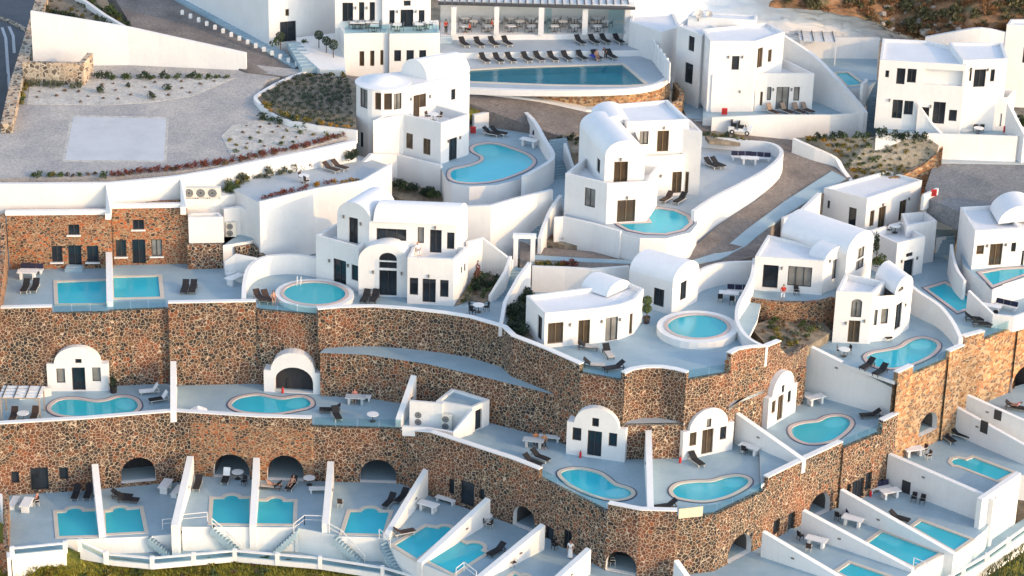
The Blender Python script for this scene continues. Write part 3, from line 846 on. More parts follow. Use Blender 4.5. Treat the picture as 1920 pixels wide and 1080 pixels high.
slab('shoulder_ledge', [(*proj(V((p.x, p.y, 10.63))), 10.63) for p in [UW[29], tCe, UW[33], UW[32], UW[31], UW[30]]], 10.3, CEMENT2)

# ---- terraces (thin floors; their walls stand in front)
def at_z(q, z): return [(*proj(V((p.x, p.y, z))), z) for p in q]
lw_in = off(LW, 0.3)
slab('left_pool_terrace', [(-60, 880, L0A), (340, 880, L0A), (342, 1000, L0A), (276, 1006, L0A), (124, 1012, L0A), (124, 1036, L0A), (22, 1046, L0A), (10, 960, L0A), (-60, 960, L0A)], L0A - 2.2, [CEMENT, TRIMW], holes=hA)
slab('pool_terrace', [(341, 850, L0), (800, 850, L0), (960, 920, L0), (1300, 1060, L0), (1480, 930, L0), (1660, 850, L0), (1680, 890, L0), (1860, 972, L0), (1850, 992, L0), (1824, 1013, L0), (1792, 1037, L0), (1770, 1040, L0), (1720, 1066, L0), (1560, 1180, L0), (1000, 1180, L0), (852, 1082, L0), (782, 1054, L0), (738, 1026, L0), (718, 1008, L0), (642, 1006, L0), (553, 989, L0), (390, 988, L0), (341, 988, L0)], L0 - 2.4, [CEMENT, TRIMW], holes=hB)
slab('cave_terrace', at_z(lw_in, L1) + [(1560, 800, L1), (1500, 740, L1), (1200, 780, L1), (900, 720, L1), (400, 690, L1), (-60, 690, L1)], L1 - 0.35, [CEMENT, TRIMW], holes=hC)
rw_in = off(RW, 0.3)
slab('kidney_pool_terrace', at_z(rw_in, L1R) + [(1720, 740, L1R), (1520, 700, L1R), (1430, 760, L1R), (1424, 830, L1R)], L1R - 0.35, [CEMENT, TRIMW], holes=hD)
r2_in = off(R2, 0.3)
slab('upper_right_terrace', at_z(r2_in, L2R) + [(1990, 520, L2R), (1800, 500, L2R), (1690, 440, L2R), (1560, 560, L2R), (1520, 640, L2R), (1506, 655, L2R)], L2R - 0.35, [CEMENT, TRIMW], holes=hE)
uw_in = off(UW[:31], 0.3)
slab('villa_terrace', at_z(uw_in, L2) + [(1400, 640, L2), (1420, 600, L2), (1440, 510, L2), (1330, 480, L2), (1000, 520, L2), (900, 470, L2), (480, 450, L2), (-60, 470, L2)], L2 - 0.35, [CEMENT, TRIMW], holes=hF)
# side terraces at far right
slab('arch_terrace', [(1665, 830, LA4), (1700, 780, LA4), (1760, 780, LA4), (1990, 850, LA4), (1990, 900, LA4), (1905, 889, LA4), (1872, 906, LA4), (1836, 945, LA4), (1668, 870, LA4)], LA4 - 2.6, [CEMENT, TRIMW], holes=hA4)
slab('end_terrace', [(1830, 745, 4.0), (1990, 700, 4.0), (1990, 830, 4.0), (1880, 790, 4.0)], 1.0, [CEMENT, TRIMW])

# ---- plateau, roads, beds
def sheet(name, pts, mat, th=1.5, kind='structure', label=None, cat=None):
    """ground sheet from world points"""
    q = ccw(pts)
    m = MB()
    m.strip([p - V((0, 0, th)) for p in q], q, 0, True)
    m.tess([q], 0)
    return tag(m.build(name, mat), label, cat, None, kind)
def onplane(pts, dz=0.0): return [PL(x, y, dz) for x, y in pts]
sheet('gravel_plateau', onplane([(-40, 334), (200, 331), (330, 322), (500, 298), (668, 252), (668, 200), (480, 185), (500, 150), (580, 132), (440, 118), (60, 120), (36, 190), (-40, 300)]), GRAVEL, 3)
sheet('concrete_pad', onplane([(138, 219), (312, 222), (307, 301), (122, 300)], 0.02), PADM, 0.1)
sheet('pad_border', onplane([(133, 216), (317, 219), (312, 304), (116, 303)], 0.01), SAND, 0.1)
sheet('sand_bed', onplane([(50, 195), (56, 160), (170, 148), (440, 146), (420, 155), (360, 180), (280, 192), (200, 197)], 0.03), SAND, 0.1)
sheet('stony_bed', onplane([(432, 290), (415, 255), (435, 235), (500, 222), (600, 240), (668, 250), (560, 282), (470, 302)], 0.03), SAND, 0.1)
zR = PL(460, 128).z
sheet('cobbled_road', PP([(200, -30, zR + 2.6), (330, -30, zR + 2.4), (450, 60, zR + 1.0), (572, 128, zR - 0.2), (660, 142, 24.0), (880, 165, 22.9), (1010, 190, 22.2), (1110, 205, 21.4), (1110, 246, 20.6), (1046, 254, 20.3), (950, 220, 21.4), (880, 194, 22.4), (640, 160, 24.0), (540, 145, zR - .15), (462, 134, zR + 0.02), (250, 55, zR + 1.4)]), PAVING, 2)
sheet('villa_road', PP([(975, 452, 16), (1000, 462, 16), (1090, 470, 16), (1180, 478, 16), (1290, 470, 16.2), (1310, 455, 16.4), (1350, 420, 16.7), (1420, 375, 17.2), (1462, 335, 17.6), (1466, 300, 18.2), (1440, 275, 18.8), (1380, 255, 19.4), (1305, 242, 20), (1290, 222, 20.3), (1380, 226, 20), (1500, 252, 18.9), (1560, 290, 18), (1600, 330, 17.3), (1450, 420, 16.5), (1420, 480, 15.95), (1300, 506, 15.9), (1100, 506, 15.9), (975, 500, 15.9)]), PAVING, 2)
sheet('gutter_path', PP([(1000, 478, 16.03), (1100, 484, 16.03), (1200, 488, 16.03), (1290, 490, 16.03), (1350, 472, 16.1), (1400, 430, 16.6), (1470, 378, 17.1), (1560, 320, 17.65), (1586, 334, 17.4), (1500, 385, 16.95), (1440, 425, 16.6), (1400, 460, 16.2), (1350, 486, 16.03), (1290, 498, 16), (1200, 495, 16), (1100, 491, 16), (1000, 486, 16)]), CEMENT, 0.3)
sheet('east_road', PP([(1735, 352, 17.0), (1752, 302, 18.6), (1990, 306, 18.6), (1990, 398, 16.8), (1880, 402, 16.6), (1800, 398, 16.7), (1745, 374, 17.0)]), DGRAVEL, 2)
sheet('east_road_kerb', PP([(1745, 286, 18.75), (1990, 290, 18.75), (1990, 308, 18.65), (1752, 304, 18.65)]), CEMENT2, 0.5)
# dark lane beyond the boundary wall at the far left
sheet('dark_lane', PP([(-80, -40, 21), (120, -40, 21), (60, 60, 20), (0, 260, 18), (-80, 300, 18)]), ASPHALT, 1)
sheet('upper_dry_bed', PP([(60, 18, zR + 1.3), (70, -20, zR + 2.2), (150, -20, zR + 2.2), (245, 52, zR + 1.4), (150, 42, zR + 1.3)]), SOIL, 2)
# pool deck
sheet('pool_deck', PP([(820, 60, LP), (1190, 60, LP), (1256, 150, LP), (1240, 162, LP), (1180, 170, LP), (1060, 170, LP), (880, 163, LP), (820, 160, LP)]), CEMENT2, 0.4) if False else slab('pool_deck', [(815, 60, LP), (1195, 60, LP), (1254, 140, LP), (1240, 156, LP), (1200, 165, LP), (1120, 168, LP), (1020, 168, LP), (880, 163, LP), (815, 158, LP)], LP - 0.4, [CEMENT2, TRIMW], holes=hI)
# hill with dry scrub behind
def hillsheet(name, rows, mat, jit=0.7, sub=5, kind='structure', label=None, cat=None):
    rr = [cr(PP(r), sub) for r in rows]
    n = min(len(r) for r in rr); out = []
    for k in range(len(rr) - 1):
        for j in range(sub):
            t = j / sub
            out.append([rr[k][i].lerp(rr[k + 1][i], t) for i in range(n)])
    out.append(rr[-1][:n])
    rnd = random.Random(3)
    for r in out:
        for q in r: q += V(((rnd.random() - .5) * jit, (rnd.random() - .5) * jit, (rnd.random() - .5) * jit))
    m = MB()
    for a, b in zip(out, out[1:]): m.strip(a, b)
    return tag(m.build(name, mat, None, True), label, cat, None, kind)
hillsheet('scrub_hill', [[(1440, 10, 29.5), (1560, 26, 28.6), (1650, 46, 27.3), (1700, 70, 26), (1760, 80, 26.5), (1830, 72, 27.5), (1990, 66, 28)], [(1450, -6, 30.2), (1560, 6, 29.4), (1650, 22, 28.3), (1700, 44, 27.2), (1760, 52, 27.7), (1840, 42, 28.8), (1990, 22, 29.8)], [(1440, -60, 33), (1560, -50, 32), (1650, -40, 31), (1700, -30, 30.5), (1760, -30, 31), (1840, -30, 31.8), (1990, -30, 32.2)], [(1400, -160, 38), (1560, -160, 38), (1650, -160, 38), (1700, -160, 38), (1760, -160, 38), (1840, -160, 38), (2020, -160, 38)]], SCRUB, 0.55, 6)
ROCKW = plaster('whitewashed_rock', (0.88, 0.87, 0.86), (0.80, 0.80, 0.79), (0.66, 0.63, 0.58))
hillsheet('whitewashed_cliff', [[(1170, 80, 24.5), (1300, 76, 24.5), (1420, 78, 24.5), (1500, 82, 24.5), (1600, 82, 24.5), (1700, 80, 24.5)], [(1175, 30, 27.2), (1300, 36, 26.7), (1420, 40, 26.6), (1500, 44, 26.6), (1600, 50, 26.3), (1700, 64, 25.2)], [(1180, -40, 31), (1300, -40, 30.6), (1420, -14, 29.4), (1490, 8, 28.5), (1600, 20, 27.9), (1700, 56, 25.6)], [(1180, -90, 33), (1300, -60, 31.4), (1420, -24, 29.8), (1490, 3, 28.7), (1600, 12, 28.2), (1705, 48, 25.9)]], ROCKW, 0.5, 7)
# grass slope below the front walls
GRASS = ground('wild_grass', [(0.05, 0.075, 0.01), (0.10, 0.115, 0.015), (0.20, 0.17, 0.02), (0.07, 0.09, 0.015), (0.26, 0.15, 0.03)], 0.45, fine=3.0, bs=0.8)
hillsheet('grass_slope', [[(-60, 1150, -5), (110, 1150, -5), (200, 1150, -5.5), (300, 1150, -6), (700, 1150, -6), (1200, 1190, -7), (1960, 1240, -8)], [(-60, 1058, -.9), (110, 1066, -1.2), (200, 1074, -2.0), (300, 1076, -2.2), (700, 1092, -2.3), (1200, 1140, -2.6), (1960, 1140, -4)], [(-60, 960, 0), (110, 1020, -.45), (190, 1045, -1.75), (300, 1040, -1.75), (700, 1050, -1.8), (1200, 1090, -2.2), (1960, 1000, -3)]], GRASS, 0.22, 8)
# ================================================================ VILLAS
def villa(name, label, px, py, z, cat='villa'):
    return thing(name, label, cat, P(px, py, z))
def VT(root, A, B, Cb, z, rise, **k):
    return vault(root, P(A[0], A[1], z), P(B[0], B[1], z), P(Cb[0], Cb[1], z), rise, **k)
# ---- villa with the round bay (A)
r = villa('white_villa', 'white villa with a round bay of windows and a barrel roof beside the curved pool', 745, 300, LAH)
block(r, [(757, 164), (881, 138), (832, 125), (690, 141)], 27.0, LAH, [(775, 177, 799, 220, 'd', 'b'), (846, 167, 854, 187, 'w')], para=0, lamps=[(770, 186), (806, 181)])
VT(r, (752, 138), (801, 150), (832, 124), 27.0, 1.9)
zl = top(826, 308, LAH, 231)
block(r, [(700, 226), (757, 215), (827, 231), (880, 214), (820, 196), (740, 205)], zl, LAH - 3.4, [(761, 250, 774, 279, 'w', 'b'), (793, 260, 807, 290, 'w', 'b'), (842, 259, 857, 304, 'd')], para=0.95, lamps=[(840, 265), (862, 258)])
cc = P(718, 155, 27.0); rr_ = 49 / 16.6
angs = [-110, -64, -28, -19, 1, 23, 47, 75, 110, 150, 190, 220]
tq = [cc + V((math.sin(R(a)) * rr_, -math.cos(R(a)) * rr_, 0)) for a in angs]
block(r, tq, 27.0, LAH - 3.4, [(675, 167, 694, 203, 'w', 'c'), (703, 174, 718, 206, 'w', 'b'), (720, 175, 736, 206, 'w', 'b'), (738, 175, 753, 205, 'w', 'c'), (675, 248, 681, 276, 'w'), (699, 252, 715, 286, 'w'), (727, 251, 735, 284, 'w')], para=0)
m = MB(); m.lathe(cc, [(rr_ * 0.98, 0.02), (rr_ * 0.98, 0.12), (rr_ * .8, 0.18), (rr_ * .68, 0.24), (rr_ * .5, 0.5), (rr_ * .25, 0.72), (0.01, 0.8)], 28); m.build('roof', ROOFW, r, True)
slab('villa_a_terrace', [(690, 284, LAH), (745, 291, LAH), (826, 310, LAH), (834, 331, LAH), (848, 344, LAH), (880, 350, LAH), (930, 347, LAH), (970, 337, LAH), (1005, 322, LAH), (1033, 303, LAH), (1036, 285, LAH), (1021, 255, LAH), (1000, 222, LAH), (970, 203, LAH), (930, 205, LAH), (820, 200, LAH), (680, 230, LAH)], 16.6, [CEMENT, WHITE], holes=hH)
wall('parapet_wall', 'curved white parapet round the terrace of the villa with the round bay', [(985, 331, 21), (1015, 315, 21.1), (1037, 300, 21.2), (1040, 286, 21.3), (1026, 262, 21.5), (1002, 222, 21.7), (972, 200, 21.8), (940, 203, 21.8), (886, 214, 21.6)], LAH - 3.2, 0.45, smooth=4)
wall('garden_wall', 'white sloping wall left of the round bay villa above the dry planting', [(675, 312, 20.3), (697, 289, 21.2), (745, 291, 20.4), (826, 311, 20.3)], 17.2, 0.4)
# ---- plateau edge wall and the lounger terrace below it
wall('plateau_wall', 'long white retaining wall along the gravel plateau with red shrubs above', [(-60, 346, 22.1), (100, 345, 22.1), (205, 344, 22.1), (290, 336, 22.1), (335, 331, 22.15), (400, 320, 22.2), (480, 303, 22.3), (560, 287, 22.5), (620, 275, 22.7), (668, 264, 22.8)], 18.0, 0.5)
LT = 20.6
slab('lounger_terrace', [(432, 352, LT), (487, 381, LT), (540, 368, LT), (597, 356, LT), (640, 348, LT), (680, 342, LT), (735, 312, LT), (668, 290, LT), (560, 300, LT), (450, 322, LT)], 14.0, [CEMENT2, WHITE])
wall('parapet_wall', 'low white parapet in front of the two brown loungers on the upper terrace', [(487, 379, 20.9), (540, 366, 20.9), (597, 353, 20.9), (640, 346, 21.0), (680, 339, 21.1), (735, 307, 21.5)], 14.1, 0.25)
# ---- red stone house (two parts)
r = villa('stone_house', 'left part of the red lava stone house with a flat roof and table outside', 110, 503, L2, 'stone house')
zs = top(140, 505, L2, 404)
def sills(root, ops, wallpts, z, mat=TRIMW): pass
block(r, [(12, 404), (208, 402), (208, 388), (12, 390)], zs, L2, [(97, 461, 117, 491, 'w'), (163, 461, 185, 491, 'w'), (128, 460, 153, 503, 'd'), (128, 421, 149, 440, 'w')], para=0, mats=[STONE_R, CREAM])
def coping_strip(root, pts, z, h, t, mat=TRIMW, name='coping'):
    m = MB(); q = PP(pts, z); q2 = shift(off(q, -0.07), h); wallmesh(m, q2, [p.z - h + 0.004 for p in q2], t); m.build(name, mat, root)
coping_strip(r, [(10, 404), (209, 402)], zs, 0.42, 0.6)
m = MB()
for x0, x1, y in ((95, 119, 492), (161, 187, 491), (127, 150, 441)):
    a, b = P(x0, y, L2), P(x1, y, L2)
def sill(root, face_a, face_b, z, rect):
    F = Face(P(face_a[0], face_a[1], z), P(face_b[0], face_b[1], z))
    h = F.hit((rect[0] + rect[2]) / 2, rect[3]); a = F.hit(rect[0], rect[3]); b = F.hit(rect[2], rect[3])
    m = MB(); m.box(F.at((a[0] + b[0]) / 2, h[1] - 0.06, 0.06), (abs(b[0] - a[0]) + 0.3, 0.36, 0.12), math.atan2(F.d.y, F.d.x)); m.build('sill', TRIMW, root)
for rc in ((97, 461, 117, 491), (163, 461, 185, 491), (128, 421, 149, 440)): sill(r, (12, 404), (208, 402), zs, rc)
m = MB(); F = Face(P(12, 404, zs), P(208, 402, zs)); h = F.hit(140, 500)
m.box(F.at(h[0], L2 + .15, .45), (1.7, 0.9, 0.3)); m.box(F.at(h[0], L2 + .35, .3), (1.5, 0.6, 0.16)); m.build('doorstep', CEMENT, r)
r = villa('stone_house', 'right part of the red lava stone house with three tall dark openings in a row', 260, 498, L2, 'stone house')
zs2 = top(250, 498, L2, 392)
block(r, [(209, 391), (351, 389), (346, 374), (209, 377)], zs2, L2, [(217, 450, 237, 481, 'w', 'k'), (248, 449, 273, 494, 'd'), (284, 449, 304, 480, 'w', 'c'), (249, 412, 270, 430, 'w')], para=0, mats=[STONE_R, CREAM])
coping_strip(r, [(208, 391), (352, 389)], zs2, 0.36, 0.6)
for rc in ((217, 450, 237, 481), (284, 449, 304, 480), (249, 412, 270, 430)): sill(r, (209, 391), (351, 389), zs2, rc)
wall('fin_wall', 'white fin wall between the two flat roofs of the red stone house', [(197, 401, zs + .3), (208, 401, zs + .3), (208, 346, 22.0)], zs - .3, 0.5)
wall('fin_wall', 'white fin wall at the right end of the red stone house roof', [(338, 388, zs2 + .3), (349, 388, zs2 + .3), (347, 332, 22.0)], zs2 - .5, 0.5)
stonewall('red stone wall closing the left end of the upper pool terrace', [(0, 580, 15), (13, 508, 15), (12, 430, 18)], 13.5, [15.5, 17, 19.6], mat=STONE_R)
r = villa('white_outbuilding', 'small white outbuilding on a dark stone base right of the red stone house', 385, 500, L2, 'outbuilding')
zo = 16.5
block(r, [(353, 408), (419, 407), (410, 398), (352, 399)], top(385, 456, zo, 408), zo, para=0.15, mats=[WHITE, CREAM])
m = MB(); q = [P(351, 460, zo), P(420, 459, zo)]; q = [q[0], q[1], P(440, 445, zo), P(352, 440, zo)]; m.prism(q, L2 - .2); m.build('stone_base', STONE, r)
slab('service_ledge', [(418, 460, zo), (470, 452, zo), (490, 440, zo), (440, 425, zo), (418, 440, zo)], 13.5, [CEMENT, WHITE])
wall('yard_wall', 'white wall behind the cooling unit on the ledge right of the outbuilding', [(420, 392, 19.4), (450, 388, 19.4), (486, 400, 19.2)], 14, 0.4)
wall('yard_wall', 'white wall with three cooling boxes standing on it', [(346, 373, 20.2), (400, 371, 20.2), (450, 362, 20.2)], 16, 1.6)
wall('curved_wall', 'white curved wall round the back of the round raised pool at the left villa', [(461, 560, 14.7), (462, 532, 15.2), (470, 502, 15.8), (490, 485, 16), (520, 479, 16), (560, 479, 16), (600, 486, 16)], L2 - .1, 0.4, smooth=4)
wall('ramp_wall', 'white sloping wall on the dark stones beside the outbuilding', [(421, 490, 15.5), (440, 478, 16.2), (480, 486, 16.0)], 13.8, 0.4)
stonewall('dark stone planter wall right of the outbuilding', [(440, 462, 16.3), (470, 458, 16.3), (492, 478, 15.6)], 13.8, [16.2, 16.2, 15.4])
# ---- villa B
r = villa('white_villa', 'white villa with crossing barrel roofs above the round pool and balcony guest', 730, 555, L2)
ze = 21.0
zb_ = top(851, 574, L2, 487)
block(r, [(692, 414), (856, 422), (877, 399), (720, 384)], ze, L2, [(706, 429, 762, 451, 'w'), (783, 426, 795, 456, 'w', 'c'), (806, 431, 828, 474, 'd'), (838, 436, 852, 467, 'w')], para=0, lamps=[(816, 427)])
VT(r, (856, 422), (877, 399), (700, 416), ze, 1.5)
block(r, [(632, 401), (694, 414), (745, 388), (680, 372)], ze, L2, [(654, 407, 671, 456, 'd')], para=0, lamps=[(645, 405), (677, 420)])
VT(r, (632, 401), (694, 414), (680, 372), ze, 1.5)
block(r, [(592, 441), (672, 463), (705, 440), (640, 414)], zb_ - .1, L2, [(625, 487, 649, 536, 'd', 'k'), (659, 497, 672, 526, 'w')], para=0.95, lamps=[(618, 489), (653, 498)])
block(r, [(764, 482), (851, 487), (878, 463), (780, 448)], zb_, L2, [(768, 521, 784, 553, 'w'), (792, 523, 817, 567, 'd'), (825, 525, 841, 557, 'w'), (864, 500, 867, 512, 'w'), (870, 494, 873, 508, 'w')], para=0.95, lamps=[(804, 518)])
zc = 17.6
block(r, [(672, 488), (764, 492), (785, 466), (700, 462)], zc, L2, [(711, 507, 744, 554, 'd'), (711, 491, 744, 503, 'w')], para=-1, lamps=[(700, 510), (753, 513)])
VT(r, (672, 488), (764, 492), (700, 462), zc, 1.75, ops=[(711, 474, 744, 489, 'a')])
wall('yard_wall', 'tall white wall between the twin barrel villa and the stairs', [(878, 455, 18.5), (905, 447, 18.6), (960, 490, 16.8)], 13.8, 0.35)
wall('yard_wall', 'white wall behind the twin barrel villa below the curved pool', [(868, 388, 20.0), (921, 386, 20.2), (963, 374, 20.4), (1037, 356, 20.3)], 14.5, 0.4)
slab('back_yard', [(880, 460, 16), (925, 440, 16), (1000, 455, 16), (1037, 400, 16), (920, 420, 16), (870, 430, 16)], 14, [CEMENT, WHITE])
m = MB()
# ---- villa C
r = villa('white_villa', 'white villa with an arched upper bay standing over the half-round pool', 1170, 418, LC)
zt1 = top(1170, 418, LC, 342)
block(r, [(1060, 325), (1139, 344), (1215, 340), (1235, 312), (1100, 292)], zt1, LC - 2.5, [(1096, 353, 1116, 388, 'w', 'c'), (1157, 375, 1191, 416, 'd', 'b')], para=0.9, lamps=[(1176, 371)])
block(r, [(1135, 292), (1210, 290), (1188, 240), (1087, 236)], 25.3, LC, [(1151, 303, 1177, 343, 'd', 'b'), (1119, 297, 1125, 324, 'w')], para=-1, lamps=[(1164, 299)])
VT(r, (1135, 292), (1210, 290), (1087, 236), 25.3, 1.5)
zt3 = top(1280, 366, LC, 290)
block(r, [(1208, 294), (1282, 290), (1300, 262), (1205, 262)], zt3, LC, [(1260, 322, 1281, 362, 'd', 'b'), (1209, 325, 1217, 371, 'd', 'b')], para=0.9, lamps=[(1239, 330)])
block(r, [(1176, 228), (1292, 224), (1252, 187), (1140, 196)], 26.4, LC, [(1199, 246, 1216, 271, 'w', 'c'), (1232, 245, 1254, 284, 'd', 'b')], para=0.35, lamps=[(1245, 240)])
VT(r, (1124, 238), (1180, 230), (1108, 210), 25.9, 0.9)
block(r, [(1280, 242), (1317, 247), (1294, 224), (1262, 226)], 25.4, LC, [(1284, 322, 1291, 362, 'd', 'b')], para=0.3)
slab('villa_c_terrace', [(1050, 372, LC), (1062, 408, LC), (1110, 421, LC), (1160, 435, LC), (1200, 446, LC), (1250, 447, LC), (1295, 436, LC), (1308, 419, LC), (1305, 402, LC), (1345, 378, LC), (1400, 350, LC), (1440, 326, LC), (1466, 300, LC), (1464, 281, LC), (1445, 270, LC), (1400, 265, LC), (1310, 266, LC), (1090, 300, LC)], 15.6, [CEMENT2, WHITE], holes=hG)
wall('parapet_wall', 'long curved white parapet along the cobbled road in front of the middle villa', [(1303, 396, 19.7), (1340, 371, 19.7), (1395, 343, 19.7), (1440, 318, 19.7), (1466, 294, 19.8), (1467, 279, 19.8), (1446, 267, 19.8), (1400, 262, 19.8), (1350, 257, 19.8), (1316, 252, 19.9)], 15.7, 0.4, smooth=4)
wall('parapet_wall', 'white wall under the half-round pool beside the red flower bed', [(1015, 447, 17.6), (1022, 425, 18.2), (1036, 392, 19.2), (1054, 366, 19.7)], 15.6, 0.35, smooth=3)
wall('parapet_wall', 'low white wall in front of the arched bay villa and its pool steps', [(1040, 408, 19.0), (1056, 407, 19.0), (1110, 419, 18.9), (1163, 434, 18.8)], 15.7, 0.3)
# ---- stairs between villas
def stairs(name, label, a0, a1, b0, b1, n, mat=STEPC, th=0.5):
    """steps from edge a (bottom; pixel,z) to edge b (top)"""
    A0, A1, B0, B1 = (P(*q) for q in (a0, a1, b0, b1))
    m = MB()
    for i in range(n):
        t0, t1 = i / n, (i + 1) / n
        z = A0.z + (B0.z - A0.z) * t1
        q = [A0.lerp(B0, t0), A1.lerp(B1, t0), A1.lerp(B1, t1), A0.lerp(B0, t1)]
        q = ccw([V((p.x, p.y, z)) for p in q])
        lo = A0.z + (B0.z - A0.z) * t0 - th
        m.strip([V((p.x, p.y, lo)) for p in q], q, 1, True); m.tess([q], 0)
    return tag(m.build(name, [mat, CEMENT]), label, 'stairs')
stairs('outdoor_stairs', 'grey stairs climbing left of the middle villa from the cobbled road', (990, 446, 16.05), (1014, 450, 16.05), (1044, 372, 18.6), (1068, 372, 18.6), 16)
stairs('outdoor_stairs', 'upper flight of grey stairs between the two pool villas', (1040, 335, 18.7), (1080, 330, 18.7), (1030, 262, 21), (1062, 258, 21), 14)
slab('stair_landing', [(1030, 375, 18.65), (1072, 372, 18.65), (1084, 328, 18.65), (1038, 334, 18.65), (1000, 352, 18.65)], 16, [CEMENT, WHITE])
wall('stair_wall', 'white stair wall right of the upper flight between the pool villas', [(1086, 338, 19.3), (1062, 268, 21.6)], 17, 0.3)
stairs('outdoor_stairs', 'grey stairs going down to the left of the central house garden', (930, 562, L2), (952, 566, L2), (963, 502, 16), (985, 502, 16), 12)
wall('stair_wall', 'white wall left of the lower stairs beside the planted slope', [(920, 556, 14.6), (950, 508, 16.6), (960, 480, 17.2)], 13.9, 0.3)
wall('stair_wall', 'white wall right of the lower stairs, curving up to the white gate', [(942, 612, 14.9), (950, 566, 15.2), (975, 520, 16.8), (996, 492, 17.4)], 13.9, 0.35)
# white gateway
r = thing('gateway', 'white square gateway at the head of the lower stairs', 'gateway', P(978, 490, 16))
m = MB()
a, b = P(966, 500, 15.6), P(998, 500, 15.6)
for q in (a, b): m.box((q.x, q.y, 17.0), (0.45, 0.6, 3.2))
m.build('post', TRIMW, r)
m = MB(); m.box(((a.x + b.x) / 2, (a.y + b.y) / 2, 18.78), (b.x - a.x + 0.6, 0.62, 0.36)); m.build('lintel', TRIMW, r)
# ---- central low house J
r = villa('white_villa', 'low white villa with four tall dark openings behind the crossed loungers', 1100, 655, L2)
zj = top(1021, 653, L2, 587)
block(r, [(987, 554), (1022, 587), (1120, 578), (1165, 571), (1191, 561), (1207, 541), (1180, 530), (1095, 540)], zj, L2, [(1008, 592, 1016, 637, 'w'), (1027, 605, 1056, 644, 'w', 'b'), (1084, 600, 1106, 648, 'd', 'b'), (1135, 595, 1158, 645, 'd', 'c'), (1180, 588, 1186, 626, 'w', 'b')], para=0.45, lamps=[(1069, 609), (1128, 603), (1164, 599)])
VT(r, (1138, 557), (1182, 538), (1090, 541), zj - .35, 1.1)
block(r, [(1180, 507), (1262, 530), (1311, 505), (1235, 480)], 17.3, L2, [(1225, 541, 1245, 574, 'w'), (1276, 528, 1287, 561, 'w')], para=-1)
VT(r, (1262, 530), (1311, 505), (1180, 507), 17.3, 1.4)
wall('garden_wall', 'white curved wall behind the table with black chairs on the central terrace', [(1311, 512, 16.2), (1325, 502, 16.3), (1360, 493, 16.3), (1414, 491, 16.3)], L2 - .1, 0.35, smooth=3)
wall('garden_wall', 'white wall along the road behind the central low villa', [(998, 500, 16.6), (1060, 502, 16.6), (1110, 505, 16.6), (1180, 500, 16.6)], 13.9, 0.35)
# ---- right-hand group G, H, F, I
L3 = 14.2
slab('guest_terrace', [(1410, 562, L3), (1440, 567, L3), (1500, 569, L3), (1540, 567, L3), (1566, 560, L3), (1570, 500, L3), (1440, 480, L3), (1416, 520, L3)], 12, [CEMENT, WHITE])
stonewall('curved tan stone wall below the terrace of the red-dressed guest', [(1407, 563, L3), (1440, 568, L3), (1475, 570, L3), (1510, 570, L3), (1540, 568, L3), (1566, 561, L3)], 10.6, L3 + .1, mat=STONE_R)
wall('curved_wall', 'tall curved white wall between the central terrace and the right villas', [(1440, 650, 14.9), (1412, 636, 15.1), (1394, 618, 15.2), (1385, 595, 15.4), (1388, 570, 15.6), (1402, 543, 15.9), (1414, 515, 16.4), (1418, 484, 17)], 13.0, 0.35, smooth=4)
sheet('planted_hollow', PP([(1405, 612, 12.6), (1440, 650, 12.3), (1480, 668, 12.0), (1514, 650, 12), (1560, 622, 11.8), (1540, 600, 12.2), (1450, 596, 12.6)]), SOIL, 1)
r = villa('white_villa', 'white villa with a long barrel roof and tall window in its right gable', 1500, 547, L3)
block(r, [(1416, 480), (1545, 490), (1568, 470), (1440, 440)], 17.7, L3 - .1, [(1430, 497, 1459, 540, 'o'), (1477, 500, 1522, 537, 'w', 'c')], para=0.3, lamps=[(1466, 503)])
block(r, [(1465, 436), (1588, 478), (1638, 450), (1510, 412)], 18.0, L2R, [(1609, 452, 1621, 483, 'w', 'c'), (1605, 487, 1619, 504, 'w', 'c')], para=-1)
VT(r, (1588, 478), (1638, 450), (1465, 436), 18.0, 1.6)
block(r, [(1546, 493), (1592, 476), (1560, 466), (1516, 480)], 17.4, L2R, [(1561, 480, 1576, 521, 'd', 'c')], para=-1, lamps=[(1556, 486)])
VT(r, (1546, 493), (1592, 476), (1516, 480), 17.4, 1.2)
r = villa('white_villa', 'white villa with arched windows one above the other facing the kidney pool', 1600, 642, L2R)
zh = top(1600, 643, L2R, 547)
block(r, [(1568, 546), (1637, 549), (1660, 528), (1585, 512)], zh, L2R - .2, [(1596, 561, 1616, 595, 'a', 'c'), (1590, 601, 1612, 642, 'd', 'b')], para=0.6, lamps=[(1586, 606), (1621, 602)])
block(r, [(1632, 556), (1678, 553), (1712, 532), (1650, 506)], 15.7, L2R - .2, [(1639, 581, 1645, 610, 'w', 'c'), (1652, 579, 1665, 607, 'w', 'c'), (1679, 570, 1690, 615, 'd')], para=-1, lamps=[(1697, 572)])
VT(r, (1678, 553), (1712, 532), (1640, 524), 15.7, 1.3, ops=[(1684, 538, 1694, 552, 'a', 'c')])
r = villa('white_villa', 'white cubic villa with a roof patio and balcony behind the barrel-roofed villa', 1700, 510, L2R)
zf1 = top(1700, 516, L2R, 447)
block(r, [(1628, 432), (1683, 456), (1735, 443), (1690, 415)], zf1, L2R - .2, [(1694, 487, 1712, 521, 'o'), (1699, 474, 1711, 481, 'w')], para=0.85, lamps=[(1690, 490), (1719, 484)])
zf2 = zf1 + 2.6
block(r, [(1545, 352), (1626, 372), (1729, 338), (1662, 320)], zf2, L2R, [(1551, 376, 1556, 391, 'w'), (1590, 389, 1605, 430, 'o'), (1631, 395, 1639, 424, 'w', 'b'), (1647, 388, 1660, 427, 'd', 'b'), (1686, 376, 1699, 412, 'd', 'b')], para=0.3, lamps=[(1655, 384), (1704, 373)])
block(r, [(1700, 424), (1757, 414), (1735, 396), (1690, 400)], zf1 + .5, L2R - .2, para=0.9)
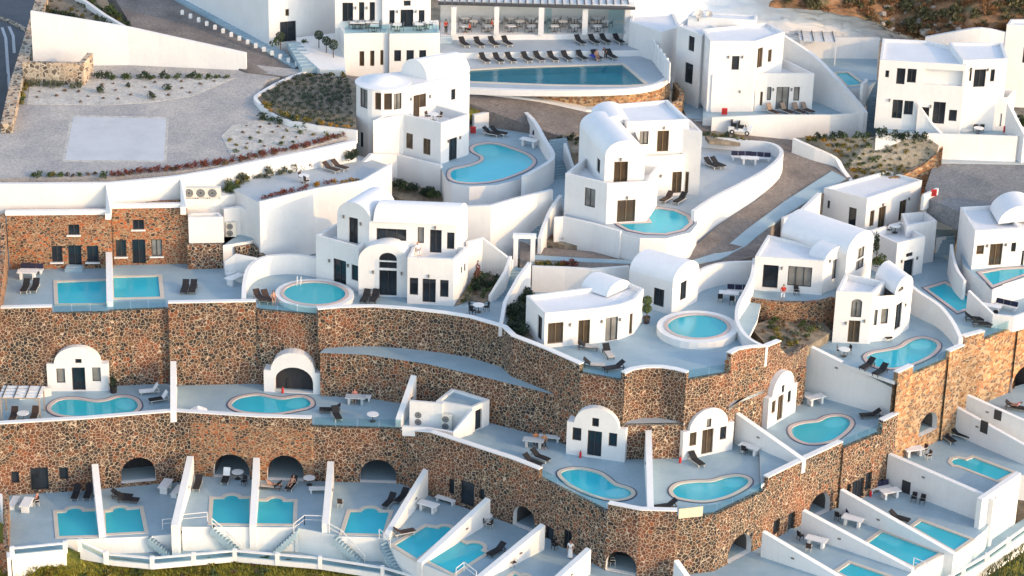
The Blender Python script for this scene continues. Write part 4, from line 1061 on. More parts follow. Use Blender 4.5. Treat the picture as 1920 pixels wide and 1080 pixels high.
block(r, [(1735, 372), (1790, 374), (1800, 362), (1745, 352)], 16.6, L2R, para=0.3)
wall('garden_wall', 'white wall rising left of the cubic villa beside the road', [(1470, 410, 17.2), (1505, 395, 17.6), (1540, 362, 18.0)], 13, 0.4)
stairs('outdoor_stairs', 'wide grey steps between the cubic villa and the far right villa', (1752, 482, L2R + .02), (1788, 482, L2R + .02), (1758, 445, 13.2), (1790, 440, 13.2), 6)
slab('step_landing', [(1756, 446, 13.2), (1792, 440, 13.2), (1800, 410, 13.2), (1755, 412, 13.2)], 11.5, [CEMENT, WHITE])
LI = 13.2
slab('end_villa_terrace', [(1800, 460, LI), (1806, 495, LI), (1822, 514, LI), (1862, 539, LI), (1990, 500, LI), (1990, 420, LI), (1800, 420, LI)], 11, [CEMENT, WHITE], holes=[pool('aqua pool at the far right edge before the cream villa front', [(1840, 512), (1862, 535), (1960, 500), (1915, 503), (1877, 505)], LI, smooth=0, band=True, copem=COPEP)])
r = villa('white_villa', 'cream-lit white villa with a domed roof at the far right edge', 1860, 500, LI)
zi = top(1830, 505, LI, 433)
block(r, [(1801, 388), (1829, 433), (1916, 427), (1880, 384)], zi, LI - 2, [(1831, 460, 1845, 477, 'w', 'b'), (1855, 457, 1879, 497, 'd', 'b'), (1896, 455, 1905, 472, 'w')], para=0.4, lamps=[(1851, 461), (1886, 459)])
VT(r, (1872, 420), (1950, 412), (1856, 392), zi - .1, 1.7)
block(r, [(1916, 430), (1990, 425), (1960, 390), (1890, 392)], zi - .2, LI - 2, [(1915, 470, 1920, 500, 'o')], para=0.2)
wall('curved_wall', 'curved white stair wall left of the far right villa', [(1812, 526, 13.0), (1798, 505, 13.3), (1790, 480, 13.7), (1787, 458, 14.2)], 10.8, 0.3, smooth=3)
wall('garden_wall', 'white wall below the far right pool', [(1815, 545, 13.3), (1862, 590, 12.4), (1902, 594, 12.4), (1960, 575, 12.6)], 10.8, 0.3)
wall('curved_wall', 'tall curved white divider between the two pools on the high right terrace', [(1806, 634, 12.3), (1790, 602, 12.8), (1765, 572, 13.2), (1725, 545, 13.6), (1690, 515, 14.0)], L2R - .1, 0.4, smooth=4)
# ---- rear villas D and E
LD = 20.8
slab('rear_villa_terrace', [(1318, 222, LD), (1440, 220, LD), (1560, 221, LD), (1626, 217, LD), (1605, 190, LD), (1560, 150, LD), (1530, 130, LD), (1320, 150, LD)], 17.5, [CEMENT, WHITE])
wall('parapet_wall', 'low white parapet in front of the rear villa with the row of wooden loungers', [(1335, 221, 21.3), (1440, 216, 21.6), (1560, 216, 21.6), (1627, 212, 21.6)], 17.6, 0.3)
r = villa('white_villa', 'rear white villa with stacked cubes beside the golf buggy', 1440, 215, LD)
zd = top(1500, 207, LD, 137)
block(r, [(1336, 140), (1440, 138), (1527, 138), (1465, 108), (1330, 100)], zd, LD, [(1362, 165, 1378, 184, 'w', 'c'), (1392, 170, 1415, 213, 'd', 'k'), (1425, 172, 1430, 198, 'w', 'b'), (1436, 163, 1446, 188, 'w', 'c'), (1455, 163, 1479, 205, 'd', 'c'), (1488, 163, 1499, 189, 'w', 'c')], para=0.9, lamps=[(1387, 172), (1450, 168), (1484, 168)])
zd2 = 28.8
block(r, [(1316, 54), (1332, 77), (1418, 77), (1471, 60), (1440, 42)], zd2, LD, [(1372, 105, 1386, 131, 'w'), (1420, 90, 1430, 126, 'd', 'b'), (1440, 93, 1447, 116, 'w', 'b')], para=0.3, lamps=[(1366, 107), (1392, 107)])
block(r, [(1270, 48), (1316, 66), (1345, 50), (1290, 33)], 28.6, LD - 1.5, [(1291, 68, 1302, 96, 'w', 'k'), (1283, 118, 1299, 157, 'o')], para=0.25)
block(r, [(1290, 30), (1417, 38), (1420, 28), (1300, 20)], 29.5, 24, para=0.2)
wall('garden_wall', 'tall white sloping wall right of the rear villa, curving down to the steps', [(1627, 211, 22.0), (1615, 194, 22.6), (1565, 138, 24.6), (1527, 101, 26.0), (1470, 64, 27.6)], 18, 0.5, smooth=3)
slab('patio', [(1520, 105, 23.2), (1645, 105, 23.2), (1644, 152, 23.2), (1620, 166, 23.2), (1588, 166, 23.2), (1560, 138, 23.2)], 21, [CEMENT, WHITE], holes=[pool('small blue pool on the patio below the rear pergola', [(1566, 137), (1588, 136), (1618, 158), (1590, 161)], 23.2, smooth=0)])
wall('garden_wall', 'high white wall behind the patio with the rear pergola', [(1470, 72, 25.7), (1560, 70, 25.7), (1650, 71, 25.7)], 22, 0.5)
wall('fin_wall', 'narrow white post wall at the corner of the small patio pool', [(1619, 158, 24.3), (1627, 152, 24.4), (1627, 148, 24.4)], 20.5, 0.35)
stairs('outdoor_stairs', 'narrow grey stairs between the two rear villas', (1622, 252, 18.6), (1644, 254, 18.6), (1628, 150, 23.3), (1647, 150, 23.3), 22)
LE = 21.0
slab('east_villa_terrace', [(1644, 252, LE), (1910, 257, LE), (1925, 240, LE), (1890, 190, LE), (1646, 195, LE)], 17.6, [CEMENT, WHITE])
wall('parapet_wall', 'long white parapet in front of the two-storey villa at upper right', [(1643, 250, 21.5), (1760, 251, 21.5), (1908, 256, 21.5), (1924, 238, 21.6)], 17.7, 0.3)
wall('curved_wall', 'white curved divider on the terrace of the two-storey villa', [(1770, 251, 21.3), (1745, 225, 22.4), (1722, 192, 24.2)], 20.9, 0.4, smooth=3)
r = villa('white_villa', 'wide two-storey white villa with loggia at upper right above the flower bed', 1760, 235, LE)
zE = 28.6
block(r, [(1650, 112), (1812, 122), (1830, 98), (1740, 76), (1655, 72)], zE, LE, [(1660, 132, 1667, 145, 'w'), (1681, 128, 1697, 158, 'd'), (1701, 129, 1718, 155, 'w'), (1731, 131, 1805, 160, 'h'), (1673, 187, 1692, 222, 'd'), (1695, 189, 1712, 215, 'w'), (1727, 201, 1742, 223, 'w'), (1749, 191, 1772, 232, 'd'), (1779, 206, 1794, 227, 'w')], para=0.35, lamps=[(1668, 188), (1745, 200)])
zE2 = 28.3
block(r, [(1806, 113), (1890, 110), (1880, 80), (1780, 79)], zE2 + .68, LE, [(1818, 127, 1822, 152, 'w'), (1826, 130, 1848, 163, 'd'), (1857, 130, 1865, 153, 'w')], para=0.3, lamps=[(1821, 131), (1852, 131)])
zE3 = top(1820, 243, LE, 182)
block(r, [(1812, 182), (1893, 184), (1905, 168), (1812, 160)], zE3, LE, [(1820, 215, 1831, 239, 'w'), (1840, 207, 1860, 241, 'a'), (1867, 213, 1878, 237, 'w'), (1847, 185, 1861, 195, 'w')], para=0.8, lamps=[(1835, 211)])
m = MB(); F = Face(P(1731, 160, LE), P(1805, 162, LE))
wall('garden_wall', 'white sloping end wall at the right of the two-storey villa terrace', [(1925, 252, 21.8), (1905, 215, 23.4), (1893, 192, 24.4)], 18, 0.35)
r = villa('white_villa', 'tall white block at the upper right corner', 1920, 190, LE)
block(r, [(1888, 46), (1990, 50), (1990, 36), (1895, 36)], 29.5, 20, [(1918, 88, 1924, 118, 'w')], para=0.3)
block(r, [(1893, 66), (1990, 60), (1990, 40), (1860, 52)], 28.0, 19.5, [(1917, 150, 1923, 182, 'o')], para=0.3)
wall('garden_wall', 'rounded white wall behind the two-storey villa under the scrub hill', [(1735, 70, 27.5), (1790, 60, 28.4), (1840, 53, 29), (1890, 62, 28.5)], 22, 0.5, smooth=3)
# planted terrace with curved stone wall
zPl = 18.6
sheet('flower_bed', PP([(1490, 258, 19.6), (1560, 258, 20.4), (1640, 257, 20.9), (1745, 263, 20.9), (1760, 272, 20.5), (1757, 290, 19.5), (1730, 312, 18.2), (1690, 332, 17.3), (1600, 338, 16.8), (1585, 318, 17.5), (1570, 298, 18.2), (1530, 280, 18.9)]), BEDSOIL, 3.5)
stonewall('curved tan stone wall round the flower bed at right, with stone coping', [(1655, 338, 17.2), (1690, 331, 17.5), (1733, 309, 18.5), (1757, 288, 19.8), (1763, 276, 20.6)], 14.8, [17.2, 17.5, 18.5, 19.8, 20.6], mat=STONE_T)
wall('kerb_wall', 'white kerb wall curving round the left side of the flower bed', [(1600, 338, 17.1), (1584, 316, 17.8), (1570, 295, 18.6), (1530, 276, 19.4), (1490, 258, 20.0)], 15, 0.5, smooth=3)
# ---- lavender bed wall by villa A
zq = PL(480, 185).z
wall('kerb_wall', 'white kerb wall wrapped round the dark lavender bed', [(570, 133, PL(570, 133).z + .1), (530, 148, PL(530, 148).z + .2), (482, 175, zq + .3), (478, 188, zq + .3), (510, 215, zq), (560, 231, zq - .1), (668, 246, zq - .2)], zq - 1.6, 0.4, smooth=3)
bedq = PP([(480, 180, zq + .1), (530, 150, PL(530, 148).z), (572, 136, PL(570, 133).z), (668, 152, zq + .8), (668, 243, zq - .2), (560, 228, zq - .1), (510, 211, zq)])
sheet('lavender_bed_soil', bedq, SOIL, 1.5)
# ---- main building and restaurant
LM, LRE = 23.7, 25.0
r = villa('main_building', 'large white main building with roof terrace at the top of the resort', 735, 135, LM, 'building')
zm = top(690, 134, LM, 62)
block(r, [(645, 63), (729, 61), (729, 40), (632, 40)], zm, 21.5, [(674, 96, 683, 124, 'w', 'b'), (694, 95, 702, 124, 'w', 'b'), (713, 94, 719, 122, 'w', 'b')], para=0.15)
block(r, [(730, 63), (825, 62), (822, 38), (729, 40)], zm, 21.5, [(739, 94, 752, 115, 'w'), (762, 94, 776, 114, 'w'), (786, 94, 799, 114, 'w')], para=0.15)
zm2 = zm + 4.5
block(r, [(628, -25), (717, -24), (717, -40), (628, -40)], zm2, 22, [(642, 5, 662, 40, 'd'), (673, 4, 683, 38, 'd'), (693, 4, 703, 39, 'd')], para=0.3, lamps=[(667, 15), (688, 15)])
block(r, [(717, -12), (808, -13), (800, -36), (717, -34)], zm + 3.9, 22, [(730, 19, 740, 45, 'w'), (751, 18, 775, 51, 'd'), (785, 19, 796, 45, 'w'), (757, 1, 770, 11, 'w')], para=0, lamps=[(745, 22), (780, 22)])
m = MB()
a, b = P(717, -12, zm + 3.9), P(808, -13, zm + 3.9); F = Face(a, b)
m.poly([F.at(0, zm + 3.9), F.at(F.L, zm + 3.9), F.at(F.L / 2, zm + 6)], 0); m.build('gable_wall', WHITE, r)
for seg in ([(647, 64), (729, 62)], [(731, 64), (823, 63), (826, 45)]):
    g = MB(); q = shift(PP(seg, zm), 0.95); wallmesh(g, q, [p.z - .9 for p in q], 0.03); g.build('balustrade', GLASS, r)
wh = villa('white_wing', 'plain white wing with a large dark door behind the topiary balls', 540, 78, PL(540, 110).z + 1, 'building')
zw = PL(540, 100).z + .6
wq = [P(345, -8, zR + 2.7), P(505, 84, zR + .7), P(562, 82, zR + .5), P(646, 64, zR + .3), P(646, 10, zR + .5), P(500, -60, zR + 2)]
block(wh, [V((p.x, p.y, zR + 10)) for p in wq], zR + 10, zR - 1.5, [(525, 40, 555, 78, 'd'), (535, 17, 542, 30, 'w', 'b'), (621, 66, 626, 83, 'w')], para=0.2)
slab('entrance_bed', [(556, 92, zw + .1), (600, 130, zw - .6), (648, 132, zw - .6), (645, 60, zw + .4), (556, 70, zw + .5)], zw - 2, [WHITE, WHITE])
stairs('outdoor_stairs', 'pale entrance steps leading up to the large dark door', (566, 130, zw - .7), (603, 128, zw - .7), (538, 80, zw + .35), (560, 78, zw + .35), 8, CEMENT)
stairs('outdoor_stairs', 'long bluish steps rising beside the cobbled road with small white posts', (552, 128, zR - .1), (572, 122, zR - .1), (300, -20, zR + 2.6), (350, -20, zR + 2.8), 34, CEMENT)
for i in range(15):
    t = i / 14
    x, y = 342 + (556 - 342) * t, 27 + (124 - 27) * t
    p = P(x, y, zR + 2.1 - 2.2 * t)
    m = MB(); m.box(p + V((0, 0, .22)), (0.36, 0.36, 0.44)); m.box(p + V((0, 0, .47)), (0.28, 0.28, 0.06))
    tag(m.build('step_post', TRIMW), 'small white post in the row along the bluish steps by the cobbled road', 'post', 'white posts beside the upper steps')
wall('retaining_wall', 'big white retaining wall behind the sand bed, sinking to the right', [(57, 22, PL(57, 155).z + 6.5), (240, 52, PL(240, 150).z + 4.6), (461, 101, PL(461, 135).z + 1.9)], PL(250, 150).z - 2, 0.6)
# stone boundary wall at far left and the bin enclosure
bl = [PL(2, 250), PL(20, 170), PL(48, 80), PL(72, 0), PL(84, -40)]
m = MB(); q = shift(bl, 1.0); wallmesh(m, q, [p.z - 5.5 for p in bl], -1.2); tag(m.build('boundary_wall', STONE_G), 'speckled stone boundary wall running up the far left edge', 'wall')
m = MB(); q = [PL(44, 158), PL(158, 160), PL(176, 140)]; q = shift(q, 2.4); wallmesh(m, q, [p.z - 3 for p in q], 0.6); tag(m.build('bin_enclosure', STONE_G), 'speckled stone enclosure at the foot of the big white wall', 'wall')
r = thing('wood_crate', 'orange timber crate lying inside the speckled stone enclosure', 'crate', PL(120, 128, 1.4))
m = MB(); c = PL(120, 130, 1.3)
m.box(c, (4.0, 1.2, 0.5)); m.build('body', WOOD, r)
m = MB()
for i in range(5): m.box(c + V((-1.6 + .8 * i, 0, .29)), (0.5, 1.3, 0.08))
m.build('slats', WOOD, r)
# restaurant
r = villa('restaurant', 'open white restaurant hall with dining tables behind tall posts', 1010, 65, LRE, 'restaurant')
fl = [(826, 66), (1182, 64), (1184, 42), (826, 42)]
m = MB(); q = PP(fl, LRE); m.prism([V((p.x, p.y, LRE)) for p in q], LP - .2, 0, 1); m.build('floor', [WHITE, TRIMW], r)
m = MB(); a, b = P(826, 47, LRE), P(1184, 45, LRE)
a, b = P(826, 40, LRE), P(1184, 38, LRE)
wallmesh(m, [V((a.x, a.y, LRE + 3.6)), V((b.x, b.y, LRE + 3.6))], LRE - .1, 0.4); m.build('back_wall', TRIMW, r)
for x0, x1 in ((846, 855), (926, 935), (1009, 1019), (1091, 1101), (1170, 1181)):
    a, b = P(x0, 65, LRE), P(x1, 65, LRE)
    m = MB(); m.box((a + b) / 2 + V((0, 0, 1.65)), ((b - a).length, 0.55, 3.3)); m.build('post', WHITE, r)
for x0, x1 in ((1021, 1033), (1140, 1168)):
    a, b = P(x0, 63, LRE), P(x1, 63, LRE)
    m = MB(); m.box((a + b) / 2 + V((0, 0, 1.5)), ((b - a).length, 0.03, 2.9)); m.build('glass_panel', GLASS, r)
a, b = P(826, 66, LRE), P(1182, 64, LRE)
m = MB(); m.box((a + b) / 2 + V((0, 0, 3.4)), ((b - a).length + .6, .5, .26), 0); m.build('beam', METAL, r)
m = MB(); [m.box((a + b) / 2 + V((0, .2 + 7.0 * (i + .5) / 14, 3.62)), ((b - a).length + .6, .36, 0.08), 0) for i in range(14)]; m.build('reed_roof', TRIMW, r)  # gaps between the slats added to let light into the hall
m = MB()
for i in range(26):
    t = (i + .5) / 26
    m.box(a + (b - a) * t + V((0, 3.1, 3.72)), (0.14, 7.4, 0.12))
m.build('rafter', METAL, r)
slab('upper_deck', [(822, 100, 24.4), (1207, 94, 24.4), (1195, 64, 24.4), (822, 64, 24.4)], LP - .1, [CEMENT2, TRIMW])
stairs('outdoor_stairs', 'pale rounded steps between the restaurant and the upper lounger deck', (825, 82, 24.42), (848, 82, 24.42), (826, 66, 25.0), (848, 66, 25.0), 4, TRIMW)
stonewall('tan stone wall below the curved end of the long main pool', [(1004, 170, 23.2), (1060, 171, 23.3), (1120, 170, 23.3), (1180, 168, 23.4), (1230, 160, 23.5), (1257, 146, 23.6)], 20.2, 23.25, mat=STONE_T)
wall('pool_edge_wall', 'curved white rim wall along the front of the long main pool', [(880, 166, 23.9), (960, 169, 23.9), (1060, 170, 23.9), (1130, 169, 23.9), (1190, 166, 23.9), (1235, 157, 23.9), (1258, 142, 23.9)], 23.25, 0.5, smooth=3)
wall('stepped_wall', 'white stepped wall between the cobbled road and the main pool', [(885, 170, 23.1), (960, 180, 22.7), (1040, 192, 22.2), (1100, 206, 21.6), (1180, 202, 21.6)], 19.8, 1.2)
stonewall('low curved tan stone wall beside the sunken passage', [(1250, 200, 21.4), (1278, 190, 21.8), (1284, 170, 22.4), (1270, 148, 23)], 19, [21.4, 21.8, 22.2, 22.6], mat=STONE_T)
slab('sunken_passage', [(1260, 150, 20.4), (1330, 150, 20.4), (1340, 226, 20.2), (1290, 226, 20.2)], 18, [CEMENT, WHITE])
fe = [(1193, 48 + 14, 24.2), (1256, 148 + 22, 23.7)]
for i in range(10):
    t0, t1 = i / 10 + .004, (i + .86) / 10
    a, b = P(1194 + 62 * t0, 70 + 84 * t0, 24.0), P(1194 + 62 * t1, 70 + 84 * t1, 24.0)
    m = MB(); d = b - a; an = math.atan2(d.y, d.x)
    m.box((a + b) / 2 + V((0, 0, 0.95)), (d.length, 0.12, 2.3), an)
    m.box(a + V((0, 0, 1.0)), (0.24, 0.24, 2.5), an)
    tag(m.build('screen_panel', TRIMW), 'tall white screen panel in the slanting row at the right end of the pool deck', 'screen', 'white screen panels beside the main pool')
block(villa('white_outbuilding', 'white rounded outbuilding behind the slanting screen panels', 1230, 90, 23, 'outbuilding'), [(1180, 40), (1240, 60), (1275, 50), (1262, 20), (1190, 16)], 27.3, 20, para=0.2)
# ---- cave house fronts and walls on the middle level
def wall_row(px, z, q=None):
    """pixel row where the upper lava-stone wall meets the floor z at column px"""
    best = None
    for a, b in zip(UW, UW[1:]):
        pa, pb = proj(V((a.x, a.y, z))), proj(V((b.x, b.y, z)))
        if min(pa[0], pb[0]) <= px <= max(pa[0], pb[0]) and abs(pa[0] - pb[0]) > 1e-3:
            y = pa[1] + (pb[1] - pa[1]) * (px - pa[0]) / (pb[0] - pa[0])
            best = y if best is None else max(best, y)
    return best

gable_house('white round-gabled cave house front with curtained windows on the left', (90, 734), (205, 733), L1, 2.8, 4.5, 1.6, [(135, 689, 160, 732, 'o'), (106, 691, 122, 718, 'w', 'c'), (173, 689, 189, 715, 'w', 'c'), (141, 673, 153, 681, 'w')])
r = gable_house('white open archway standing against the lava-stone wall', (495, 734), (604, 740), L1, 2.2, 4.1, 1.5, [(515, 689, 587, 736, 'm')])
gable_house('white round-gabled cave house front with dark blue door, left of the central divider', (1061, 851), (1171, 867), L1, 3.2, 4.9, 1.4, [(1101, 808, 1128, 855, 'd'), (1073, 802, 1090, 826, 'w'), (1141, 812, 1157, 837, 'w'), (1110, 784, 1123, 800, 'w')])
gable_house('white round-gabled cave house front beside the single black lounger', (1279, 864), (1373, 843), L1, 2.8, 4.6, 1.2, [(1316, 805, 1337, 850, 'd', 'b'), (1293, 811, 1306, 836, 'w', 'b'), (1350, 800, 1362, 824, 'w'), (1325, 785, 1334, 801, 'w', 'c')])
gable_house('narrow white round-gabled cave house front below the tall white divider', (1438, 804), (1491, 772), L1R, 3.0, 4.9, 1.2, [(1458, 742, 1468, 786, 'd', 'b'), (1447, 752, 1454, 774, 'w', 'b'), (1477, 733, 1483, 754, 'w'), (1466, 722, 1471, 736, 'w')])
# utility house with cooling units
r = villa('white_outbuilding', 'white service house with a grey flat roof and dark side door on the middle terrace', 900, 800, L1, 'outbuilding')
zu = top(915, 796, L1, 749)
block(r, [(817, 752), (886, 764), (918, 749), (848, 727)], zu, L1, [(891, 768, 903, 810, 'o')], para=0.25, mats=[WHITE, CEMENT])
wall('yard_wall', 'low white yard wall in front of the two cooling units', [(754, 800, 7.2), (800, 803, 7.2), (850, 811, 7.2), (887, 768, zu - .1)], L1 - .1, 0.3)
wall('yard_wall', 'white back wall of the service yard with cooling units', [(768, 752, 8.9), (815, 756, 8.9), (830, 758, 8.9)], L1 - .1, 0.3)
def divider(label, a, b, zb, t=0.55, mid=None, cat='divider wall', panels=()):
    q = [P(a[0], a[1], a[2] + DZ), P(b[0], b[1], b[2] + DZ)]
    m = MB(); wallmesh(m, off(q, -t / 2), zb, t)
    o = tag(m.build('divider_wall', TRIMW), label, cat)
    F = Face(q[0], q[1])
    if not F.facing(): F = Face(q[1], q[0])
    u = .35 * F.L if (F.A.xy - q[0].xy).length < .01 else .65 * F.L
    lz = q[0].z + (q[1].z - q[0].z) * .35 - .75
    l = MB(); l.box(F.at(u, lz, t / 2 + .03), (.30, .08, .14), math.atan2(F.d.y, F.d.x)); l.build('step_light', LAMPM, o)
    for rc in panels:
        ya, xa = (rc[1] + rc[3]) / 2, (rc[0] + rc[2]) / 2
        us = sorted((F.hit(rc[0], ya)[0], F.hit(rc[2], ya)[0])); vs = sorted((F.hit(xa, rc[1])[1], F.hit(xa, rc[3])[1]))
        l = MB(); l.box(F.at(sum(us) / 2, sum(vs) / 2, t / 2 + .02), (us[1] - us[0], .07, vs[1] - vs[0]), math.atan2(F.d.y, F.d.x)); l.build('shutter_opening_panel', FRAMED, o)  # flat dark panel
    return o
divider('sloping white divider left of the service yard', (776, 703, 8.6), (747, 786, 6.3), L1 - .1)
divider('white divider between the mint pool terrace and the open archway terrace', (325, 677, 8.3), (325, 771, 6.5), L1 - .1)
divider('long white divider between the two central kidney pools', (1216, 803, 8.4), (1220, 954, 6.4), L1 - .1)
divider('white divider right of the central cave house with the black lounger', (1383, 774, 8.5), (1508, 862, 6.7), L1 - .1, 0.5)
divider('very tall white divider between the narrow cave house and the high right terrace', (1513, 645, 10.9), (1683, 729, 8.9), L1R - .1, 0.5)
divider('first white divider from the left on the lowest terraces', (178, 870, 1.9), (192, 1003, -.55), L0A - 2, 0.6)
divider('second white divider on the lowest terraces, slanting to the left', (357, 855, 2.4), (327, 985, 0.8), L0A - 2, 0.6)
divider('white divider between the two middle keyhole pools', (481, 858, 2.3), (474, 985, 0.3), L0 - 2, 0.6)
divider('white divider left of the wide keyhole pool', (620, 865, 2.3), (610, 982, 0.9), L0 - 2.6, 0.6)
divider('diagonal white divider right of the wide keyhole pool', (801, 876, 2.6), (724, 1003, 0.5), L0 - 2.4, 0.55)
divider('diagonal white divider between the two slanting pools', (915, 934, 2.4), (786, 1054, 0.2), L0 - 2.4, 0.55)
divider('diagonal white divider above the black upright lounger at the bottom edge', (1018, 983, 2.4), (885, 1092, 0.2), L0 - 2.4, 0.55)
divider('short diagonal white divider left of the dark front arch', (1104, 1028, 2.4), (1000, 1122, 0.2), L0 - 2.4, 0.55)
divider('small white divider end below the sunlit corner of the front wall', (1268, 1050, 2.0), (1310, 1110, 0.5), L0 - 2.4, 0.5)
divider('lowest long white divider at the bottom right', (1432, 996, 2.4), (1600, 1095, 0.2), L0 - 2.4, 0.5)
divider('long white divider with the navy bench of six cushions in front', (1507, 956, 2.4), (1712, 1066, 0.3), L0 - 2.4, 0.5)
divider('long white divider with the dark bench set before it, third from the bottom right', (1578, 917, 2.4), (1791, 1038, 0.3), L0 - 2.4, 0.5)
divider('highest long white divider at right with a dark opening near its end', (1668, 850, 3.2), (1866, 936, 2.6), L0 - 2.4, 0.5, panels=[(1694, 900, 1710, 923), (1836, 938, 1849, 966)])  # its panels are dark sheets painted for the shade inside its openings
divider('white divider with a shuttered window at the far right terrace', (1787, 758, 4.6), (1930, 838, 3.6), LA4 - .1, 0.4, panels=[(1841, 788, 1855, 811)])
divider('upper white divider at the far right edge before the big arch', (1815, 740, 5.6), (1930, 792, 4.8), 3.0, 0.4, panels=[(1866, 768, 1880, 786)])
divider('white end wall of the far right keyhole pool terrace', (1837, 935, 3.0), (1910, 885, 3.0), L0 - 2.4, 0.5)
wall('end_wall', 'white end wall at the far left of the lowest terrace', [(20, 1046, L0A + .5), (10, 960, L0A + .7), (4, 925, L0A + 1.1)], L0A - 2.2, 0.3)
stonewall('reddish stone buttress at the lower left edge', [(-30, 1010, 1.5), (16, 1018, 1.5), (17, 935, 2.2)], -2.5, [1.0, 1.0, 3.0], mat=STONE_R)
_q = [P(204, 471, 15.7), P(206, 566, 14.5)]
m = MB(); wallmesh(m, off(_q, -.3), L2 - .3, .6); tag(m.build('divider_wall', TRIMW), 'short white divider between the two rectangular pools of the red stone house', 'divider wall')
wall('planter_wall', 'low cream planter wall by the slatted canopy at the left edge', [(36, 735, L1 + .8), (96, 728, L1 + .8)], L1, .5, CREAM)
o = thing('cloth_heap', 'crumpled white cloth lying at the edge left of the open archway pool', 'cloth', P(372, 771, L1)); m = MB(); c = P(372, 771, L1)
m.lathe(c, [(.9, .02), (.7, .18), (.35, .34), (.1, .52), (.01, .56)], 9); m.build('folds', TOWEL, o)
wall('garden_wall', 'short white wall carrying a red hose box behind the cubic villa', [(1733, 366, 17.7), (1760, 353, 17.7)], 16, .3)
_l = bpy.data.objects['dark_lane']
from mathutils.bvhtree import BVHTree
_lb = BVHTree.FromPolygons([tuple(v.co) for v in _l.data.vertices], [list(p.vertices) for p in _l.data.polygons])
def onlane(x, y, dz=.03): return _lb.ray_cast(CAM, ray(x, y).normalized())[0] + V((0, 0, dz))
for a in ([(1, 52), (8, 72), (12, 130), (16, 178)], [(14, 50), (22, 68), (24, 100)]):
    q = [onlane(*p) for p in a]; m = MB(); m.strip(q, off(q, .35)); tag(m.build('lane_edge_line', PADM), kind='structure')
q = [onlane(x, y, .25) for x, y in ((-20, 30), (20, 44), (48, 60))]
m = MB(); wallmesh(m, q, [p.z - .3 for p in q], .5); tag(m.build('lane_kerb', STONE_G), 'rough dark kerb crossing the shaded lane at the top left corner', 'kerb')
# ================================================================ FURNITURE
FAR = V((0, -400, -60))
def proto(name, label, cat):
    return thing(name, label, cat, (0, 0, 0))
USED = set()
def put(pr, px, py, z, deg, label, group=None, sc=None):
    p = P(px, py, z + 0.02)
    if pr.name not in USED:
        USED.add(pr.name); o = pr
        o.location = p; o.rotation_euler = (0, 0, R(deg)); o['label'] = label
        if group: o['group'] = group
        if sc: o.scale = (sc, sc, sc)
        return o
    o = dup(pr, p, R(deg), label, group, sc)
    if not group and 'group' in o: del o['group']
    return o
def lounger(name, frame, cush, recl=38, towel=None):
    r = proto(name, 'lounger', 'sun lounger')
    m = MB()
    for y in (-.3, .3): m.box((0.05, y, .28), (1.9, .05, .07))
    for x in (-.85, -.2, .45, .95): m.box((x, 0, .28), (.05, .6, .05))
    m.build('frame', frame, r)
    for x in (-.75, .85):
        for y in (-.29, .29):
            m = MB(); m.box((x, y, .12), (.06, .06, .25)); m.build('leg', frame, r)
    m = MB(); m.box((.37, 0, .35), (1.28, .62, .08)); m.box((.99, 0, .33), (.1, .6, .06)); m.build('seat', cush, r)
    a = R(recl); L = .78
    m = MB()
    c = V((-.27 - math.cos(a) * L / 2, 0, .36 + math.sin(a) * L / 2))
    x = V((-math.cos(a), 0, math.sin(a))); n = V((math.sin(a), 0, math.cos(a)))
    vs = []
    for q in (-.045, .045):
        for u, v in ((-L / 2, -.31), (L / 2, -.31), (L / 2, .31), (-L / 2, .31)): vs.append(c + x * u + V((0, v, 0)) + n * q)
    m.add(vs, [[3, 2, 1, 0], [4, 5, 6, 7], [0, 1, 5, 4], [1, 2, 6, 5], [2, 3, 7, 6], [3, 0, 4, 7]])
    m.bar(c + x * .1 - n * .05 + V((0, .25, 0)), V((-.8, .25, .28)), .03, .03); m.bar(c + x * .1 - n * .05 - V((0, .25, 0)), V((-.8, -.25, .28)), .03, .03)
    m.build('backrest', towel or cush, r)
    return r
LK = lounger('sun_lounger', LFRAME, CUSH)
LKd = lounger('sun_lounger', DFRAME, CUSH, 35)
LB = lounger('sun_lounger', LFRAME, CUSHB)
LWt = lounger('sun_lounger', LFRAME, CUSH, 55, TOWEL)
LWh = lounger('sun_lounger', LFRAME, TOWEL, 55)
LPk = lounger('sun_lounger', DFRAME, simple('pale_mattress', (0.5, 0.46, 0.42), .9), 40, CUSH)
WOODL = simple('grey_teak', (0.28, 0.20, 0.15), .7)
LT_ = lounger('sun_lounger', LFRAME, CUSHB, 60, WOODL)
ords = ['first', 'second', 'third', 'fourth', 'fifth', 'sixth', 'seventh', 'eighth', 'ninth', 'tenth']
for i, (x, y) in enumerate([(870, 86), (898, 86), (925, 85), (950, 84), (1087, 82), (1113, 81), (1134, 80), (1159, 80)]):
    put(LK, x, y, 24.4, -63, 'black lounger on the upper deck by the restaurant, %s from the left in its row' % ords[i], 'loungers on the upper pool deck')
for i, (x, y) in enumerate([(908, 116), (934, 116), (957, 115), (987, 114), (1010, 113), (1036, 113), (1062, 112), (1090, 111), (1118, 110), (1146, 109)]):
    put(LK, x, y, LP, -63, 'black lounger at the edge of the long main pool, %s from the left' % ords[i], 'loungers along the main pool')
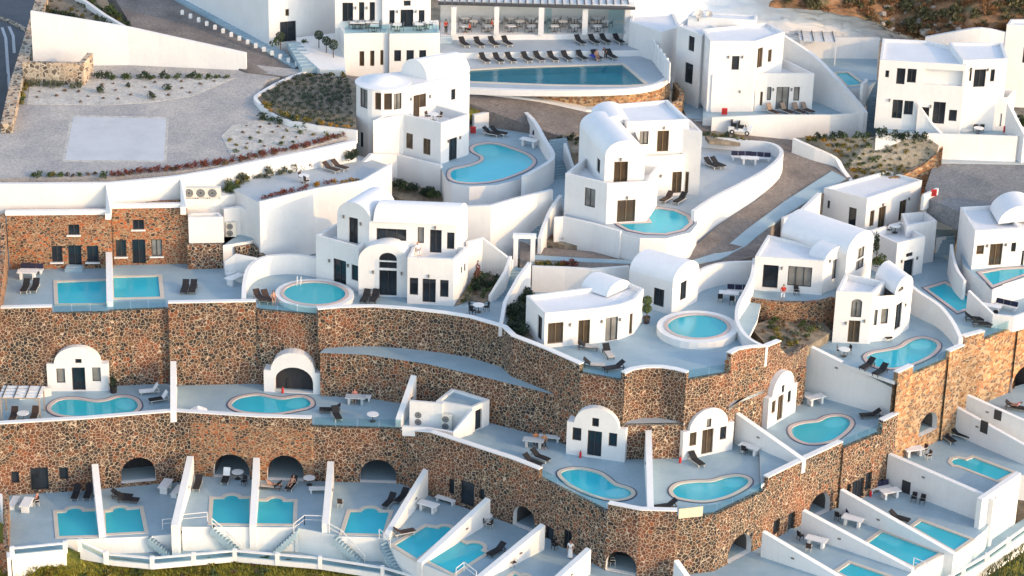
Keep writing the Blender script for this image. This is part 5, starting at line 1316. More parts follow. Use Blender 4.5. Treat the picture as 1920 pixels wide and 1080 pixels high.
for x, y, z, a, l, pr in [
    (920, 254, LAH, -28, 'black lounger nearer the wall on the round bay villa terrace', LK), (934, 253, LAH, -28, 'black lounger nearer the white table on the round bay villa terrace', LK),
    (1250, 377, LC, -122, 'dark lounger left of its twin beside the half-round pool', LB), (1275, 379, LC, -122, 'black lounger right of its twin beside the half-round pool', LK),
    (1333, 313, LC, -52, 'black lounger against the white villa corner, left of a pair', LK), (1345, 312, LC, -52, 'black lounger near the long table behind the parapet, right of a pair', LK),
    (620, 321, LT, -36, 'brown mesh lounger on the upper terrace, the front one', LB), (636, 317, LT, -36, 'brown mesh lounger on the upper terrace, the rear one', LB),
    (48, 544, L2, -90, 'dark lounger left of its twin, beside the deep blue pool', LK), (66, 543, L2, -90, 'dark lounger right of its twin, beside the deep blue pool', LK),
    (347, 545, L2, -90, 'black lounger left of its twin, right of the light blue pool', LKd), (362, 545, L2, -90, 'black lounger right of its twin, before the slanted table', LKd),
    (486, 563, L2, -62, 'brown lounger at the left end beside the round raised pool', LB), (501, 564, L2, -62, 'brown lounger next to the seated guest by the round raised pool', LB),
    (685, 563, L2, -100, 'black lounger left of its twin in front of the twin barrel villa', LKd), (702, 563, L2, -100, 'black lounger right of its twin in front of the twin barrel villa', LKd),
    (1102, 655, L2, -8, 'dark-backed pale lounger lying across under the villa doors', LPk), (1140, 667, L2, -75, 'pale lounger with black head towel pointing to the wall edge', LPk),
    (1112, 689, L2, -6, 'dark lounger at the glass edge, lying crosswise', LPk), (1152, 694, L2, 205, 'dark lounger at the glass edge with its back raised to the right', LKd),
    (282, 738, L1, 195, 'white towelled lounger in the corner by the left divider', LWh), (300, 753, L1, 205, 'black lounger with white raised towel by the left divider', LWt),
    (26, 785, L1, -88, 'dark lounger under the slatted canopy, left one', LB), (65, 784, L1, -88, 'dark lounger under the slatted canopy, right one', LB),
    (620, 773, L1, 183, 'black lounger lying crosswise behind the one with the pale towel', LKd), (631, 783, L1, -72, 'black lounger with pale seat towel on the open archway terrace', LK),
    (998, 871, L1, -38, 'black lounger nearest the wall edge left of the blue kidney pool', LK), (1012, 862, L1, -38, 'black lounger with a red towel roll left of the blue kidney pool', LK),
    (1305, 869, L1, -60, 'single black lounger before the round-gabled house right of the divider', LK), (1249, 954, L1, 200, 'small dark lounger at the pale glass panel of the front wall', LKd),
    (1632, 783, L1R, 192, 'black lounger with raised back below the tall white divider', LKd), (1656, 633, L2R, -60, 'black lounger between the arched-window villa and the kidney pool', LK),
    (1826, 602, L2R, -8, 'black lounger with its back raised, behind the curved white divider', LKd), (1840, 612, L2R, 0, 'flat black lounger near the stone wall behind the curved white divider', LKd),
    (1626, 690, L2R, -130, 'black lounger half hidden behind the tall white divider, upper one', LKd), (1650, 701, L2R, -130, 'black lounger half hidden behind the tall white divider, lower one', LKd),
    (143, 931, L0A, -90, 'black lounger by the stone wall, left of its twin above the first teal pool', LK), (166, 930, L0A, -90, 'black lounger touching the first tall divider', LK),
    (228, 934, L0A, -8, 'black lounger lying crosswise above the second teal pool, rear one', LKd), (240, 941, L0A, -8, 'black lounger with blue towel above the second teal pool', LKd),
    (371, 913, L0, -92, 'black lounger right of the slanting second divider', LK), (424, 901, L0, -92, 'black lounger with pale towel standing in the second front arch', LWt),
    (510, 917, L0, 170, 'pale lounger with a sunbather left of the third front arch', LPk), (547, 914, L0, -105, 'black lounger with a sunbather at the third front arch', LK),
    (730, 946, L0, -112, 'black lounger between the fourth arch and the diagonal divider, left one', LK), (754, 937, L0, -112, 'black lounger partly behind the diagonal divider', LK),
    (757, 1003, L0, 25, 'dark framed lounger left of the slanting pool', LB), (931, 1038, L0, -132, 'black lounger with high back right of the second slanting pool', LKd),
    (1685, 976, L0, -30, 'dark lounger before the long divider, above the blue pool', LKd), (1777, 826, LA4, -65, 'black lounger with a white towel on the arch terrace', LK), (1799, 820, LA4, -32, 'black lounger without towel on the arch terrace', LK),
    (1447, 213, LD, -52, 'wooden lounger at the rear villa, far left of the row', LT_), (1473, 212, LD, -52, 'wooden lounger at the rear villa door', LT_), (1496, 212, LD, -52, 'wooden lounger at the rear villa, third in the row', LT_), (1512, 211, LD, -52, 'wooden lounger at the rear villa, right end of the row', LT_),
    (1538, 185, LD, -40, 'wooden lounger beside the rear villa side wall, front one', LT_), (1552, 178, LD, -40, 'wooden lounger beside the rear villa side wall, back one', LT_),
    (1902, 768, 4.0, -20, 'dark lounger at the far right edge below the big stone arch', LKd), (1085, 1072, L0, 60, 'dark lounger beside the white-robed person', LKd)]:
    put(pr, x, y, z, a, l)
# tables, benches, chairs
def slabtable(name, top_m, leg_m, L=1.9, W=.9):
    r = proto(name, 'table', 'table')
    m = MB(); m.box((0, 0, .73), (L, W, .09)); m.build('tabletop', top_m, r)
    for x in (-L * .32, L * .32):
        m = MB(); m.box((x, 0, .345), (.22, W * .75, .69)); m.build('leg', leg_m, r)
    return r
TB = slabtable('garden_table', TRIMW, TRIMW)
TBg = slabtable('garden_table', CEMENT2, CEMENT2)
def bench(name, m0, cush=None, L=2.0, n=3, W=.6):
    r = proto(name, 'bench', 'bench')
    m = MB(); m.box((0, 0, .40), (L, W, .10)); m.build('seat', m0, r)
    for x in (-L * .4, L * .4):
        m = MB(); m.box((x, 0, .175), (.16, W * .9, .35)); m.build('leg', m0, r)
    if cush:
        w = L / n
        for i in range(n):
            m = MB(); m.box((-L / 2 + w * (i + .5), W * .36, .68), (w * .92, .17, .46), 0, 0, R(-12)); m.build('cushion', cush, r)
    return r
BN = bench('garden_bench', TRIMW); BNc = bench('garden_bench', TRIMW, CUSHN, 2.2, 3); BN6 = bench('garden_bench', TRIMW, CUSHN, 3.0, 6)
def chair(name, m0, m1):
    r = proto(name, 'chair', 'chair')
    m = MB(); m.box((0, 0, .44), (.46, .46, .05)); m.build('seat', m1, r)
    m = MB(); m.box((0, .22, .72), (.46, .05, .40), 0, 0, R(-8)); m.build('backrest', m1, r)
    for x in (-.2, .2):
        for y in (-.2, .2):
            m = MB(); m.box((x, y, .21), (.04, .04, .42)); m.build('leg', m0, r)
    for x in (-.23, .23):
        m = MB(); m.box((x, .02, .63), (.04, .44, .04)); m.box((x, -.2, .52), (.03, .03, .2)); m.build('armrest', m0, r)
    return r
CH = chair('garden_chair', METAL, CUSH); CHw = chair('garden_chair', LFRAME, CUSHB); CHd = chair('dining_chair', METAL, GREY)
def roundtable(name, mt, r0=.5):
    r = proto(name, 'table', 'table')
    m = MB(); m.lathe((0, 0, 0), [(0.01, .70), (r0, .70), (r0, .75), (0.01, .75)], 18); m.build('tabletop', mt, r)
    m = MB(); m.tube((0, 0, .03), (0, 0, .70), .04); m.build('stem', METAL, r)
    m = MB(); m.lathe((0, 0, 0), [(.28, 0), (.28, .03), (.05, .05)], 14); m.build('base', METAL, r)
    return r
RTb = roundtable('round_table', TRIMW, .55)
def sqtable(name):
    r = proto(name, 'table', 'table')
    m = MB(); m.box((0, 0, .74), (.95, .95, .05)); m.build('tabletop', TRIMW, r)
    m = MB(); m.tube((0, 0, .03), (0, 0, .72), .045); m.build('stem', METAL, r)
    for a in (45, 135, 225, 315):
        m = MB(); m.bar((0, 0, .05), (math.cos(R(a)) * .36, math.sin(R(a)) * .36, .02), .05, .04); m.build('foot', METAL, r)
    return r
SQ = sqtable('dining_table')
for x, y, z, a, l, pr in [
    (52, 522, L2, 2, 'long white table before the left part of the red stone house', TB), (440, 532, L2, 52, 'white table set askew by the curved white wall', TB),
    (667, 757, L1, -3, 'pale concrete table on the open archway terrace with a seated guest', TBg), (1000, 838, L1, -10, 'pale concrete table with two seated guests left of the cave house', TBg),
    (1405, 850, L1, -32, 'long white table along the divider right of the central cave house', TB), (1366, 562, L2, -8, 'white table with two black chairs by the round rimmed pool', TB),
    (1528, 757, L1R, 32, 'white slab table at the foot of the tall white divider', TB), (1405, 308, LC, -3, 'long white table with dark cushions behind the parapet of the middle villa', TB),
    (1858, 586, L2R, -22, 'white table with small dark chairs at the rectangular pool, far right', TB), (1668, 933, L0, 24, 'white table near the red extinguisher and cushioned bench', TB),
    (1598, 985, L0, -25, 'white table before the third divider with one dark bench', TB), (1530, 1024, L0, -25, 'white table with dark wooden chairs by the lowest navy bench', TB),
    (1712, 854, LA4, 20, 'white table with a wooden bench on the arch terrace', TB), (51, 955, L0A, 86, 'white table at the far left of the lowest terrace', TB),
    (311, 920, L0A, 80, 'white table left of the slanting second divider', TB), (803, 958, L0, -28, 'white table left of the second diagonal divider', TB),
    (992, 274, LAH, -28, 'small white table behind the bright blue curved pool', TB)]:
    put(pr, x, y, z, a, l)
for x, y, z, a, l, pr in [
    (60, 512, L2, 0, 'dark cushioned bench behind the long table at the red stone house', BNc), (676, 750, L1, -3, 'concrete bench behind the table on the open archway terrace', BN), (1030, 826, L1, -12, 'concrete bench behind the table with two guests', BN),
    (1428, 846, L1, -32, 'white bench against the divider by the long table', BN), (1384, 552, L2, -6, 'curved dark cushioned bench below the white garden wall', BNc), (1502, 748, L1R, 32, 'white bench beside the narrow cave house', BN),
    (1390, 300, LC, 0, 'white bench with dark cushions left of the gap behind the long table', BNc), (1425, 302, LC, -6, 'white bench with dark cushions at the curved end of the parapet', BNc),
    (1886, 580, L2R, -30, 'white bench with navy back cushions by the far right table', BNc), (1648, 921, L0, 24, 'white bench with navy cushions against the stone wall', BNc),
    (1613, 977, L0, -28, 'white bench with a long row of dark cushions, upper of the two diagonal ones', BN6), (1545, 1012, L0, -28, 'navy bench of six cushions along the lower diagonal divider', BN6),
    (1694, 838, LA4, 28, 'wooden-backed bench with cushions by the stone wall on the arch terrace', BNc), (26, 948, L0A, 86, 'white bench left of the far left table', BN), (332, 926, L0A, 78, 'white bench right of the table by the slanting divider', BN),
    (600, 923, L0, 4, 'white bench in the corner right of the third front arch', BN), (836, 942, L0, -30, 'white bench with a dark round cushion by the stone wall', BN), (440, 516, L2, 52, 'white bench behind the askew table', BN), (1007, 265, LAH, -55, 'white bench with navy cushions behind the curved pool', BNc)]:
    put(pr, x, y, z, a, l)
for x, y, z, a, l, pr in [
    (1395, 851, L1, 150, 'dark chair at the long table by the white divider', CH), (1350, 566, L2, 175, 'black chair at the left of the table by the round rimmed pool', CH), (1372, 570, L2, 175, 'black chair at the right of the table by the round rimmed pool', CH),
    (1713, 941, L0, -25, 'left black chair against the highest long divider', CH), (1729, 945, L0, -25, 'right black chair against the highest long divider', CH), (1570, 975, L0, 150, 'dark chair at the left end of the white table, third divider', CH),
    (1500, 1012, L0, 120, 'dark chair left of the lowest white table', CH), (1516, 1034, L0, 160, 'wooden chair in front of the lowest white table', CHw), (1740, 861, LA4, -70, 'wooden chair right of the arch terrace table', CHw), (1732, 850, LA4, -60, 'second wooden chair behind the arch terrace table', CHw),
    (1845, 593, L2R, 160, 'small dark chair at the left of the far right table', CH), (1866, 596, L2R, 165, 'small dark chair at the right of the far right table', CH), (1493, 553, L3, 10, 'black chair next to the red-dressed guest', CH),
    (68, 948, L0A, -60, 'white folding chair right of the far left table', CHw), (884, 583, L2, 70, 'black chair left of the pale round table', CH), (912, 583, L2, -70, 'black chair right of the pale round table', CH), (886, 590, L2, 140, 'black chair in front of the pale round table', CH),
    (1573, 664, L2R, 80, 'dark chair left of the small round table at the arched-window villa', CHw), (1590, 664, L2R, -70, 'dark chair right of the small round table at the arched-window villa', CH), (638, 950, L0, 170, 'black chair with a white towel left of the wide keyhole pool', CHw),
    (458, 910, L0, -20, 'dark chair by the divider right of the second front arch', CH), (802, 225, 23.7, 60, 'pale chair on the balcony of the round bay villa', CHw), (824, 226, 23.7, -60, 'pale chair at the balcony corner of the round bay villa', CHw),
    (1682, 238, LE, 180, 'dark chair left of the round table on the two-storey villa terrace', CH), (1702, 238, LE, 180, 'dark chair right of the round table on the two-storey villa terrace', CH), (1828, 247, LE, 180, 'dark chair before the arched door of the two-storey villa', CH), (1840, 247, LE, 180, 'second dark chair before the arched door of the two-storey villa', CH),
    (1222, 368, LC, -90, 'brown chair by the corner of the half-round pool villa', CHw), (565, 339, LT, 60, 'dark chair on the lounger terrace beside the red shrubs', CHw), (575, 346, LT, 130, 'dark chair at the parapet of the lounger terrace', CHw), (905, 986, L0, 160, 'wooden stool chair at the small table by the stone wall', CHw), (918, 990, L0, -120, 'second wooden stool chair at the small table by the stone wall', CHw),
    (1040, 1030, L0, 40, 'dark chair left of the dark front door', CH), (1667, 438, zf1 - .8, 60, 'pale chair on the roof patio of the cubic villa', CHw), (1148, 1060, L0, 100, 'pale chair inside the dark front arch', CHw), (962, 1062, L0, 30, 'pale chair at the diagonal divider at the bottom edge', CHw)]:
    put(pr, x, y, z, a, l)
for x, y, z, l in [(897, 585, L2, 'pale round table with black chairs in front of the planted slope'), (1582, 668, L2R, 'small round table at the arched-window villa'), (1693, 240, LE, 'small round table on the terrace of the two-storey villa, left part'), (1834, 252, LE, 'small round table before the arched door at upper right'), (812, 226, 23.7, 'round white table on the balcony of the round bay villa'),
                  (580, 909, L0, 'white round table right of the third front arch'), (912, 980, L0, 'small white table by the stone wall, right of the second slanting pool'), (1678, 436, zf1 - .8, 'round table on the roof patio of the cubic villa'), (570, 342, LT, 'round table on the upper lounger terrace'), (699, 790, L1, 'small white table at the front edge of the open archway terrace'), (44, 788, L1, 'small dark stool table between the canopy loungers'), (446, 898, L0, 'small white table inside the second front arch')]:
    put(RTb, x, y, z, 0, l)
# restaurant tables and chairs
k = 0
for row, (y, zz) in enumerate(((60, LRE), (51, LRE), (45, LRE))):
    for i in range(8):
        x = 872 + i * 41 + (row % 2) * 16 + (i * 7 % 5)
        if x > 1160: continue
        k += 1
        put(SQ, x, y, zz, 10 * (i % 3), 'white restaurant table, %s row, %s from left' % (ords[row], ords[i]), 'restaurant tables')
        for dx, dy, a in ((-9, 0.6, 90), (9, -0.6, -90)):
            put(CHd, x + dx, y + dy, zz, a, 'grey dining chair at a white table in the restaurant hall', 'restaurant chairs')
for i, (x, y) in enumerate([(664, 50), (676, 50), (690, 49), (703, 49)]):
    put(SQ, x, y + 4, zm - .1, 0, 'dining table at the main building roof terrace wall, %s from the left' % ords[i], 'roof terrace tables')
    for dx, a in ((-6, 90), (6, -90)): put(CHd, x + dx, y + 3, zm - .1, a, 'dark chair at a table on the main building roof terrace', 'roof terrace chairs')
for i, (x, y) in enumerate([(702, 60), (745, 58), (786, 57), (800, 54)]):
    put(SQ, x, y, zm - .1, 0, 'white table behind the roof terrace glass, %s from the left' % ords[i], 'roof terrace front tables')
    for dx, a in ((-8, 90), (8, -90)): put(CHd, x + dx, y, zm - .1, a, 'dark chair at a table on the main building roof terrace', 'roof terrace chairs')
# cooling units
def acunit(name, fans):
    r = proto(name, 'unit', 'cooling unit')
    h = .72 * fans
    m = MB(); m.box((0, 0, h / 2 + .08), (.95, .38, h)); m.box((0, 0, h + .09), (.99, .42, .04)); m.build('casing', ACW, r)
    for k in range(fans):
        m = MB(); c = V((-.12, -.20, .08 + .36 + .70 * k))
        for j, (r0, r1) in enumerate(((.27, .31), (.17, .20), (.0, .09))):
            a = [c + V((r0 * math.cos(2 * math.pi * i / 20), -.015, r0 * math.sin(2 * math.pi * i / 20))) for i in range(20)]
            b = [c + V((r1 * math.cos(2 * math.pi * i / 20), -.015, r1 * math.sin(2 * math.pi * i / 20))) for i in range(20)]
            m.strip(b, a, 0, True)
        m.build('fan_grille', METAL, r)
        m = MB(); m.tube(c + V((0, .005, 0)), c + V((0, -.008, 0)), .27, n=20); m.build('fan_disc', GREY, r)
    for x in (-.35, .35):
        m = MB(); m.box((x, 0, .04), (.08, .36, .08)); m.build('foot', METAL, r)
    return r
A2 = acunit('cooling_unit', 2); A1 = acunit('cooling_unit', 1)
put(A2, 787, 798, L1, -8, 'white cooling unit with two fans in the service yard, left one'); put(A2, 838, 806, L1, -8, 'white cooling unit with two fans in the service yard, right one'); put(A2, 434, 444, zo, 0, 'white cooling unit with two fans on the ledge right of the outbuilding')
for i, x in enumerate((358, 380, 402)): put(A1, x, 371, 20.2, 4, 'beige single-fan cooling box on the white wall, %s of three' % ords[i], None, 1.35)
# red things
def ext(label, px, py, z):
    r = thing('fire_extinguisher', label, 'fire extinguisher', P(px, py, z))
    c = P(px, py, z)
    m = MB(); m.lathe(c, [(0.01, 0.02), (.11, .02), (.11, .5), (.05, .6), (.01, .6)], 12); m.build('cylinder', RED, r)
    m = MB(); m.box(c + V((0, 0, .65)), (.06, .16, .08)); m.build('valve', METAL, r)
for l, x, y, z in [('red fire extinguisher standing in the open white archway', 530, 737, L1), ('red fire extinguisher left of the blue cave house door', 1088, 858, L1), ('red fire extinguisher at the stone wall by the single black lounger', 1275, 868, L1), ('red fire extinguisher by the doors at the cushioned bench', 1632, 931, L0), ('red fire extinguisher at the back wall of the round bay villa terrace', 878, 262, LAH), ('red fire extinguisher beside the narrow stairs at the two-storey villa', 1646, 160, 22.6)]: ext(l, x, y, z)
def redbox(label, px, py, z, F=None):
    r = thing('hose_box', label, 'hose box', P(px, py, z))
    c = P(px, py, z) + V((0, 0, .45))
    m = MB(); m.box(c, (.6, .2, .7)); m.build('cabinet', RED, r)
    m = MB(); m.box(c + V((0, -.115, 0)), (.46, .02, .5)); m.build('door', simple('dark_red_paint', (.35, .02, .02), .4), r)
redbox('red hose box on the white wall of the round bay villa terrace', 887, 251, LAH); redbox('red hose box at the right end of the two-storey villa terrace', 1886, 250, LE); redbox('red hose box on the white wall behind the cubic villa', 1750, 369, 17.1); redbox('red hose box in front of the rear villa, near the golf buggy', 1358, 216, LD)
# slatted canopy on the left, rear pergola
def pergola(label, px, py, z, L, W, H, rz, slat, n, postm):
    r = thing('pergola', label, 'pergola', P(px, py, z)); c = P(px, py, z)
    M = Matrix.Rotation(R(rz), 3, 'Z')
    for sx in (-1, 1):
        for sy in (-1, 1):
            m = MB(); m.box(c + M @ V((sx * L * .47, sy * W * .45, H / 2)), (.12, .12, H), R(rz)); m.build('post', postm, r)
            m = MB(); m.bar(c + M @ V((sx * L * .47, sy * W * .45, H * .75)), c + M @ V((sx * L * .36, sy * W * .45, H)), .06, .06); m.build('brace', postm, r)
    m = MB()
    for sy in (-1, 1): m.box(c + M @ V((0, sy * W * .45, H + .06)), (L, .1, .12), R(rz))
    m.build('beam', postm, r)
    m = MB()
    for i in range(n): m.box(c + M @ V((0, -W / 2 + W * (i + .5) / n, H + .15)), (L * 1.02, W / n * .72, .05), R(rz))
    m.build('roof_slats', slat, r)
    m = MB()
    for i in range(4): m.box(c + M @ V((-L * .42 + L * .28 * i, 0, H + .20)), (.09, W * 1.05, .06), R(rz))
    m.build('roof_batten', METAL, r)
pergola('white slatted canopy over two dark loungers at the left edge', 44, 780, L1, 3.7, 2.6, 2.3, 2, TRIMW, 4, simple('weathered_timber', (.3, .26, .22), .8))
pergola('rear white pergola with dark-edged roof slats on the small patio', 1530, 112, 23.2, 4.2, 4.0, 2.6, -3, TRIMW, 5, TRIMW)
# dishes on the roof
for l, x in (('large satellite dish on the flat white roof', 1309), ('small satellite dish right of the large one on the white roof', 1328)):
    c = P(x, 40, 29.0); r = thing('satellite_dish', l, 'satellite dish', c); s = 1 if x < 1320 else .75
    m = MB(); m.tube(c, c + V((0, 0, .6)), .05); m.build('mast', METAL, r)
    m = MB(); ax = V((.3, -.8, .5)).normalized(); q = ax.to_track_quat('Z', 'Y').to_matrix()
    rows = [[c + V((0, 0, .8)) + q @ V((rr * s * math.cos(2 * math.pi * i / 16), rr * s * math.sin(2 * math.pi * i / 16), zz)) for i in range(16)] for rr, zz in ((.02, 0), (.25, .04), (.42, .11), (.52, .18))]
    for a, b in zip(rows, rows[1:]): m.strip(a, b, 0, True)
    m.build('dish', simple('dish_grey', (.42, .42, .42), .5), r, True)
    m = MB(); m.bar(c + V((0, 0, .5)), c + V((0, 0, .8)) + ax * .5, .03, .03); m.build('feed_arm', METAL, r)
# golf buggy
c = P(1388, 250, 19.75); r = thing('golf_buggy', 'white golf buggy parked by the white wall at the rear villa', 'buggy', c)
M = Matrix.Rotation(R(-14), 3, 'Z')
def bb(name, mat, boxes, parent):
    m = MB()
    for q, d in boxes: m.box(c + M @ V(q), d, R(-14))
    return m.build(name, mat, parent)
bb('body', CLW, [((0, 0, .42), (2.5, 1.15, .22)), ((1.05, 0, .66), (.5, 1.1, .34)), ((-.95, 0, .66), (.6, 1.1, .34)), ((.1, 0, .6), (.5, 1.05, .2))], r)
bb('seat', CUSH, [((.05, 0, .76), (.5, 1.0, .12)), ((-.7, 0, .88), (.45, 1.0, .12))], r); bb('backrest', CUSH, [((-.2, 0, 1.05), (.1, 1.0, .5)), ((-.98, 0, 1.15), (.1, 1.0, .5))], r)
for x, y in ((.8, -.52), (.8, .52), (-.8, -.52), (-.8, .52)):
    m = MB(); q = c + M @ V((x, y, .26)); d = M @ V((0, .09, 0)); m.tube(q - d, q + d, .26, n=16); wh_ = m.build('wheel', CUSH, r)
    m = MB(); d = M @ V((0, .1, 0)); m.tube(q - d, q + d, .13, n=12); m.build('rim', WMETAL, wh_)
for y in (-.5, .5):
    m = MB(); m.bar(c + M @ V((.85, y, .8)), c + M @ V((.6, y, 1.55)), .04, .04); m.bar(c + M @ V((.6, y, 1.55)), c + M @ V((.55, y, 1.56)), .04, .04); m.build('windscreen_post', WMETAL, r)
m = MB(); m.poly([c + M @ V(q) for q in ((.84, -.5, .85), (.84, .5, .85), (.6, .5, 1.5), (.6, -.5, 1.5))]); m.build('windscreen', GLASS, r)
m = MB(); m.tube(c + M @ V((.55, -.25, .95)), c + M @ V((.6, -.25, .98)), .17, n=14); m.build('steering_wheel', METAL, r)
for y in (-.35, .35):
    m = MB(); q = c + M @ V((1.3, y, .68)); m.tube(q, q + M @ V((.03, 0, 0)), .08, n=10); m.build('headlight', GREY, r)
# ================================================================ GLASS EDGES, RAILS, FRONT STAIRS
def glassrail(label, q, h=0.95, post=True):
    r = thing('glass_balustrade', label, 'balustrade', q[0])
    for a, b in zip(q, q[1:]):
        n = max(1, int((b - a).length / 1.6))
        for i in range(n):
            p0, p1 = a.lerp(b, i / n + .01), a.lerp(b, (i + 1) / n - .01)
            m = MB(); wallmesh(m, [p0 + V((0, 0, h)), p1 + V((0, 0, h))], [p0.z + .02, p1.z + .02], .02); m.build('glass_panel', GLASS, r)
    return r
def offz(pts, z, d=0.12): return [V((p.x, p.y, z)) for p in off(pts, d)]
glassrail('glass balustrade before the deep blue pool', offz(UW[2:4], 14)); glassrail('glass balustrade before the light blue pool', offz(UW[4:6], 14)); glassrail('glass balustrade beside the round raised pool', offz(UW[8:10], 14))
glassrail('glass balustrade before the crossed loungers, left of the curved niche', offz(UW[20:22], 14)); glassrail('glass balustrade right of the curved niche', offz(UW[28:30], 14))
glassrail('glass balustrade at the front edge of the open archway terrace', offz(LW[6:8], L1)); glassrail('glass balustrade beside the blue kidney pool', offz(LW[11:14], L1)); glassrail('glass balustrade beside the kidney pool right of the divider', offz(LW[17:20], L1))
glassrail('glass balustrade below the tall white divider at right', offz(RW[4:6], L1R)); glassrail('glass balustrade by the highest right kidney pool', offz(R2[2:4], L2R)); glassrail('glass balustrade at the far right of the high terrace', offz(R2[8:10], L2R))
r = thing('yellow_glass_panel', 'sunlit pale yellow glass panel on the front wall corner', 'glass panel', P(1271, 972, L1))
m = MB(); a, b = V((LW[17].x, LW[17].y, L1)), V((LW[18].x, LW[18].y, L1)); c = a.lerp(b, .62)
wallmesh(m, [a + V((0, 0, .95)), c + V((0, 0, .95))], L1, .03); m.build('panel', simple('yellow_panel', (.60, .55, .42), .3), r)
# walkway under the lowest pools
ZW = -1.5
slab('lower_walkway', [(124, 1030, ZW), (200, 1042, ZW), (285, 1055, ZW), (440, 1044, ZW), (600, 1058, ZW), (717, 1076, ZW), (800, 1100, ZW), (1000, 1180, ZW), (1000, 1040, ZW), (600, 990, ZW), (124, 1000, ZW)], ZW - .5, [CEMENT, TRIMW])
def whiterail(label, pts, z, h=0.8, step=4.2):
    q = PP(pts, z)
    r = thing('white_balustrade', label, 'balustrade', q[0])
    m = MB(); wallmesh(m, shift(q, .28), z - .2, .25); m.build('plinth', TRIMW, r)
    m = MB(); wallmesh(m, shift(q, h + .12), [p.z + h for p in q], .25); m.build('rail', TRIMW, r)
    for a, b in zip(q, q[1:]):
        n = max(1, round((b - a).length / step))
        for i in range(n + (1 if b is q[-1] else 0)):
            p = a.lerp(b, i / n) + V((0, .12, (h + .1) / 2))
            m = MB(); m.box(p, (.34, .34, h + .36)); m.build('post', TRIMW, r)
        for i in range(n):
            p0, p1 = a.lerp(b, i / n + .04), a.lerp(b, (i + 1) / n - .04)
            m = MB(); wallmesh(m, shift(off([p0, p1], .1), h), [z + .28, z + .28], .02); m.build('glass_panel', GLASS, r)
whiterail('white balustrade along the walkway above the wild grass', [(200, 1056, ZW), (285, 1064, ZW), (440, 1050, ZW), (600, 1064, ZW), (717, 1082, ZW), (800, 1106, ZW)], ZW)
whiterail('white balustrade sloping down at the left end of the walkway', [(150, 1032, -.4), (198, 1055, -1.2)], -1.1)
whiterail('low white glazed balustrade at the far left terrace edge', [(23, 1046, L0A), (122, 1036, L0A)], L0A)
slab('right_walkway', [(1990, 930, -1.3), (1900, 985, -1.3), (1780, 1060, -1.3), (1680, 1130, -1.3), (1720, 1140, -1.3), (1850, 1052, -1.3), (1990, 960, -1.3)], -3, [CEMENT, TRIMW])
whiterail('white balustrade of the walkway at the lower right corner', [(1760, 1110, -1.3), (1850, 1058, -1.3), (1930, 1000, -1.3)], -1.3)
def railing(label, pts, h=.95):
    q = [P(*p) for p in pts]
    r = thing('stair_railing', label, 'railing', q[0])
    for a, b in zip(q, q[1:]):
        m = MB(); m.bar(a + V((0, 0, h)), b + V((0, 0, h)), .06, .06); m.bar(a + V((0, 0, h * .55)), b + V((0, 0, h * .55)), .04, .04); m.build('handrail', WMETAL, r)
    for a in q:
        m = MB(); m.bar(a, a + V((0, 0, h)), .06, .06); m.build('post', WMETAL, r)
def fblock(label, pts, z, zb, ops=()):
    r = thing('stair_block', label, 'stair block', P(pts[0][0], pts[0][1], z))
    block(r, pts, z, zb, ops, para=-1)
    m = MB(); m.tess([shift(ccw(PP(pts, z)), .012)]); m.build('landing', CEMENT, r)
fblock('white stair block with a brown cellar door below the second divider', [(322, 986), (391, 984), (391, 976), (322, 978)], L0, ZW - .2, [(335, 995, 354, 1026, 'o', 'b')])
fblock('white stair block with a dark cellar door below the fourth divider', [(553, 990), (617, 992), (617, 982), (553, 980)], L0, ZW - .2, [(581, 1000, 601, 1036, 'o')])
stairs('outdoor_stairs', 'short white steps at the left of the second divider end', (322, 1046, ZW), (326, 1040, ZW), (276, 1010, .1), (280, 1004, .1), 9)
stairs('outdoor_stairs', 'front steps descending right from the brown cellar door block', (450, 1040, ZW), (454, 1034, ZW), (394, 991, L0), (398, 985, L0), 10)
stairs('outdoor_stairs', 'front steps climbing right to the dark cellar door block', (507, 1042, ZW), (510, 1036, ZW), (556, 997, L0), (560, 990, L0), 10)
stairs('outdoor_stairs', 'front steps descending right from below the wide keyhole pool', (684, 1064, ZW), (688, 1058, ZW), (624, 1010, L0), (630, 1004, L0), 11)
stairs('outdoor_stairs', 'curving dark steps going down left of the slanting pool', (752, 1090, ZW), (766, 1086, ZW), (712, 1018, L0), (728, 1012, L0), 12)
railing('white railing on top of the block with the brown cellar door', [(338, 983, L0), (389, 978, L0)]); railing('white railing along the steps descending right from the brown door', [(398, 990, L0), (420, 1008, -.2), (452, 1038, ZW)])
railing('white railing on top of the block with the dark cellar door', [(571, 984, L0), (604, 985, L0)]); railing('white railing along the steps climbing to the dark door', [(551, 1000, L0), (571, 984, L0)]); railing('white railing along the steps below the wide keyhole pool', [(618, 1000, L0), (640, 1012, L0 - .5), (684, 1060, ZW)])
railing('white railing beside the curving dark steps', [(711, 1010, L0), (732, 1028, L0)]); railing('white railing at the bottom edge beside the second slanting pool', [(855, 1084, L0), (870, 1072, L0), (893, 1090, L0)]); railing('white railing left of the second divider end', [(305, 992, .1), (322, 990, .1)])
railing('thin white railing at the pool corner lower right', [(1712, 1064, L0), (1732, 1072, L0), (1748, 1082, L0)])
r = thing('pool_ladder', 'steel pool ladder at the back of the round raised pool', 'pool ladder', P(560, 533, L2 + .5))
for dx in (0, 7):
    m = MB(); q = P(557 + dx, 533, L2 + .5); m.tube(q + V((0, -.2, -.4)), q + V((0, 0, .7)), .03); m.tube(q + V((0, 0, .7)), q + V((0, .35, .7)), .03); m.tube(q + V((0, .35, .7)), q + V((0, .4, 0)), .03); m.build('handrail', WMETAL, r)
r = thing('drain_pipe', 'pale drain pipe running down the curved niche wall', 'pipe', P(1274, 752, 9.9))
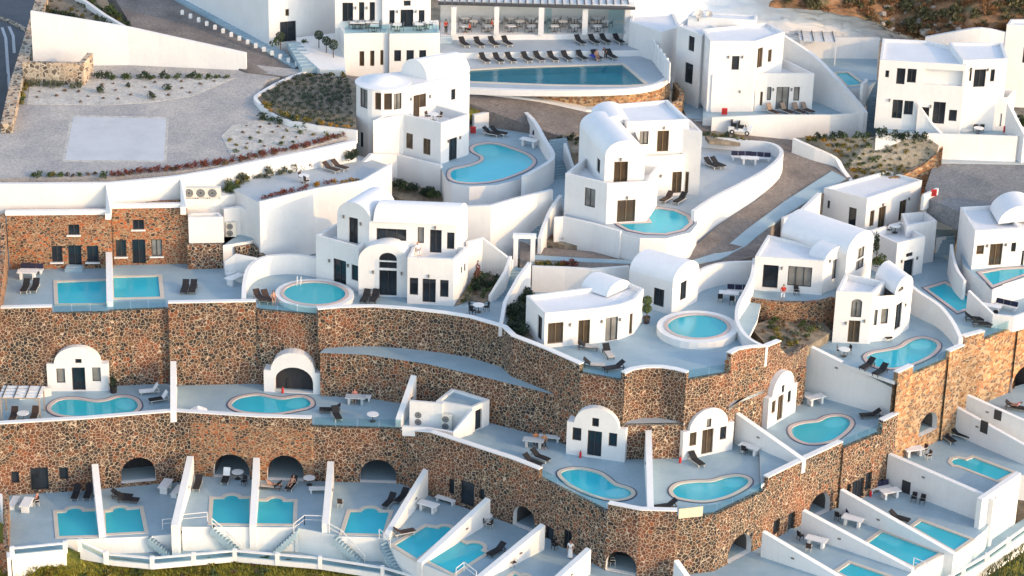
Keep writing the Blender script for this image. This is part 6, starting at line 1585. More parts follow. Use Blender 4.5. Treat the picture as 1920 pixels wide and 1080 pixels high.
m = MB(); q = P(1272, 752, 9.95); q = V((q.x, q.y, 9.95)); m.tube(q, q + V((0, 0.1, 2.4)), .07); m.tube(q, q + V((-.4, -.3, -.0)), .07); m.build('pipe', WMETAL, r)
# ================================================================ PLANTS
from mathutils.bvhtree import BVHTree
def leafmesh(n, rx, ry, rz, leaf, seed, hollow=0.3, c=(0, 0, 0), spiky=False, m=None):
    rnd = random.Random(seed); m = m or MB(); c = V(c)
    lobes = [(V((rnd.uniform(-.5, .5) * rx, rnd.uniform(-.5, .5) * ry, rnd.uniform(-.1, .6) * rz)), rnd.uniform(.45, .75)) for _ in range(5)]
    for _ in range(n):
        lo, s = lobes[rnd.randrange(5)]
        d = V((rnd.gauss(0, 1), rnd.gauss(0, 1), rnd.gauss(0, 1))).normalized()
        k = rnd.uniform(hollow, 1) ** .5
        p = lo + V((d.x * rx * s * k, d.y * ry * s * k, abs(d.z) * rz * s * k))
        a = V((rnd.gauss(0, 1), rnd.gauss(0, 1), rnd.gauss(0, .6))).normalized()
        if spiky: a = (d + V((0, 0, 1.2))).normalized()
        b = a.cross(V((rnd.gauss(0, 1), rnd.gauss(0, 1), rnd.gauss(0, 1)))).normalized()
        L = leaf * rnd.uniform(.6, 1.3); W = L * (.25 if spiky else .6)
        p = c + p
        m.poly([p - b * W, p + a * L * .5 - b * W * .2, p + a * L, p + b * W], 0)
    return m
def shrub(name, mat, n, rx, rz, leaf, seed, label, cat, spiky=False):
    o = leafmesh(n, rx, rx, rz, leaf, seed, spiky=spiky).build(name, mat)
    return tag(o, label, cat)
PLANTS = {}
NAMES = {'lav': ('lavender_mound', 'lavender'), 'sage': ('sage_shrub', 'shrub'), 'green': ('green_shrub', 'shrub'), 'dark': ('dark_shrub', 'shrub'), 'yel': ('yellow_green_clump', 'plant'), 'red': ('red_shrub', 'shrub'), 'orange': ('orange_flower_clump', 'flowers'), 'dry': ('dry_tuft', 'plant'), 'spike': ('feathery_shrub', 'shrub'), 'big': ('leafy_bush', 'bush'), 'bigd': ('dark_bush', 'bush')}
def plant(key, p, label, group, rnd, sc=1.0, cat='shrub', name='shrub'):
    """copy of a kind of plant at a point; the first use moves the built one"""
    mat, n, rx, rz, leaf, spiky = KINDS[key]
    name, cat = NAMES[key]
    lst = PLANTS.setdefault(key, [])
    if len(lst) < 3:
        o = leafmesh(n, rx, rx, rz, leaf, len(lst) + hash(key) % 97 if False else len(lst) * 7 + len(key), spiky=spiky).build(name, mat); lst.append(o)
    else:
        o = lst[rnd.randrange(3)].copy(); C.objects.link(o)
    s = sc * rnd.uniform(.8, 1.25)
    o.location = p; o.rotation_euler = (0, 0, rnd.uniform(0, 6.28)); o.scale = (s, s, s * rnd.uniform(.85, 1.15))
    o['label'] = label; o['category'] = cat
    if group: o['group'] = group
    elif 'group' in o: del o['group']
    return o
KINDS = {
    'lav': (foliage('lavender_grey_leaves', [(0.012, 0.026, 0.018), (0.03, 0.055, 0.035), (0.06, 0.09, 0.05)]), 90, .42, .38, .16, True),
    'sage': (LEAFG, 80, .42, .36, .16, False), 'green': (LEAF, 90, .45, .5, .17, False), 'dark': (LEAFD, 140, .6, .8, .2, False),
    'yel': (LEAFY, 80, .4, .4, .15, False), 'red': (LEAFR, 80, .4, .42, .16, True), 'orange': (LEAFO, 80, .4, .3, .13, False),
    'dry': (LEAFB, 50, .3, .26, .13, False), 'spike': (LEAFG, 90, .4, .8, .28, True), 'big': (LEAF, 420, 1.0, 1.3, .22, False), 'bigd': (LEAFD, 420, 1.0, 1.3, .22, False)}
def scatter(poly, n, keys, label, group, seed, mind=.5, sc=1.0, cat='shrub', name='shrub', dz=0.0):
    m = MB(); m.tess([ccw(poly)])
    bv = BVHTree.FromPolygons([tuple(v) for v in m.v], m.f)
    x0, x1 = min(p.x for p in poly), max(p.x for p in poly); y0, y1 = min(p.y for p in poly), max(p.y for p in poly)
    rnd = random.Random(seed); pts = []
    for _ in range(n * 30):
        if len(pts) >= n: break
        x, y = rnd.uniform(x0, x1), rnd.uniform(y0, y1)
        h = bv.ray_cast(V((x, y, 200)), V((0, 0, -1)))[0]
        if h is None or any((h - q).length < mind for q in pts): continue
        pts.append(h)
    for p in pts: plant(keys[rnd.randrange(len(keys))], p + V((0, 0, dz)), label, group, rnd, sc, cat, name)
def row(path, n, keys, label, group, seed, jit=.25, sc=1.0, cat='shrub', name='shrub'):
    rnd = random.Random(seed)
    L = [0]
    for a, b in zip(path, path[1:]): L.append(L[-1] + (b - a).length)
    for i in range(n):
        t = (i + .5 + rnd.uniform(-.3, .3)) / n * L[-1]
        k = max(j for j in range(len(path) - 1) if L[j] <= t)
        p = path[k].lerp(path[k + 1], (t - L[k]) / max(1e-6, L[k + 1] - L[k])) + V((rnd.uniform(-jit, jit), rnd.uniform(-jit, jit), 0))
        plant(keys[rnd.randrange(len(keys))], p, label, group, rnd, sc, cat, name)
scatter(off(bedq if area2(bedq) > 0 else bedq[::-1], .5, True), 150, ['lav', 'lav', 'lav', 'sage'], 'dark grey-green mound in the kerbed lavender bed', 'lavender mounds in the kerbed bed', 1, .62, .85)
row(PP([(490, 190, zq + .1), (515, 213, zq), (560, 226, zq - .1), (655, 240, zq - .2)]), 16, ['orange', 'yel'], 'orange flowering clump along the front edge of the lavender bed', 'orange clumps along the lavender bed kerb', 2)
row(PP([(530, 152, PL(530, 150).z), (600, 142, zq + .6), (655, 148, zq + .8)]), 9, ['yel', 'dry'], 'yellowish clump along the rear edge of the lavender bed', 'yellowish clumps behind the lavender bed', 3)
fb = PP([(1500, 261, 19.6), (1560, 260, 20.3), (1640, 260, 20.7), (1744, 266, 20.7), (1750, 290, 19.5), (1722, 312, 18.1), (1690, 328, 17.5), (1604, 334, 17.0), (1590, 315, 17.7), (1575, 296, 18.4), (1535, 278, 18.9)])
scatter(fb, 200, ['sage', 'yel', 'sage', 'yel', 'green'], 'low green mound in the flower bed below the two-storey villa', 'mounds in the right flower bed', 4, .58, .85)
row(PP([(1505, 262, 19.6), (1545, 264, 20.0), (1570, 284, 18.9), (1595, 311, 17.8), (1615, 329, 17.2)]), 14, ['orange'], 'orange flowering clump at the left edge of the right flower bed', 'orange clumps in the right flower bed', 5, .5)
row(PP([(1520, 259, 20.0), (1560, 259, 20.4), (1640, 258, 20.9), (1740, 264, 20.9)]), 15, ['green', 'dark'], 'upright green shrub along the white wall behind the flower bed', 'green shrubs behind the flower bed', 6)
row(onplane([(60, 331), (160, 329), (205, 331)]), 12, ['green', 'dry', 'yel'], 'low green and yellow clump at the left edge of the gravel plateau', 'low clumps on the plateau edge', 7)
row(onplane([(205, 330), (335, 318), (430, 306), (500, 291), (560, 279), (640, 256)]), 105, ['red', 'red', 'red', 'dry'], 'red-leaved shrub in the long row along the plateau edge', 'red shrubs along the plateau edge', 8, .3)
row(onplane([(178, 147), (300, 147), (432, 147)]), 17, ['green', 'green', 'dark'], 'small green shrub in the row at the foot of the big white wall', 'green shrubs along the big white wall', 9, .12, 1.0)
row(onplane([(50, 162), (160, 166)]), 7, ['spike'], 'thin green shrub before the speckled stone enclosure', 'thin shrubs at the enclosure', 10)
row(onplane([(40, 200), (48, 165), (52, 150)]), 8, ['green', 'yel'], 'green clump along the inner side of the boundary wall', 'clumps along the boundary wall', 11)
scatter(onplane([(60, 192), (75, 165), (200, 155), (430, 152), (380, 172), (280, 187), (200, 193)]), 26, ['dry', 'dry', 'dark'], 'small dark dry tuft on the pale sand bed', 'dry tufts on the sand bed', 12, 1.4, .75)
scatter(onplane([(440, 285), (425, 255), (440, 240), (500, 230), (600, 245), (650, 252), (560, 275), (475, 295)]), 30, ['dry', 'green', 'yel'], 'small tuft on the stony bed beside the concrete pad', 'tufts on the stony bed', 13, 1.1, .7)
row(onplane([(490, 225), (560, 238), (650, 250)]), 12, ['dark', 'green', 'orange'], 'dark tuft below the lavender bed kerb', 'tufts below the lavender kerb', 14)
row(PP([(430, 350, LT), (470, 336, LT), (540, 323, LT), (600, 309, LT), (660, 294, LT)]), 44, ['spike', 'spike', 'yel', 'sage'], 'grey-green feathery shrub along the wall of the lounger terrace', 'feathery shrubs behind the lounger terrace', 15, .3)
row(PP([(492, 375, LT), (540, 363, LT), (575, 354, LT)]), 16, ['red'], 'dark red shrub massed behind the lounger terrace parapet', 'dark red shrubs at the parapet', 16, .2)
row(PP([(585, 350, LT), (640, 343, LT), (672, 338, LT)]), 9, ['red', 'orange'], 'reddish plant spaced along the lounger terrace parapet', 'reddish plants at the parapet', 17, .1)
row(PP([(428, 362, 20), (440, 360, 20)]), 3, ['big'], 'yellow-green bush beside the cooling boxes', 'bushes beside the cooling boxes', 18, .3, .7)
row(PP([(652, 300, LT + .5), (672, 293, LT + .5)]), 4, ['bigd', 'green'], 'dark bush at the foot of the round bay villa', 'dark bushes below the round bay', 19, .3, .7)
sheet('bush_bed', PP([(690, 348, 17.6), (735, 330, 17.8), (800, 345, 17.6), (835, 372, 17.2), (770, 380, 17.0)]), SOIL, 1.5)
row(PP([(705, 352, 17.6), (740, 350, 17.7), (775, 360, 17.5), (825, 374, 17.2)]), 12, ['bigd', 'spike', 'big'], 'dark green bush behind the twin barrel roofs', 'dark bushes behind the twin barrel villa', 20, .5, .75)
sheet('planted_slope', PP([(852, 574, 14.05), (880, 560, 14.2), (905, 568, 14.05), (930, 556, 14.2), (945, 520, 15.5), (900, 510, 15.6), (880, 530, 14.8)]), SOIL, .5)
scatter(PP([(862, 570, 14.1), (885, 560, 14.2), (925, 555, 14.3), (938, 525, 15.4), (905, 515, 15.5)]), 22, ['dark', 'sage', 'dry', 'green'], 'shrub on the planted slope right of the twin barrel villa', 'shrubs on the planted slope', 21, .6, .9)
row(PP([(888, 545, 14.4), (915, 540, 14.8), (930, 530, 15.2)]), 5, ['bigd'], 'large dark bush on the planted slope by the stairs', 'large bushes on the planted slope', 22, .3, .6)
v = thing('climbing_plant', 'reddish climbing plant on the side wall of the twin barrel villa', 'climber', P(893, 545, 14.4))
leafmesh(260, .35, .3, 2.4, .2, 5, c=P(893, 540, 14.5)).build('leaves', LEAFR, v); m = MB(); m.tube(P(893, 545, 14.4), P(893, 545, 14.4) + V((0, 0, 2.2)), .04); m.build('stem', TRUNK, v)
v = thing('climbing_plant', 'green climbing plant beside the barrel gable of the right villa', 'climber', P(1641, 500, 13))
leafmesh(260, .3, .3, 2.6, .2, 6, c=P(1642, 480, 14.2)).build('leaves', LEAFD, v); m = MB(); m.tube(P(1642, 497, 13), P(1642, 497, 13) + V((0, 0, 3.4)), .04); m.build('stem', TRUNK, v)
row(PP([(1640, 500, 12.8), (1655, 497, 12.8), (1664, 494, 12.9)]), 4, ['big', 'spike'], 'green bush in the corner below the cubic villa balcony', 'bushes below the cubic villa balcony', 23, .25, .75)
scatter(PP([(1420, 612, 12.6), (1450, 645, 12.3), (1480, 660, 12.0), (1540, 630, 11.9), (1535, 606, 12.2), (1450, 602, 12.6)]), 34, ['yel', 'green', 'dry', 'sage'], 'yellow-green shrub in the hollow under the guest terrace wall', 'shrubs in the planted hollow', 24, .55, .95)
sheet('red_bed', PP([(1022, 450, 16.5), (1040, 436, 16.6), (1140, 448, 16.5), (1140, 462, 16.3), (1060, 460, 16.3)]), SOIL, .5)
row(PP([(1030, 448, 16.6), (1080, 447, 16.6), (1132, 456, 16.5)]), 20, ['dry', 'red', 'red'], 'red-brown plant in the bed under the half-round pool wall', 'plants under the half-round pool wall', 25, .3, .9)
row(PP([(1002, 497, 16), (1050, 499, 16), (1062, 498, 16)]), 9, ['green', 'yel', 'yel'], 'green shrub behind the white roadside wall by the gateway', 'green shrubs by the gateway', 26, .15, .9)
row(PP([(1050, 498, 16), (1082, 500, 16)]), 6, ['red'], 'red shrub behind the white roadside wall by the gateway', 'red shrubs by the gateway', 27, .2, 1.1)
sheet('bush_bed', PP([(946, 624, 14.06), (960, 560, 14.1), (1000, 545, 14.2), (1000, 600, 14.06), (1000, 645, 14.06)]), SOIL, .4)
scatter(PP([(955, 622, 14.1), (965, 575, 14.1), (985, 552, 14.2), (990, 600, 14.1), (985, 638, 14.1)]), 20, ['bigd', 'dark', 'bigd', 'green'], 'dark green bush left of the low central villa', 'dark bushes left of the central villa', 28, .55, .75)
sheet('green_bank', PP([(878, 215, 21.6), (882, 178, 22.6), (925, 196, 22.0), (942, 203, 21.6), (900, 212, 21.5)]), GRASS, .6)
row(PP([(885, 205, 21.7), (905, 198, 22), (935, 203, 21.7)]), 12, ['green', 'yel'], 'green clump on the bank right of the round bay villa', 'clumps on the green bank', 29, .6, .7)
sheet('bush_bed', PP([(1050, 290, 19.8), (1055, 252, 20.4), (1092, 246, 20.4), (1092, 285, 19.8)]), SOIL, .4)
row(PP([(1052, 262, 20.3), (1075, 262, 20.2), (1090, 270, 20)]), 9, ['bigd', 'green', 'dark'], 'dark bush at the head of the upper stairs', 'bushes at the head of the stairs', 30, .6, .6)
sheet('long_bed', PP([(1318, 250, 19.95), (1340, 245, 19.95), (1410, 262, 19.5), (1395, 268, 19.5), (1330, 264, 19.8)]), SOIL, .4)
row(PP([(1322, 255, 19.9), (1350, 256, 19.8), (1400, 265, 19.6)]), 14, ['green', 'yel', 'dark'], 'green shrub in the narrow bed along the parapet of the middle villa', 'shrubs in the narrow parapet bed', 31, .35, .7)
row(PP([(1900, 235, 21.3), (1915, 238, 21.3), (1940, 240, 21.2)]), 6, ['bigd', 'big'], 'dark bush at the right edge beside the two-storey villa', 'bushes at the upper right edge', 32, .5, .8)
row(PP([(65, 16, zR + 1.3), (150, 40, zR + 1.3), (238, 51, zR + 1.4)]), 26, ['green', 'dark', 'yel'], 'green clump along the top of the big white retaining wall', 'clumps above the retaining wall', 33, .35, .8)
row(PP([(150, -5, zR + 2.2), (200, 25, zR + 1.7), (236, 48, zR + 1.4)]), 18, ['green', 'big', 'yel'], 'green shrub along the kerb of the upper dry bed', 'shrubs along the upper bed kerb', 34, .3, .7)
scatter(PP([(75, 15, zR + 1.35), (85, -12, zR + 2.2), (150, -10, zR + 2.2), (215, 40, zR + 1.5), (150, 38, zR + 1.4)]), 30, ['dry', 'sage', 'yel'], 'dry tuft on the upper bed above the retaining wall', 'dry tufts on the upper bed', 35, .8, .8)
wall('kerb_wall', 'white kerb between the upper dry bed and the cobbled road', [(250, 56, zR + 1.7), (200, 27, zR + 2.1), (145, -12, zR + 2.7)], zR - 1, .4)
# scrub hill bushes and rocks
_h = bpy.data.objects['scrub_hill']
HB = BVHTree.FromPolygons([tuple(v.co) for v in _h.data.vertices], [list(p.vertices) for p in _h.data.polygons])
rnd = random.Random(50)
KINDS['scrubg'] = (foliage('olive_scrub', [(0.05, 0.05, 0.02), (0.10, 0.09, 0.035), (0.15, 0.12, 0.05)]), 130, .5, .5, .2, False); NAMES['scrubg'] = ('olive_scrub_bush', 'bush')
KINDS['scrubb'] = (foliage('rusty_scrub', [(0.16, 0.08, 0.03), (0.28, 0.13, 0.05), (0.10, 0.06, 0.03)]), 110, .5, .4, .2, True); NAMES['scrubb'] = ('rusty_scrub_bush', 'bush')
for i in range(330):
    x, y = rnd.uniform(1455, 1935), rnd.uniform(-25, 72)
    h = HB.ray_cast(CAM, ray(x, y).normalized())[0]
    if h is None: continue
    plant(rnd.choice(['scrubg', 'scrubg', 'scrubb', 'scrubb', 'dry']), h - V((0, 0, .12)), 'scrubby bush on the brown hillside at the top right', 'bushes on the scrub hill', rnd, rnd.uniform(.7, 1.9))
ROCK = ground('pale_rock', [(0.26, 0.21, 0.17), (0.42, 0.36, 0.30), (0.18, 0.14, 0.11)], .8, fine=4)
rocks = []
for i in range(34):
    x, y = rnd.uniform(1640, 1800), rnd.uniform(8, 72)
    h = HB.ray_cast(CAM, ray(x, y).normalized())[0]
    if h is None: continue
    if len(rocks) < 3:
        bm = bmesh.new(); bmesh.ops.create_icosphere(bm, subdivisions=2, radius=.5)
        for q in bm.verts: q.co *= rnd.uniform(.75, 1.2)
        me = bpy.data.meshes.new('boulder'); bm.to_mesh(me); bm.free(); me.materials.append(ROCK)
        o = bpy.data.objects.new('boulder', me)
    else: o = rocks[rnd.randrange(3)].copy()
    rocks.append(o); C.objects.link(o)
    s = rnd.uniform(.3, .95); o.scale = (s * 1.3, s, s * .7); o.rotation_euler = (0, 0, rnd.uniform(0, 6)); o.location = h
    tag(o, 'weathered boulder on the brown hillside at the top right', 'boulder', 'boulders on the scrub hill')
# grass at the bottom: tufts too many to count
_g = bpy.data.objects['grass_slope']
GB = BVHTree.FromPolygons([tuple(v.co) for v in _g.data.vertices], [list(p.vertices) for p in _g.data.polygons])
m = MB(); rnd = random.Random(9)
for i in range(5200):
    x, y = rnd.uniform(-30, 860), rnd.uniform(1030, 1100)
    h = GB.ray_cast(CAM, ray(x, y).normalized())[0]
    if h is None or y < 1046 + max(0, (x - 500)) * .05 or (110 < x < 290 and y < 1058): continue
    for k in range(4):
        a = rnd.uniform(0, 6.28); d = V((math.cos(a), math.sin(a), 0)); hh = rnd.uniform(.15, .5)
        w_ = V((-d.y, d.x, 0)) * .05
        p = h + V((rnd.uniform(-.2, .2), rnd.uniform(-.2, .2), -.05))
        m.poly([p - w_, p + w_, p + d * hh * .7 + V((0, 0, hh))], 0)
for i in range(46):
    x, y = rnd.uniform(-10, 760), rnd.uniform(1054, 1085)
    h = GB.ray_cast(CAM, ray(x, y + max(0, x - 500) * .05).normalized())[0]
    if h is not None and not (110 < x < 290 and y < 1062): plant(rnd.choice(['yel', 'green', 'yel', 'dry']), h, 'yellow-green clump in the wild grass along the bottom edge', 'clumps in the wild grass', rnd, rnd.uniform(.8, 1.3))
tag(m.build('grass', foliage('grass_blades', [(0.09, 0.13, 0.015), (0.21, 0.20, 0.02), (0.36, 0.28, 0.03), (0.14, 0.17, 0.02)])), kind='stuff')
m = MB()
for i in range(700):
    x, y = rnd.uniform(1840, 1930), rnd.uniform(1020, 1090)
    if y < 1078 - (x - 1840) * .75: continue
    p = P(x, y, -2.2)
    for k in range(3):
        a = rnd.uniform(0, 6.28); d = V((math.cos(a), math.sin(a), 0)); h = rnd.uniform(.15, .45); w_ = V((-d.y, d.x, 0)) * .05
        m.poly([p - w_, p + w_, p + d * h * .6 + V((0, 0, h))], 0)
tag(m.build('grass', LEAF), kind='stuff')
# topiary
def topiary(label, px, py, z, h, r0, balls=1):
    c = P(px, py, z); r = thing('topiary_tree', label, 'topiary', c)
    m = MB(); m.tube(c, c + V((0, 0, h)), .05); m.build('trunk', TRUNK, r)
    m = MB()
    for k in range(balls):
        q = c + V((0, 0, h + r0 - k * r0 * 2.0)); rnd = random.Random(k + int(px))
        for _ in range(420):
            d = V((rnd.gauss(0, 1), rnd.gauss(0, 1), rnd.gauss(0, 1))).normalized(); p = q + d * r0 * rnd.uniform(.82, 1.04)
            a = V((rnd.gauss(0, 1), rnd.gauss(0, 1), rnd.gauss(0, 1))).normalized(); b = a.cross(d).normalized()
            m.poly([p - b * .06, p + a * .08, p + b * .06, p - a * .08])
    m.build('crown', LEAFD if balls == 1 else LEAF, r)
    return r, c
ze_ = zw
topiary('clipped ball tree left of the grey entrance steps', 526, 94, zw + .1, 1.1, .5); topiary('clipped ball tree right of the entrance, topmost of three', 598, 92, zw, 1.1, .5); topiary('clipped ball tree right of the entrance, middle of three', 612, 103, zw - .3, 1.1, .5); topiary('clipped ball tree right of the entrance, lowest of three', 625, 111, zw - .4, 1.1, .55)
rnd = random.Random(77); plant('green', P(571, 84, zw), 'loose green bush right of the large dark door', None, rnd, 1.3); plant('green', P(518, 84, zw), 'loose green bush left of the large dark door', None, rnd, 1.5)
r, c = topiary('potted two-ball topiary at the corner of the low central villa', 1212, 606, L2, 1.9, .42, 2)
m = MB(); m.lathe(c, [(.01, .02), (.26, .02), (.36, .65), (.30, .65), (.28, .55), (.01, .55)], 14); m.build('pot', POT, r)
r = thing('potted_plant', 'dark potted plant at the right of the left cave house', 'potted plant', P(213, 736, L1)); c = P(213, 736, L1)
m = MB(); m.lathe(c, [(.01, .02), (.3, .02), (.36, .7), (.3, .7), (.01, .6)], 14); m.build('pot', CUSH, r); leafmesh(200, .4, .4, .9, .2, 3, c=c + V((0, 0, .7))).build('leaves', LEAFD, r)
# ================================================================ PEOPLE
def skin_mesh(name, pts, edges, mat, parent, M, root=0, sub=1, extra=None):
    me = bpy.data.meshes.new('t'); me.from_pydata([p[0] for p in pts], edges, [])
    o = bpy.data.objects.new('t', me); C.objects.link(o)
    sm = o.modifiers.new('s', 'SKIN'); sm.use_smooth_shade = True
    for d, p in zip(me.skin_vertices[0].data, pts):
        rr = p[1] if isinstance(p[1], tuple) else (p[1], p[1]); d.radius = rr; d.use_root = False
    me.skin_vertices[0].data[root].use_root = True
    if sub: sb = o.modifiers.new('b', 'SUBSURF'); sb.levels = sub; sb.render_levels = sub
    dg = bpy.context.evaluated_depsgraph_get()
    em = bpy.data.meshes.new_from_object(o.evaluated_get(dg))
    bpy.data.objects.remove(o)
    m = MB(); m.v = [M @ v.co for v in em.vertices]; m.f = [list(p.vertices) for p in em.polygons]; m.m = [0] * len(m.f)
    if extra: extra(m, M)
    bpy.data.meshes.remove(em)
    return m.build(name, mat, parent, True)
def person(label, px, py, z, deg, pose, top_m, leg_m=None, hair=HAIR, sleeves=True, long_dress=False, group=None, dz=0.0):
    """pose: stand / sit / lie; local +Y is where the person faces"""
    loc = P(px, py, z) + V((0, 0, dz))
    r = thing('person', label, 'person', loc, group)
    M = Matrix.Translation(loc) @ Matrix.Rotation(R(deg), 4, 'Z')
    J = {}
    if pose == 'stand':
        pel, ch, nk, hd = V((0, 0, .93)), V((0, .0, 1.30)), V((0, .0, 1.46)), V((0, .02, 1.60))
        knee = [V((s * .10, .04, .50)) for s in (-1, 1)]; ank = [V((s * .11, -.01, .08)) for s in (-1, 1)]; toe = [V((s * .13, .16, .03)) for s in (-1, 1)]
        elb = [V((s * .27, -.03, 1.10)) for s in (-1, 1)]; wri = [V((s * .25, .12, .90)) for s in (-1, 1)]
    elif pose == 'bend':
        pel, ch, nk, hd = V((0, -.12, .92)), V((0, .16, 1.20)), V((0, .30, 1.30)), V((0, .42, 1.38))
        knee = [V((s * .10, .02, .50)) for s in (-1, 1)]; ank = [V((s * .11, -.06, .08)) for s in (-1, 1)]; toe = [V((s * .13, .10, .03)) for s in (-1, 1)]
        elb = [V((s * .26, .26, .98)) for s in (-1, 1)]; wri = [V((s * .18, .42, .82)) for s in (-1, 1)]
    elif pose == 'sit':
        pel, ch, nk, hd = V((0, 0, .52)), V((0, -.04, .88)), V((0, -.02, 1.04)), V((0, .01, 1.18))
        knee = [V((s * .12, .45, .52)) for s in (-1, 1)]; ank = [V((s * .12, .50, .09)) for s in (-1, 1)]; toe = [V((s * .13, .66, .04)) for s in (-1, 1)]
        elb = [V((s * .27, .06, .70)) for s in (-1, 1)]; wri = [V((s * .16, .28, .66)) for s in (-1, 1)]
    else:
        pel, ch, nk, hd = V((0, .05, .50)), V((0, -.30, .66)), V((0, -.44, .78)), V((0, -.56, .88))
        knee = [V((s * .11, .46, .66 if s > 0 else .50)) for s in (-1, 1)]; ank = [V((s * .10, .80 if s < 0 else .70, .45)) for s in (-1, 1)]; toe = [V((s * .11, .90 if s < 0 else .80, .56)) for s in (-1, 1)]
        elb = [V((s * .29, -.24, .52)) for s in (-1, 1)]; wri = [V((s * .20, .02, .56)) for s in (-1, 1)]
    up = (hd - nk).normalized()
    crown = hd + up * .12
    sh = [ch.lerp(nk, .62) + V((s * .17, 0, 0)) for s in (-1, 1)]
    hip = [pel + V((s * .09, 0, -.03)) for s in (-1, 1)]
    pts = [(pel, (.15, .11)), (ch, (.16, .11)), (nk, .058), (hd, (.078, .092)), (crown, (.06, .07))]
    ed = [(0, 1), (1, 2), (2, 3), (3, 4)]
    for i in (0, 1):
        n = len(pts)
        hand = wri[i] + (wri[i] - elb[i]).normalized() * .09
        pts += [(sh[i], .058), (elb[i], .042), (wri[i], .03), (hand, (.042, .018)), (hip[i], .092), (knee[i], .062), (ank[i], .042), (toe[i], .034)]
        ed += [(1, n), (n, n + 1), (n + 1, n + 2), (n + 2, n + 3), (0, n + 4), (n + 4, n + 5), (n + 5, n + 6), (n + 6, n + 7)]
    fwd = V((0, 1, 0)) if pose != 'lie' else V((0, .3, 1)).normalized()
    def extra(m, M):
        for i, s in ((0, -1), (1, 1)):
            d = (wri[i] - elb[i]).normalized(); h = wri[i] + d * .13; side = d.cross(V((0, 0, 1)))
            if side.length < .1: side = V((1, 0, 0))
            side.normalize(); cur = d.cross(side) * .02
            for k, L in enumerate((.062, .075, .078, .07)):
                a = h + side * (.03 - .02 * k); b = a + d * L * .55 + cur * .4; e = a + d * L * .9 + cur * 1.6
                m.tube(M @ a, M @ b, .0095, .0088, 6); m.tube(M @ b, M @ e, .0088, .0065, 6)
            a = wri[i] + d * .05 + side * .035; m.tube(M @ a, M @ (a + d * .045 + side * .03), .011, .008, 6)
            e = hd + V((s * .078, 0, 0)); m.tube(M @ (e - fwd * .012), M @ (e + fwd * .012 + up * .004), .026, .02, 6)
        nz = hd + fwd * .088; m.tube(M @ (nz + up * .03), M @ (nz + fwd * .022 - up * .012), .010, .014, 6)
    skin_mesh('body', pts, ed, SKIN, r, M, extra=extra)
    m = MB()
    for s in (-1, 1): m.box(M @ (hd + fwd * .090 + V((s * .033, 0, 0)) + up * .022), (.022, .014, .010), R(deg))
    m.build('eye', CLB, r)
    m = MB(); m.box(M @ (hd + fwd * .090 - up * .05), (.045, .012, .01), R(deg)); m.build('mouth', CLR, r)
    # hair: a cap over the back and top of the head
    m = MB(); rows = []
    for j in range(7):
        th = math.pi * .62 * j / 6; row_ = []
        for i in range(14):
            ph = 2 * math.pi * i / 14
            d = V((math.sin(th) * math.cos(ph), 0, 0)) + up * math.cos(th) + (up.cross(V((1, 0, 0))) * -1 if False else V((1, 0, 0)).cross(up)) * (math.sin(th) * math.sin(ph))
            k = 1.0
            if d.dot(fwd) > .45: k = .6
            row_.append(M @ (hd + up * .035 - fwd * .012 + d * .112 * k))
        rows.append(row_)
    for a, b in zip(rows, rows[1:]): m.strip(a, b, 0, True)
    m.build('hair', hair, r, True)
    if top_m:
        tp = [(pel + (ch - pel) * .12, (.165, .125)), (ch, (.178, .128)), (nk - up * .045, (.075, .07))]; te = [(0, 1), (1, 2)]
        if sleeves:
            for i in (0, 1):
                n = len(tp); tp += [(sh[i], .072), (sh[i].lerp(elb[i], .75), .058)]; te += [(1, n), (n, n + 1)]
        skin_mesh('shirt', tp, te, top_m, r, M)
    if leg_m:
        tp = [(pel, (.165, .125))]; te = []
        for i in (0, 1):
            n = len(tp); e = 1.0 if leg_m is not SKIN and not long_dress else 1
            tp += [(hip[i], .105), (knee[i], .078), (knee[i].lerp(ank[i], .85), .062)]; te += [(0, n), (n, n + 1), (n + 1, n + 2)]
        skin_mesh('trousers', tp, te, leg_m, r, M)
    elif long_dress:
        m = MB(); c = [pel + V((0, 0, .05)), pel + V((0, .02, -.35)), V((0, .02, .12))]
        rows = [[M @ (q + V((a_ * math.cos(2 * math.pi * i / 14), b_ * math.sin(2 * math.pi * i / 14), 0))) for i in range(14)] for q, (a_, b_) in zip(c, ((.17, .13), (.20, .16), (.24, .2)))]
        for a, b in zip(rows, rows[1:]): m.strip(b, a, 0, True)
        m.build('robe', top_m, r, True)
    else:
        skin_mesh('swimwear', [(pel + V((0, 0, .03)), (.165, .125)), (hip[0], .1), (hip[1], .1)], [(0, 1), (0, 2)], CLB, r, M)
    return r
BLOND = simple('fair_hair', (.40, .22, .08), .7)
person('person in dark red top and black trousers standing in the restaurant', 836, 64, LRE, 200, 'stand', CLR, CLB)
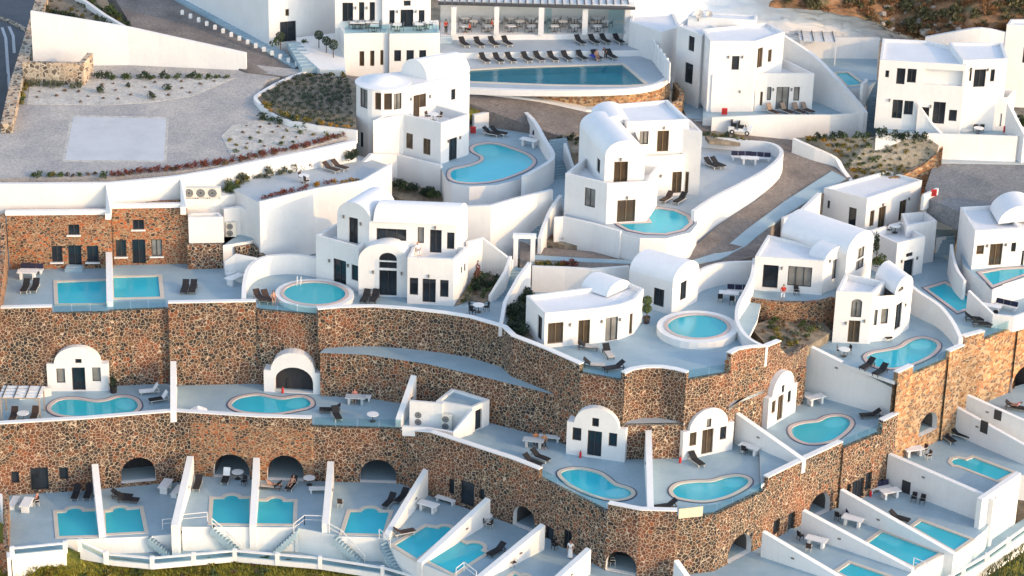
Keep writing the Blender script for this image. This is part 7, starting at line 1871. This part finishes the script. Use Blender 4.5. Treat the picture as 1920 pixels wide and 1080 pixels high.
person('person in black sitting at a restaurant table beside the first post', 880, 62, LRE, 90, 'sit', CLR, CLB); person('person in red sitting at the second bay of the restaurant', 922, 56, LRE, -90, 'sit', CLR, CLB)
person('seated person with bare shoulders on the pool lounger with blue towel', 1118, 113, LP, 200, 'sit', None, None, HAIR)
person('person in black bending beside the last lounger of the main pool', 1135, 111, LP, 150, 'bend', CLB, CLB)
o = thing('towel', 'blue towel lying on the ninth lounger at the main pool', 'towel', P(1116, 111, LP)); m = MB(); m.box(P(1113, 112, LP) + V((0, 0, .44)), (1.0, .7, .04), R(-63)); m.build('cloth', CLBL, o)
person('fair-haired person in a white robe sitting on the balcony of the twin barrel villa', 783, 478, 17.9, 200, 'sit', CLW, CLW, BLOND)
person('person in pink standing in the balcony door of the twin barrel villa', 822, 474, 17.9, 180, 'stand', simple('pink_cloth', (.55, .25, .22), .9), CLB)
person('bare-chested person sitting by the round raised pool at the left villa', 513, 569, L2, 190, 'sit', None, None)
person('person in red and white seated on the guest terrace above the planted hollow', 1468, 557, L3, 170, 'sit', CLR, CLW)
person('person in a white shirt and black trousers standing in the arched door', 1855, 241, LE, 180, 'stand', CLW, CLB)
person('left one of two people sitting at the concrete table', 1004, 833, L1, 180, 'sit', simple('orange_cloth', (.5, .18, .06), .9), CLB); person('right one of two people sitting at the concrete table', 1020, 837, L1, 180, 'sit', simple('tan_cloth', (.42, .2, .1), .9), CLB)
person('person with bare shoulders behind the table on the open archway terrace', 665, 752, L1, 180, 'sit', simple('rose_cloth', (.5, .2, .18), .9), None)
person('sunbather lying with bent knee left of the third arch', 510, 917, L0, -100, 'lie', None, None); person('sunbather lying on the black lounger at the third arch', 547, 914, L0, 165, 'lie', None, None)
person('person in a long white robe standing at the lower front doors', 1069, 1046, L0, 170, 'stand', CLW, None, HAIR, True, True)
person('person in pink lying on the dark lounger at the far right edge', 1902, 768, 4.0, 70, 'lie', simple('pale_pink_cloth', (.6, .3, .3), .9), None)
person('person sitting cross-armed at the long table of the far left terrace', 70, 946, L0A, 90, 'sit', simple('salmon_cloth', (.55, .22, .15), .9), CLB)
